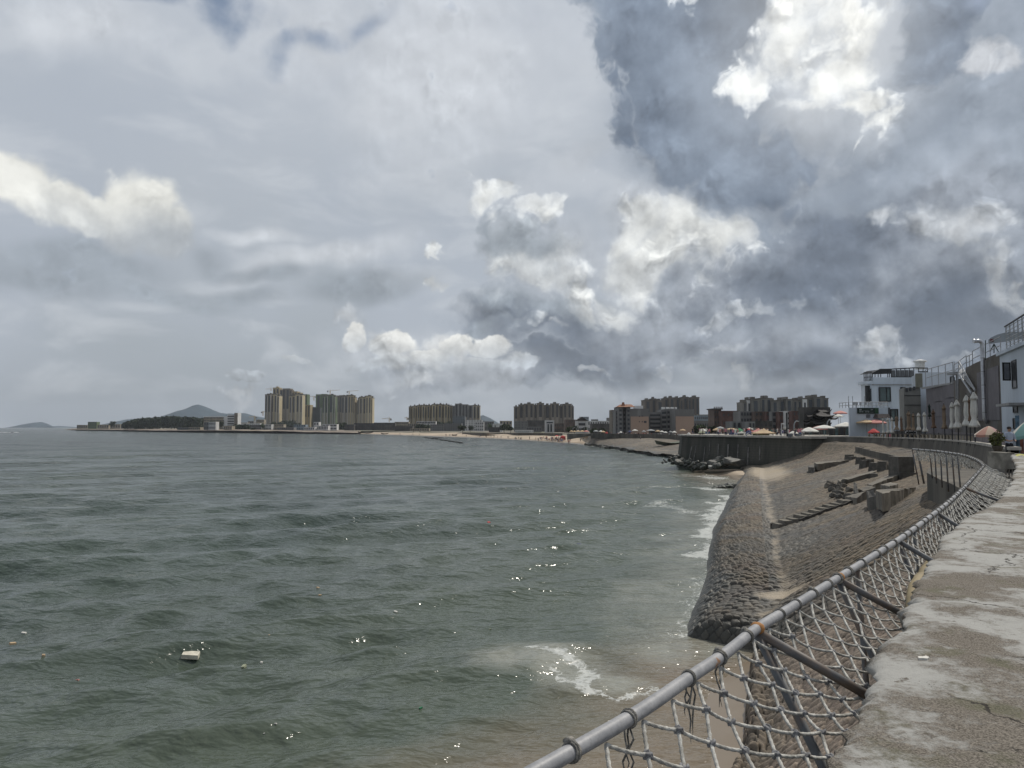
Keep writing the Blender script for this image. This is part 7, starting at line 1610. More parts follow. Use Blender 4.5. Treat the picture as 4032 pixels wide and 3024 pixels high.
# white van front glimpsed behind the closed parasols
vp = at(3582, 1712, 104); van = empty('van', (vp[0], 104, 6.0), 'white rimmed windscreen and roof of a van behind the closed parasols', 'van')
mb = MB(); mb.box((0, 1.4, 1.0), (1.75, 3.6, 1.9), 0, .88, .9); mb.obj('body', M_DKB, van); mb = MB(); mb.tube([(-.75, -.44, 1.1), (-.72, -.38, 1.75), (-.6, -.35, 1.86), (.6, -.35, 1.86), (.72, -.38, 1.75), (.75, -.44, 1.1)], .07, 6); mb.obj('windscreen_rim', M_WHITE, van); mb = MB(); mb.box((0, -.42, 1.45), (1.3, .06, .6), 0, .9, 1, rx=-.15); mb.obj('windscreen', M_GLASS, van)
for sx_ in (-.8, .8): mb = MB(); mb.tube([(sx_-.1, .3, .32), (sx_+.1, .3, .32)], .32, 12); mb.obj('wheel', M_FRAME, van)
# ================================================================== people
def body_mesh(pose, seedv):
    """one continuous skinned figure, 1.7 m tall, facing -Y"""
    r_ = random.Random(seedv); V_ = []; E_ = []; R_ = []
    def v(p, r, par=None):
        V_.append(p); R_.append(r)
        if par is not None: E_.append((par, len(V_)-1))
        return len(V_)-1
    sit = pose == 'sit'; hz = .48 if sit else .92; bend = .35 if pose == 'bend' else 0
    hip = v((0, 0, hz), (.15, .11)); ch_ = v((0, -bend*.6, hz+.28-bend*.1), (.14, .10), hip); sh_ = v((0, -bend, hz+.48-bend*.2), (.15, .09), ch_); nk = v((0, -bend*1.15, hz+.57-bend*.25), (.055, .055), sh_); hd = v((0, -bend*1.25-.01, hz+.68-bend*.3), (.085, .10), nk); v((0, -bend*1.3, hz+.76-bend*.33), (.07, .085), hd)
    for s in (-1, 1):
        st = r_.uniform(-.22, .22) if pose == 'walk' else 0
        if pose == 'walk': st = .22*s
        th_ = v((s*.10, 0, hz-.06), (.085, .085), hip)
        if sit: kn = v((s*.14, -.40, hz-.02), (.06, .06), th_); an = v((s*.14, -.42, .08), (.04, .04), kn)
        else: kn = v((s*.11, -.03-st*.5, hz-.44), (.06, .06), th_); an = v((s*.11, -st+.02, .07), (.04, .04), kn)
        v((s*.12, (-.55 if sit else -st-.12), .03), (.04, .03), an)
        so_ = v((s*.19, -bend, hz+.46-bend*.2), (.055, .055), sh_); up = {'wave': (s*.36, -.05, hz+.50) if s > 0 else (s*.25, 0, hz+.2), 'phone': (s*.24, -.12, hz+.26)}.get(pose, (s*.25, -bend*1.0, hz+.20-bend*.3)); el_ = v(up, (.042, .042), so_)
        wr = {'wave': (s*.36, -.1, hz+.75) if s > 0 else (s*.27, -.05, hz-.04), 'phone': (s*.08, -.28, hz+.40)}.get(pose, (s*.27, -.06-bend*1.1, hz-.05-bend*.2)); w2 = v(wr, (.03, .03), el_); v((wr[0], wr[1]-.03, wr[2]+(.08 if pose in ('wave',) and s > 0 else -.08)), (.035, .02), w2)
    me = bpy.data.meshes.new('figure'); me.from_pydata(V_, E_, []); o = bpy.data.objects.new('figure_src', me); COL.objects.link(o)
    md = o.modifiers.new('skin', 'SKIN')
    for i, sv_ in enumerate(me.skin_vertices[0].data): sv_.radius = R_[i]; sv_.use_root = (i == 0)
    md.use_smooth_shade = True; sb = o.modifiers.new('sub', 'SUBSURF'); sb.levels = 1; sb.render_levels = 1
    dg = bpy.context.evaluated_depsgraph_get(); m2 = bpy.data.meshes.new_from_object(o.evaluated_get(dg)); bpy.data.objects.remove(o); return m2, hz
SKIN = mat('skin', (.36, .21, .14), .6, .1, 3); HAIR = mat('black hair', (.012, .010, .009), .5, .2, 5)
CL = {k: mat(k+' cloth', c3, .9, .12, 4) for k, c3 in {'white': (.62, .62, .60), 'black': (.016, .016, .018), 'red': (.42, .04, .035), 'navy': (.03, .045, .10), 'blue': (.07, .17, .33), 'grey': (.20, .20, .20), 'green': (.05, .16, .07), 'orange': (.50, .19, .04), 'pink': (.50, .20, .24), 'teal': (.05, .20, .20)}.items()}
_bases = {p: body_mesh(p, i) for i, p in enumerate(('stand', 'walk', 'bend', 'phone', 'wave', 'sit'))}
_ppl = {}
def person_mesh(pose, top, bot, bare=False):
    k = (pose, top, bot, bare)
    if k in _ppl: return _ppl[k]
    src, hz = _bases[pose]; me = src.copy(); me.materials.clear()
    for m in (SKIN, HAIR, CL[top], CL[bot]): me.materials.append(m)
    for p in me.polygons:
        c3 = p.center; z = c3.z
        if z > hz+.66 or (z > hz+.60 and c3.y > .02): mi = 1
        elif z > hz+.52: mi = 0
        elif z > hz-.02 and abs(c3.x) < .235: mi = 0 if bare else 2
        elif z > (.35 if not bare else hz-.30) and abs(c3.x) < .22: mi = 3
        else: mi = 0
        p.material_index = mi
    _ppl[k] = me; return me
def person(p, pose, top, bot, lab, group=None, rz=None, s=1.0, bare=False):
    o = bpy.data.objects.new('person', person_mesh(pose, top, bot, bare)); COL.objects.link(o); o.location = p; o.rotation_euler = (0, 0, random.uniform(0, 6.28) if rz is None else rz); o.scale = (s, s, s)
    return tag(o, lab, 'person', group)
tops = list(CL); poses = ['stand', 'walk', 'bend', 'phone', 'stand', 'wave']
def crowd(n_, fn, group, lab, seedv, tl=None, bare=0.0, ss=(.86, 1.05)):
    r_ = random.Random(seedv)
    for i in range(n_):
        p = fn(r_, i)
        if p is None: continue
        t = r_.choice(tl or tops); b = r_.choice(['black', 'navy', 'grey', 'white', 'blue']); br = r_.random() < bare; ps = r_.choice(poses)
        person(p, ps, t, b, lab.format(('bare chested' if br else 'in a '+t+' top')), group, r_.uniform(0, 6.28), r_.uniform(*ss), br)
# beach crowd at the waterline
def beach_pt(px, f):     # f: 0 waterline .. 1 back of the sand
    r_ = (px-2016)/3024
    W_ = np.array([b[0] for b in BS]); I_ = np.array([b[1] for b in BS]); xs = [2345, 2279, 2200, 2100, 2000, 1900, 1800, 1700, 1600, 1500, 1400, 1330, 1260]
    w_ = np.array([np.interp(-px, [-x for x in xs], W_[:, k]) for k in range(2)]); i_ = np.array([np.interp(-px, [-x for x in xs], I_[:, k]) for k in range(3)])
    p = w_*(1-f)+i_[:2]*f; return (float(p[0]), float(p[1]), float(i_[2]*f*.85+.02))
crowd(85, lambda r, i: beach_pt(r.triangular(2050, 2262, 2190) if i % 4 else r.uniform(2170, 2225), r.uniform(-.05, .55)), 'dense crowd of bathers by the red tents', 'bather {} in the dense crowd at the waterline by the red tents', 1, ['black', 'navy', 'red', 'black', 'white', 'blue', 'navy', 'orange'], bare=.22, ss=(1.0, 1.2))
crowd(26, lambda r, i: beach_pt([1574, 1578, 1625, 1628, 1653, 1757, 1760, 1771, 1773, 1775, 1781, 1795, 1823, 1838, 1846, 1883, 1888, 1893, 1915, 1917, 1936, 1948, 1961, 1975, 2000, 2004][i], r.uniform(.05, .35) if i not in (12, 14) else .8), 'scattered walkers on the quiet beach', 'lone beach walker {} on the quieter sand left of the crowd', 2, ['black', 'navy', 'red', 'grey'], bare=.2, ss=(1.0, 1.2))
crowd(18, lambda r, i: beach_pt(r.uniform(2020, 2060), r.uniform(0, .1)) if i < 8 else (lambda p: (p[0], p[1], .6))(gp(r.uniform(2225, 2255), r.uniform(1728, 1738), .6)), 'bathers at the edges of the crowd', 'bather {} standing apart at the edge of the crowd', 3, bare=.3)
for (px, py, lab) in [(2294, 1729, 'person walking down the ramp slope right of the beach crowd'), (2286, 1740, 'person at the foot of the ramp near the foam'), (2297, 1737, 'second person at the foot of the ramp, higher up'), (2340, 1741, 'person alone on the sand right of the ramp')]:
    person(gp(px, py, .9), 'walk', 'black', 'navy', lab)
c3 = gp(2549, 1777, .45); person(c3, 'stand', 'white', 'grey', 'lone person in a white top standing on the rocks at the water edge', rz=2.6)
mb = boulder(900, 3, 1.6, .5); o = mb.obj('boulder', M_ROCK); o.location = (c3[0], c3[1], .0); tag(o, 'dark flat rock the lone person in white stands on', 'boulder')
for k, (px, py, s_, lab) in enumerate([(2378, 1762, 1.3, 'dark rock among the foam left of the far slope'), (2395, 1764, 1.0, 'smaller dark rock beside it in the foam'), (2455, 1771, .8, 'dark rock at the water edge below the reddish patch'), (2488, 1779, 1.2, 'dark rock half in the water, middle of the far shore'), (2590, 1792, 1.0, 'low rock in the foam between the lone person and the bastion'), (2604, 1794, .8, 'low rock nearest the bastion heap in the foam')]):
    o = boulder(930+k, 1.8*s_, 1.3*s_, .7*s_).obj('boulder', M_ROCK); q = gp(px, py, .2); o.location = q; tag(o, lab, 'boulder')
for k, (px, py, tp_, lab) in enumerate([(2430, 1708, 'blue', 'person in blue in front of the far wall'), (2440, 1709, 'white', 'person in white in front of the far wall'), (2515, 1712, 'black', 'person in black in front of the far wall'), (2525, 1722, 'navy', 'upper climber on the path over the far slope'), (2522, 1726, 'grey', 'lower climber on the path over the far slope')]):
    q = gp(px, py+7, 4.5 if k < 3 else 3.2); person(q, 'walk', tp_, 'navy', lab)
# far promenade crowd and parasols
def far_prom(r, i):
    px = r.uniform(2335, 2695); k = np.interp(px, [2330, 2390, 2570, 2700], [345, 335, 312, 282])+r.uniform(2, 14); x = (px-2016)/3024*k; return (x, k, 4.35)
crowd(68, far_prom, 'people packed along the far promenade', 'person {} behind the far sea wall', 5, ['white', 'black', 'grey', 'navy', 'red', 'white'])
GF = 'small parasols along the far promenade'
for k, (px, yt, wd, fab) in enumerate([(2250, 1694, 16, 'sand'), (2262, 1695, 16, 'sand'), (2276, 1694, 20, 'sand'), (2292, 1694, 22, 'sand'), (2308, 1694, 22, 'pink'), (2346, 1693, 22, 'grey'), (2366, 1694, 16, 'white'), (2375, 1696, 18, 'sand'), (2388, 1700, 12, 'red'), (2444, 1698, 16, 'white'), (2500, 1690, 24, 'white'), (2562, 1690, 34, 'grey'), (2590, 1693, 22, 'sand'), (2606, 1695, 18, 'white'), (2655, 1697, 20, 'white'), (2480, 1695, 14, 'blue'), (2535, 1694, 16, 'grey'), (2620, 1698, 16, 'white'), (2640, 1696, 14, 'grey')]):
    Yk = np.interp(px, [2240, 2330, 2390, 2570, 2700], [392, 345, 335, 312, 282])+6; open_parasol(px, yt, yt+5, wd, Yk, 4.3, fab, f'small {dict(vgreen="green").get(fab, fab)} parasol on the far promenade', GF, 6, parts=False)
open_parasol(2688, 1689, 1694, 26, 285, 4.5, 'sand', 'sand coloured parasol with a slim mast near the plain gable', GF, 8, parts=False)
# bastion crowd, parasols, tents
def bas_pt(r, i):
    px = r.uniform(2712, 3165); t_ = (3171-px)/(3171-2696); Yf = 125+30*t_+2.2+r.uniform(0, 10); return ((px-2016)/3024*Yf, Yf, BZ+.05)
crowd(58, bas_pt, 'people on the bastion', 'person {} on the bastion', 6, ['white', 'black', 'grey', 'navy', 'pink', 'white', 'teal'])
GB = 'parasols on the bastion'
for k, (px, yt, yr, wd, dY, fab, lab) in enumerate([(2712, 1702, 1712, 20, 3, 'white', 'small drooping white parasol at the seaward end of the bastion'), (2768, 1687, 1696, 30, 6, 'white', 'white parasol tilting right on the seaward half of the bastion'), (2763, 1696, 1703, 28, 3, 'olive', 'olive parasol just below the tilting white one'), (2822, 1685, 1692, 32, 9, 'sand', 'flat sand coloured parasol in the middle of the bastion'), (2836, 1679, 1686, 36, 14, 'grey', 'grey parasol, highest in the middle of the bastion'), (2880, 1685, 1690, 50, 16, 'sand', 'wide flat sand parasol behind the blue one'),
    (2886, 1694, 1708, 34, 4, 'blue', 'navy dome parasol left of the green one'), (2911, 1686, 1697, 38, 8, 'vgreen', 'bright green parasol on the bastion'), (2948, 1686, 1694, 30, 9, 'red', 'red parasol right of the green one'), (2952, 1683, 1688, 28, 13, 'white', 'white topped parasol above the red one'), (2948, 1692, 1706, 30, 4, 'blue', 'dark blue parasol under the red one'), (3085, 1694, 1702, 26, 6, 'blue', 'blue grey parasol left of the notice boards'), (3125, 1696, 1706, 40, 4, 'white', 'white parasol right above the notice boards')]):
    t_ = (3171-px)/(3171-2696); Yf = 125+30*t_+1.5+dY; open_parasol(px, yt, yr, wd, Yf, BZ, fab, lab, GB, 8)
def tent(px, ytop, yeave, wpx, ybot, dY, fab, lab, side=None):
    t_ = (3171-px)/(3171-2696); Y = 125+30*t_+dY+2; x = (px-2016)/3024*Y; w_ = wpx/3024*Y; zt, ze = at(px, ytop, Y)[2], at(px, yeave, Y)[2]; root = empty('canopy_tent', (x, Y, BZ), lab, 'tent', 'canopy tents on the bastion'); h1_, h2_ = zt-BZ, ze-BZ
    N = 8; vs = []
    for j in range(N+1):
        for i in range(N+1): u, v = i/N*2-1, j/N*2-1; r_ = max(abs(u), abs(v)); vs.append((u*w_/2, v*w_/2, h2_+(h1_-h2_)*(1-r_)**1.5))
    mb = MB(); mb.add(vs, [(j*(N+1)+i, j*(N+1)+i+1, (j+1)*(N+1)+i+1, (j+1)*(N+1)+i) for j in range(N) for i in range(N)]); 
    for s in (-1, 1): mb.box((0, s*w_/2, h2_-.12), (w_, .03, .24)); mb.box((s*w_/2, 0, h2_-.12), (.03, w_, .24))
    mb.obj('canopy', FAB[fab], root)
    for sx_ in (-1, 1):
        for sy_ in (-1, 1): mb = MB(); mb.tube([(sx_*w_*.48, sy_*w_*.48, 0), (sx_*w_*.48, sy_*w_*.48, h2_)], .03, 5); mb.obj('leg', M_RAIL, root)
    if side: mb = MB(); mb.box((0, w_*.45, h2_*.5), (w_*.9, .03, h2_*.95)); mb.obj('back_sheet', FAB[side], root)
tent(3005, 1686, 1704, 74, 1720, 2.5, 'sand', 'sand coloured canopy tent with a green lit interior', 'vgreen'); tent(2985, 1685, 1700, 52, 1718, 6, 'pink', 'peach canopy tent behind the sand coloured one')
tent(2918, 1699, 1702, 26, 1720, 1.2, 'white', 'small white kiosk tent at the bastion edge', 'grey')
# red tents on the beach
for k, (px, yt, ye, wd, dep_, lab) in enumerate([(2192, 1713, 1717, 18, 430, 'red open canopy tent on the beach, left of two'), (2216, 1715, 1718, 20, 415, 'red closed sided tent on the beach, right of two')]):
    Y = dep_; x = (px-2016)/3024*Y; root = empty('beach_tent', (x, Y, 1.2), lab, 'tent'); w_ = wd/3024*Y; zt, ze = at(px, yt, Y)[2]-1.2, at(px, ye, Y)[2]-1.2
    mb = MB(); mb.add([(-w_/2, -w_/2, ze), (w_/2, -w_/2, ze), (w_/2, w_/2, ze), (-w_/2, w_/2, ze), (0, 0, zt)], [(0, 1, 4), (1, 2, 4), (2, 3, 4), (3, 0, 4)]); mb.obj('canopy', FAB['red'], root)
    if k: mb = MB(); mb.box((0, 0, ze/2), (w_*.96, w_*.96, ze)); mb.obj('side_sheet', FAB['red'], root)
    for sx_ in (-1, 1): mb = MB(); mb.tube([(sx_*w_*.48, -w_*.49, 0), (sx_*w_*.48, -w_*.49, ze)], .06, 5); mb.obj('leg', M_RAIL, root)
# notice boards and poles on the bastion
M_NAVY = mat('navy board', (.012, .016, .04), .5, .2, 2)
def board(px0, px1, y0, y1, rows, lab):
    Y = 128.2; a, b = at(px0, y0, Y), at(px1, y1, Y); L_ = Loc('notice_board', ((a[0]+b[0])/2, Y, BZ), lab, 'notice board', 'navy notice boards on the bastion edge'); mb = MB(); mb.box(((a[0]+b[0])/2, Y, (a[2]+b[2])/2), (b[0]-a[0], .08, a[2]-b[2])); L_.put(mb, 'panel', M_NAVY)
    for (u0, v0, u1, v1) in rows:
        mb = MB(); xx0, xx1 = a[0]+(b[0]-a[0])*u0, a[0]+(b[0]-a[0])*u1; zz0, zz1 = a[2]-(a[2]-b[2])*v1, a[2]-(a[2]-b[2])*v0; mb.box(((xx0+xx1)/2, Y-.05, (zz0+zz1)/2), (xx1-xx0, .02, zz1-zz0)); L_.put(mb, 'character', M_LETTER)
    for x in (a[0]+.1, b[0]-.1): mb = MB(); mb.tube([(x, Y+.06, BZ), (x, Y+.06, a[2])], .04, 6); L_.put(mb, 'leg', M_RAIL)
board(3101, 3122, 1707, 1722, [(.08+.21*i, .22, .22+.21*i, .48) for i in range(4)]+[(.08, .62, .36, .84), (.42, .62, .56, .84), (.62, .62, .74, .84), (.8, .62, .93, .84)], 'navy notice board with two rows of pale characters, left of two')
board(3133, 3156, 1707, 1722, [(.12, .12, .95, .26)]+[(.12+.21*i, .42, .24+.21*i, .66) for i in range(4)], 'navy notice board with one row of pale characters, right of two')
def lampish(px, ytop, Y, z0, lab, arm=1, curved=False, group='street lamps round the bay', s=.06):
    x, _, zt = at(px, ytop, Y); root = empty('street_lamp', (x, Y, z0), lab, 'street lamp', group); h_ = zt-z0; mb = MB()
    if curved: mb.tube([(0, 0, 0), (0, 0, h_*.7)]+[(arm*(.9-.9*math.cos(a)), 0, h_*.7+h_*.3*math.sin(a)) for a in np.linspace(.2, 1.5, 7)], s, 6)
    else: mb.tube([(0, 0, 0), (0, 0, h_), (arm*.9, 0, h_)], s, 6)
    mb.obj('pole', M_RAIL, root); mb = MB(); mb.box((arm*(.95 if not curved else 1.0), 0, h_-.1), (.5, .25, .16)); mb.obj('lamp_head', M_WHITE, root)
for k, (px, yt) in enumerate([(2256, 1683), (2270, 1682), (2284, 1681), (2300, 1680), (2314, 1679)]): lampish(px, yt, 430, 4.2, f'curved grey street lamp, {["first", "second", "third", "fourth", "fifth"][k]} from the left by the ramp', 1, True, s=.12)
lampish(3126, 1657, 190, 5.5, 'pale curved lamp in front of the red brown houses', 1, True, s=.14); lampish(3256, 1652, 190, 5.5, 'pale curved lamp before the temple like roofs', 1, True, s=.14)
cm = Loc('camera_mast', (*at(3077, 1700, 131)[:2], BZ), 'pale mast with an arm and cameras above the bastion crowd', 'camera mast'); q = lambda x, y: at(3060+x/15.8, 1660+y/15.8, 131)
mb = MB(); mb.tube([(q(265, 700)[0], 131, BZ), q(265, 120)], .08, 8); cm.put(mb, 'pole', M_WHITE); mb = MB(); mb.tube([q(265, 125), q(385, 130)], .05, 6); cm.put(mb, 'arm', M_WHITE); mb = MB(); mb.lathe([(.12, 0), (.18, .2), (.1, .35), (0, .36)], 10, (q(390, 0)[0], 131, q(0, 215)[2])); cm.put(mb, 'dome_camera', M_WHITE)
mb = MB(); a, b = q(180, 430), q(580, 515); mb.box(((a[0]+b[0])/2, 131.1, (a[2]+b[2])/2), (b[0]-a[0], .2, a[2]-b[2])); cm.put(mb, 'cross_box', M_GREYB); mb = MB(); c4 = q(465, 385); mb.lathe([(.12, 0), (.3, .3), (.3, .5), (0, .5)], 10, (c4[0], 131, c4[2]-.3)); cm.put(mb, 'lamp', M_WHITE)
mb = MB(); x, _, z = at(3098, 1668, 129.5); mb.tube([(x, 129.5, BZ), (x, 129.5, at(2016, 1625, 129.5)[2])], .13, 8); tag(mb.obj('pole', M_FRAME), 'thick dark pole rising behind the notice boards', 'pole')
mb = MB(); q = [at(2936+x/3.16, 1500+y/3.16, 130.5) for x, y in [(0, 700), (6, 680), (18, 662), (36, 650), (48, 646)]]; mb.tube(q, [.16, .15, .12, .08, .04], 8); tag(mb.obj('curved_post', M_WHITE), 'white curved tusk like post at the bastion edge', 'post')
# promenade crowd on the right, behind the wall and parasols
def prom_pt(r, i):
    j = r.randrange(22, SWn-12); p = SW[j]; return (p[0]+r.uniform(1.4, 4.2), p[1]+r.uniform(0, 2), 6.05)
crowd(34, prom_pt, 'people behind the closed parasols', 'person {} on the promenade behind the closed parasols', 8, ['white', 'black', 'grey', 'navy', 'pink', 'blue'])
# dark shelter fronts under the large parasols
for k, (x0, x1, yt, Y, lab) in enumerate([(3150, 3260, 1688, 150, 'dark stall front under the wide white parasols'), (3262, 3345, 1680, 140, 'dark stall front left of the green sign block'), (3345, 3500, 1662, 127, 'dark ground floor opening below the green sign')]):
    L_, zt = block_px('stall', lab, 'stall', x0, x1, yt, Y, 3, M_DKB); 
    for j in range(4): xx = x0+(x1-x0)*(j+.5)/4; face_box(L_, xx-6, xx+6, yt+6, 1718, Y-.02, M_TEAL if j % 2 else M_WIN, 'stall_window')
# the man by the potted plant
def man(px, Y, z0):
    """seated-height view: standing man in a light t-shirt, head turned down to the phone in his hands"""
    x = (px-2016)/3024*Y
    root = empty('person', (x, Y, z0), 'man in a pale blue t-shirt and dark cap looking down behind the potted plant', 'person')
    root.rotation_euler = (0, 0, .15)
    V_ = []; E_ = []; R_ = []
    def v(p, r, par=None):
        V_.append(p); R_.append(r)
        if par is not None: E_.append((par, len(V_)-1))
        return len(V_)-1
    hip = v((0, 0, .95), (.165, .12)); bl2 = v((0, .0, 1.12), (.16, .12), hip); ch_ = v((0, .0, 1.30), (.18, .13), bl2); sh_ = v((0, .01, 1.44), (.17, .10), ch_); nk = v((0, -.01, 1.53), (.06, .06), sh_)
    hd = v((0, -.03, 1.62), (.078, .092), nk); h2 = v((0, -.035, 1.70), (.082, .10), hd); v((0, -.02, 1.76), (.06, .075), h2)
    for s in (-1, 1):
        th_ = v((s*.10, 0, .86), (.10, .10), hip); kn = v((s*.11, -.02, .48), (.065, .065), th_); an = v((s*.11, .02, .09), (.045, .045), kn); v((s*.13, -.14, .04), (.045, .035), an)
        so_ = v((s*.20, .0, 1.42), (.065, .065), sh_); el_ = v((s*.29, .02, 1.14), (.05, .048), so_); w2 = v((s*.17, -.22, 1.06), (.032, .03), el_); hn = v((s*.13, -.27, 1.07), (.04, .022), w2)
        for f in range(4): a = v((s*(.125-.018*f), -.315, 1.085-.006*f), (.010, .010), hn); v((s*(.115-.018*f), -.34, 1.10-.008*f), (.009, .009), a)
        t_ = v((s*.15, -.28, 1.11), (.010, .010), hn); v((s*.135, -.30, 1.135), (.009, .009), t_)
    me = bpy.data.meshes.new('body'); me.from_pydata(V_, E_, []); o = bpy.data.objects.new('body_src', me); COL.objects.link(o); o.modifiers.new('skin', 'SKIN')
    for i, s_ in enumerate(me.skin_vertices[0].data): s_.radius = R_[i]; s_.use_root = (i == 0)
    sb = o.modifiers.new('sub', 'SUBSURF'); sb.levels = 2; sb.render_levels = 2
    m2 = bpy.data.meshes.new_from_object(o.evaluated_get(bpy.context.evaluated_depsgraph_get())); bpy.data.objects.remove(o); m2.materials.append(SKIN)
    m2.polygons.foreach_set('use_smooth', [True]*len(m2.polygons)); b = bpy.data.objects.new('body', m2); COL.objects.link(b); b.parent = root
    mb = MB(); mb.ball((0, -.135, 1.635), .018, 8, 6, (.7, 1, 1.2)); mb.ball((-.035, -.122, 1.665), .010, 6, 5); mb.ball((.035, -.122, 1.665), .010, 6, 5); mb.ball((-.085, -.02, 1.65), .022, 6, 5, (.5, 1, 1.3)); mb.ball((.085, -.02, 1.65), .022, 6, 5, (.5, 1, 1.3)); mb.obj('face', SKIN, root, True)
    # shirt: loose shell round torso and upper arms
    mb = MB(); n_ = 20; ring = [(.175, .135, .90), (.185, .14, 1.0), (.18, .14, 1.15), (.20, .15, 1.30), (.225, .145, 1.40), (.20, .12, 1.47), (.10, .09, 1.515), (.075, .075, 1.53)]; vs = []
    for i, (a, b2, z) in enumerate(ring):
        for j in range(n_): th_ = 2*math.pi*j/n_; f = 1+.025*math.sin(5*th_+i*1.3); vs.append((a*f*math.cos(th_), b2*f*math.sin(th_), z))
    mb.add(vs, [(i*n_+j, i*n_+(j+1) % n_, (i+1)*n_+(j+1) % n_, (i+1)*n_+j) for i in range(len(ring)-1) for j in range(n_)])
    for s in (-1, 1): mb.tube([(s*.17, .0, 1.44), (s*.24, .005, 1.36), (s*.285, .015, 1.22), (s*.30, .02, 1.15)], [.085, .085, .085, .095], 12, False)
    mb.obj('shirt', mat('pale blue shirt', (.36, .41, .50), .9, .08, 6), root, True)
    mb = MB(); mb.ball((0, -.02, 1.72), .112, 14, 10, (.9, 1.05, .75)); mb.box((0, -.16, 1.70), (.15, .10, .012), 0, .8, .8, rx=.2); mb.obj('cap', mat('dark cap', (.015, .013, .016), .9), root, True)
    mb = MB(); vs = []; 
    for i, (a, b2, z) in enumerate([(.18, .135, .98), (.19, .145, .86), (.20, .13, .78)]):
        for j in range(n_): th_ = 2*math.pi*j/n_; vs.append((a*math.cos(th_), b2*math.sin(th_), z))
    mb.add(vs, [(i*n_+j, i*n_+(j+1) % n_, (i+1)*n_+(j+1) % n_, (i+1)*n_+j) for i in range(2) for j in range(n_)])
    for s in (-1, 1): mb.tube([(s*.10, 0, .84), (s*.11, -.01, .66), (s*.115, -.02, .48)], [.11, .105, .10], 12, False)
    mb.obj('shorts', mat('dark shorts', (.014, .014, .018), .9), root, True)
    mb = MB(); mb.box((0, -.30, 1.10), (.075, .012, .15), 0, 1, 1, rx=-.5); mb.obj('phone', M_FRAME, root)
man(3969, 39.2, 6.70)
# ================================================================== things afloat
M_FOAMB = mat('dirty foam block', (.55, .52, .43), .8, .15, 6, .3, 20)
def floater(px, py, dims, m, lab, name='floating_litter', rz=.3, group=None):
    q = gp(px, py, .05); mb = MB(); mb.box((0, 0, dims[2]*.25), dims, 0, .93, .93, rx=.06, ry=.04); o = mb.obj(name, m); o.location = (q[0], q[1], water_z(q[0], q[1])); o.rotation_euler = (.05, .08, rz); tag(o, lab, 'litter', group)
floater(751, 2562, (.62, .42, .16), M_FOAMB, 'cream foam block floating alone in the lower left of the sea', 'foam_block', .2)
GL = 'bits of litter floating on the sea'
litt = [(95, 2468, .26, 'white', 'white scrap afloat near the left edge'), (50, 2528, .3, 'sand', 'tan scrap afloat near the left edge, below the white one'), (170, 2608, .24, 'sand', 'pair of tan scraps afloat low at the left, the larger'), (305, 2665, .16, 'pink', 'small pinkish scrap afloat low at the left'), (1657, 2798, .14, 'vgreen', 'bright green carton afloat in the lower middle'), (1925, 2066, .55, 'red', 'orange red carton afloat in the middle of the sea'), (1252, 2317, .22, 'sand', 'yellowish scrap, upper of two in the middle left'), (1260, 2337, .22, 'sand', 'yellowish scrap, lower of two in the middle left'), (1030, 2563, .22, 'white', 'thin white sheet afloat right of the foam block'), (1085, 2876, .10, 'white', 'white scrap afloat near the bottom left'), (1040, 2898, .07, 'white', 'tiny white fleck near the bottom left'), (960, 2632, .3, 'olive', 'olive scrap awash below the thin white sheet'), (1558, 2408, .25, 'white', 'white stick like scrap in the middle'), (1060, 2503, .1, 'sand', 'small tan fleck above the olive scrap'), (1028, 2294, .35, 'blue', 'dark bottle shape afloat in the middle left'), (323, 2705, .12, 'sand', 'tan fleck low at the left'), (1930, 2457, .16, 'olive', 'olive lump afloat left of the swirl'), (2205, 1935, .9, 'blue', 'dark float off the near slope, right of two'), (2125, 1980, .7, 'blue', 'dark float off the near slope, left of two'), (2280, 2147, .45, 'blue', 'dark plank off the near slope')]
for k, (px, py, s_, fab, lab) in enumerate(litt): floater(px, py, (s_*.75, s_*.4, s_*.25), FAB[fab], lab, 'floating_litter', k, GL)
fl_px = [(1676+i*3.0, 1724.5+(i*.35)) for i in (0, 1.6, 3.0, 5, 8, 9, 10.5, 14, 15, 16)]+[(1736, 1733), (1740, 1733.7), (1744, 1734.3), (1748, 1735), (1754, 1735.8), (1758, 1736.3), (1771, 1738.5), (1775, 1739), (1786, 1740), (1790, 1741.5), (1797, 1742.2), (1803, 1743), (1806, 1743.5), (1810, 1744.2), (1814, 1745), (1818, 1746)]+[(1706+i*4.2, 1725.3-i*.02) for i in range(9)]
mb = MB(); mb.lathe([(0, -.3), (.5, -.25), (.62, .1), (.5, .45), (0, .5)], 10); base = None
for k, (px, py) in enumerate(fl_px):
    q = gp(px, py, .0)
    if base is None: base = mb.obj('buoy', M_FRAME, None, True); o = base
    else: o = base.copy(); COL.objects.link(o)
    o.location = (q[0], q[1], .1); o.scale = (1.6, 1, 1); tag(o, 'dark float in the dotted line of buoys off the beach', 'buoy', 'line of dark buoys off the beach')
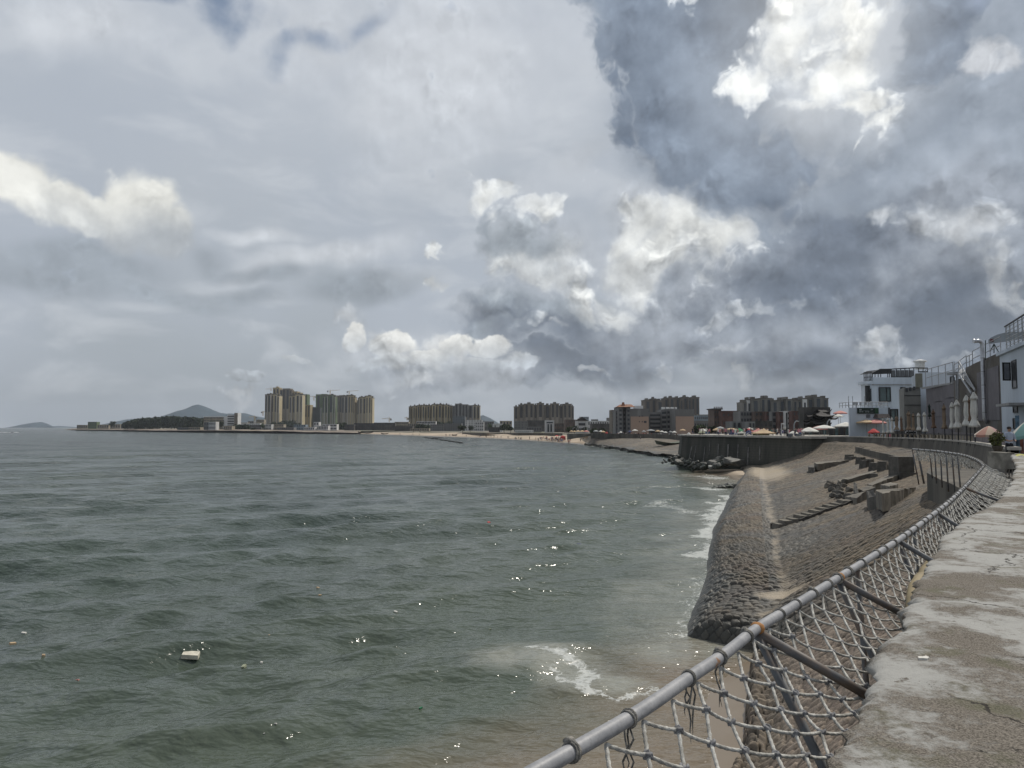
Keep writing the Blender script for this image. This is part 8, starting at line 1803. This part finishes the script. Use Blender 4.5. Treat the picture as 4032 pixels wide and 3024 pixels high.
# boats
def boat(p, L_, lab, m, rz=0, z=.0):
    root = empty('boat', (p[0], p[1], p[2]+z), lab, 'boat', None, rz); mb = MB(); vs = []; n_ = 9
    for i in range(n_):
        t = i/(n_-1)*2-1; w_ = L_*.16*(1-abs(t)**2.5)+.02; sh_ = L_*.07*t*t
        vs += [(t*L_/2, -w_, .9+sh_), (t*L_/2*.9, 0, 0+sh_*.6), (t*L_/2, w_, .9+sh_)]
    mb.add(vs, [(i*3+a, (i+1)*3+a, (i+1)*3+a+1, i*3+a+1) for i in range(n_-1) for a in range(2)]); mb.obj('hull', m, root)
    mb = MB(); 
    for t in (-.25, .1, .4): mb.box((t*L_*.6, 0, .75), (.3, L_*.26, .08))
    mb.obj('thwarts', M_BROWN, root)
boat(beach_pt(1516, .55), 8, 'dark wooden boat drawn up at the left end of the beach', M_DKB, .1); boat(beach_pt(1790, .5), 5, 'dark boat lying on the sand left of the walkers', M_DKB, .4)
b = gp(1440, 1706, 1.0); boat(b, 18, 'long dark boat hull beached at the far left of the sand', M_DKB, .05)
mb = MB(); q = on_slope(2630, 1748) if False else gp(2640, 1751, 2.6)
boat((q[0], q[1], 2.3), 13, 'long green grey boat stored on the far stone slope', mat('green grey boat', (.15, .17, .13), .8, .2, 1), .5)
js = gp(49, 1703, .1); jr = empty('jet_ski', (js[0], js[1], 0), 'dark jet ski with its rider at the far left of the sea', 'jet ski'); mb = MB(); mb.box((0, 0, .35), (3.0, 1.1, .7), 0, .6, .6); mb.obj('hull', M_FRAME, jr)
o = person((js[0], js[1], .55), 'sit', 'navy', 'black', 'rider in dark clothes sitting on the jet ski', rz=1.5, s=1.15)
mb = MB()
for k in range(40): mb.ball((js[0]+random.uniform(-22, 9)+random.uniform(-3, 3), js[1]+random.uniform(-2, 2), .1), random.uniform(.25, .8), 6, 4, (1.4, 1, .6), .4)
tag(mb.obj('spray', mat('white spray', (.8, .82, .82), .9)), 'white wake foam thrown up around the jet ski', 'spray', None, 'stuff')
# parked vehicles on the point: a row of pale dots
car = empty('parked_car', (at(500, 1681, 1420)[0], 1420, 4.0), 'pale parked car in the row below the dark wood', 'car', 'cars parked along the point'); mb = MB(); mb.box((0, 0, .75), (4.4, 1.8, .8), 0, .95, .95); mb.box((0, 0, 1.35), (2.4, 1.6, .6), 0, .75, .9); mb.obj('body', M_WHITE, car); 
for sx_ in (-1.3, 1.3): mb = MB(); mb.tube([(sx_, -.9, .35), (sx_, .9, .35)], .36, 10); mb.obj('wheel', M_FRAME, car)
for k in range(1, 20): px = 500+k*6.3+random.uniform(-1, 1); dup(car, (at(px, 1681, 1420)[0], 1420+random.uniform(-4, 4), 4.0), random.uniform(-.2, .2))
# ================================================================== air
hz = MB(); hz.box((-300, 3000, 88), (9000, 6700, 182)); hzo = hz.obj('haze', None)
hm = bpy.data.materials.new('haze'); hm.use_nodes = True; t = NT(hm.node_tree); t.n.clear(); vo = t.new('ShaderNodeVolumePrincipled'); vo.inputs['Color'].default_value = (.86, .92, 1.0, 1); vo.inputs['Density'].default_value = HAZE; vo.inputs['Anisotropy'].default_value = .3
ou = t.new('ShaderNodeOutputMaterial'); t.lk(vo.outputs[0], ou.inputs['Volume']); hzo.data.materials.clear(); hzo.data.materials.append(hm); tag(hzo, None, None, None, 'stuff'); hzo['label'] = 'thin pale haze over the sea and far shore'
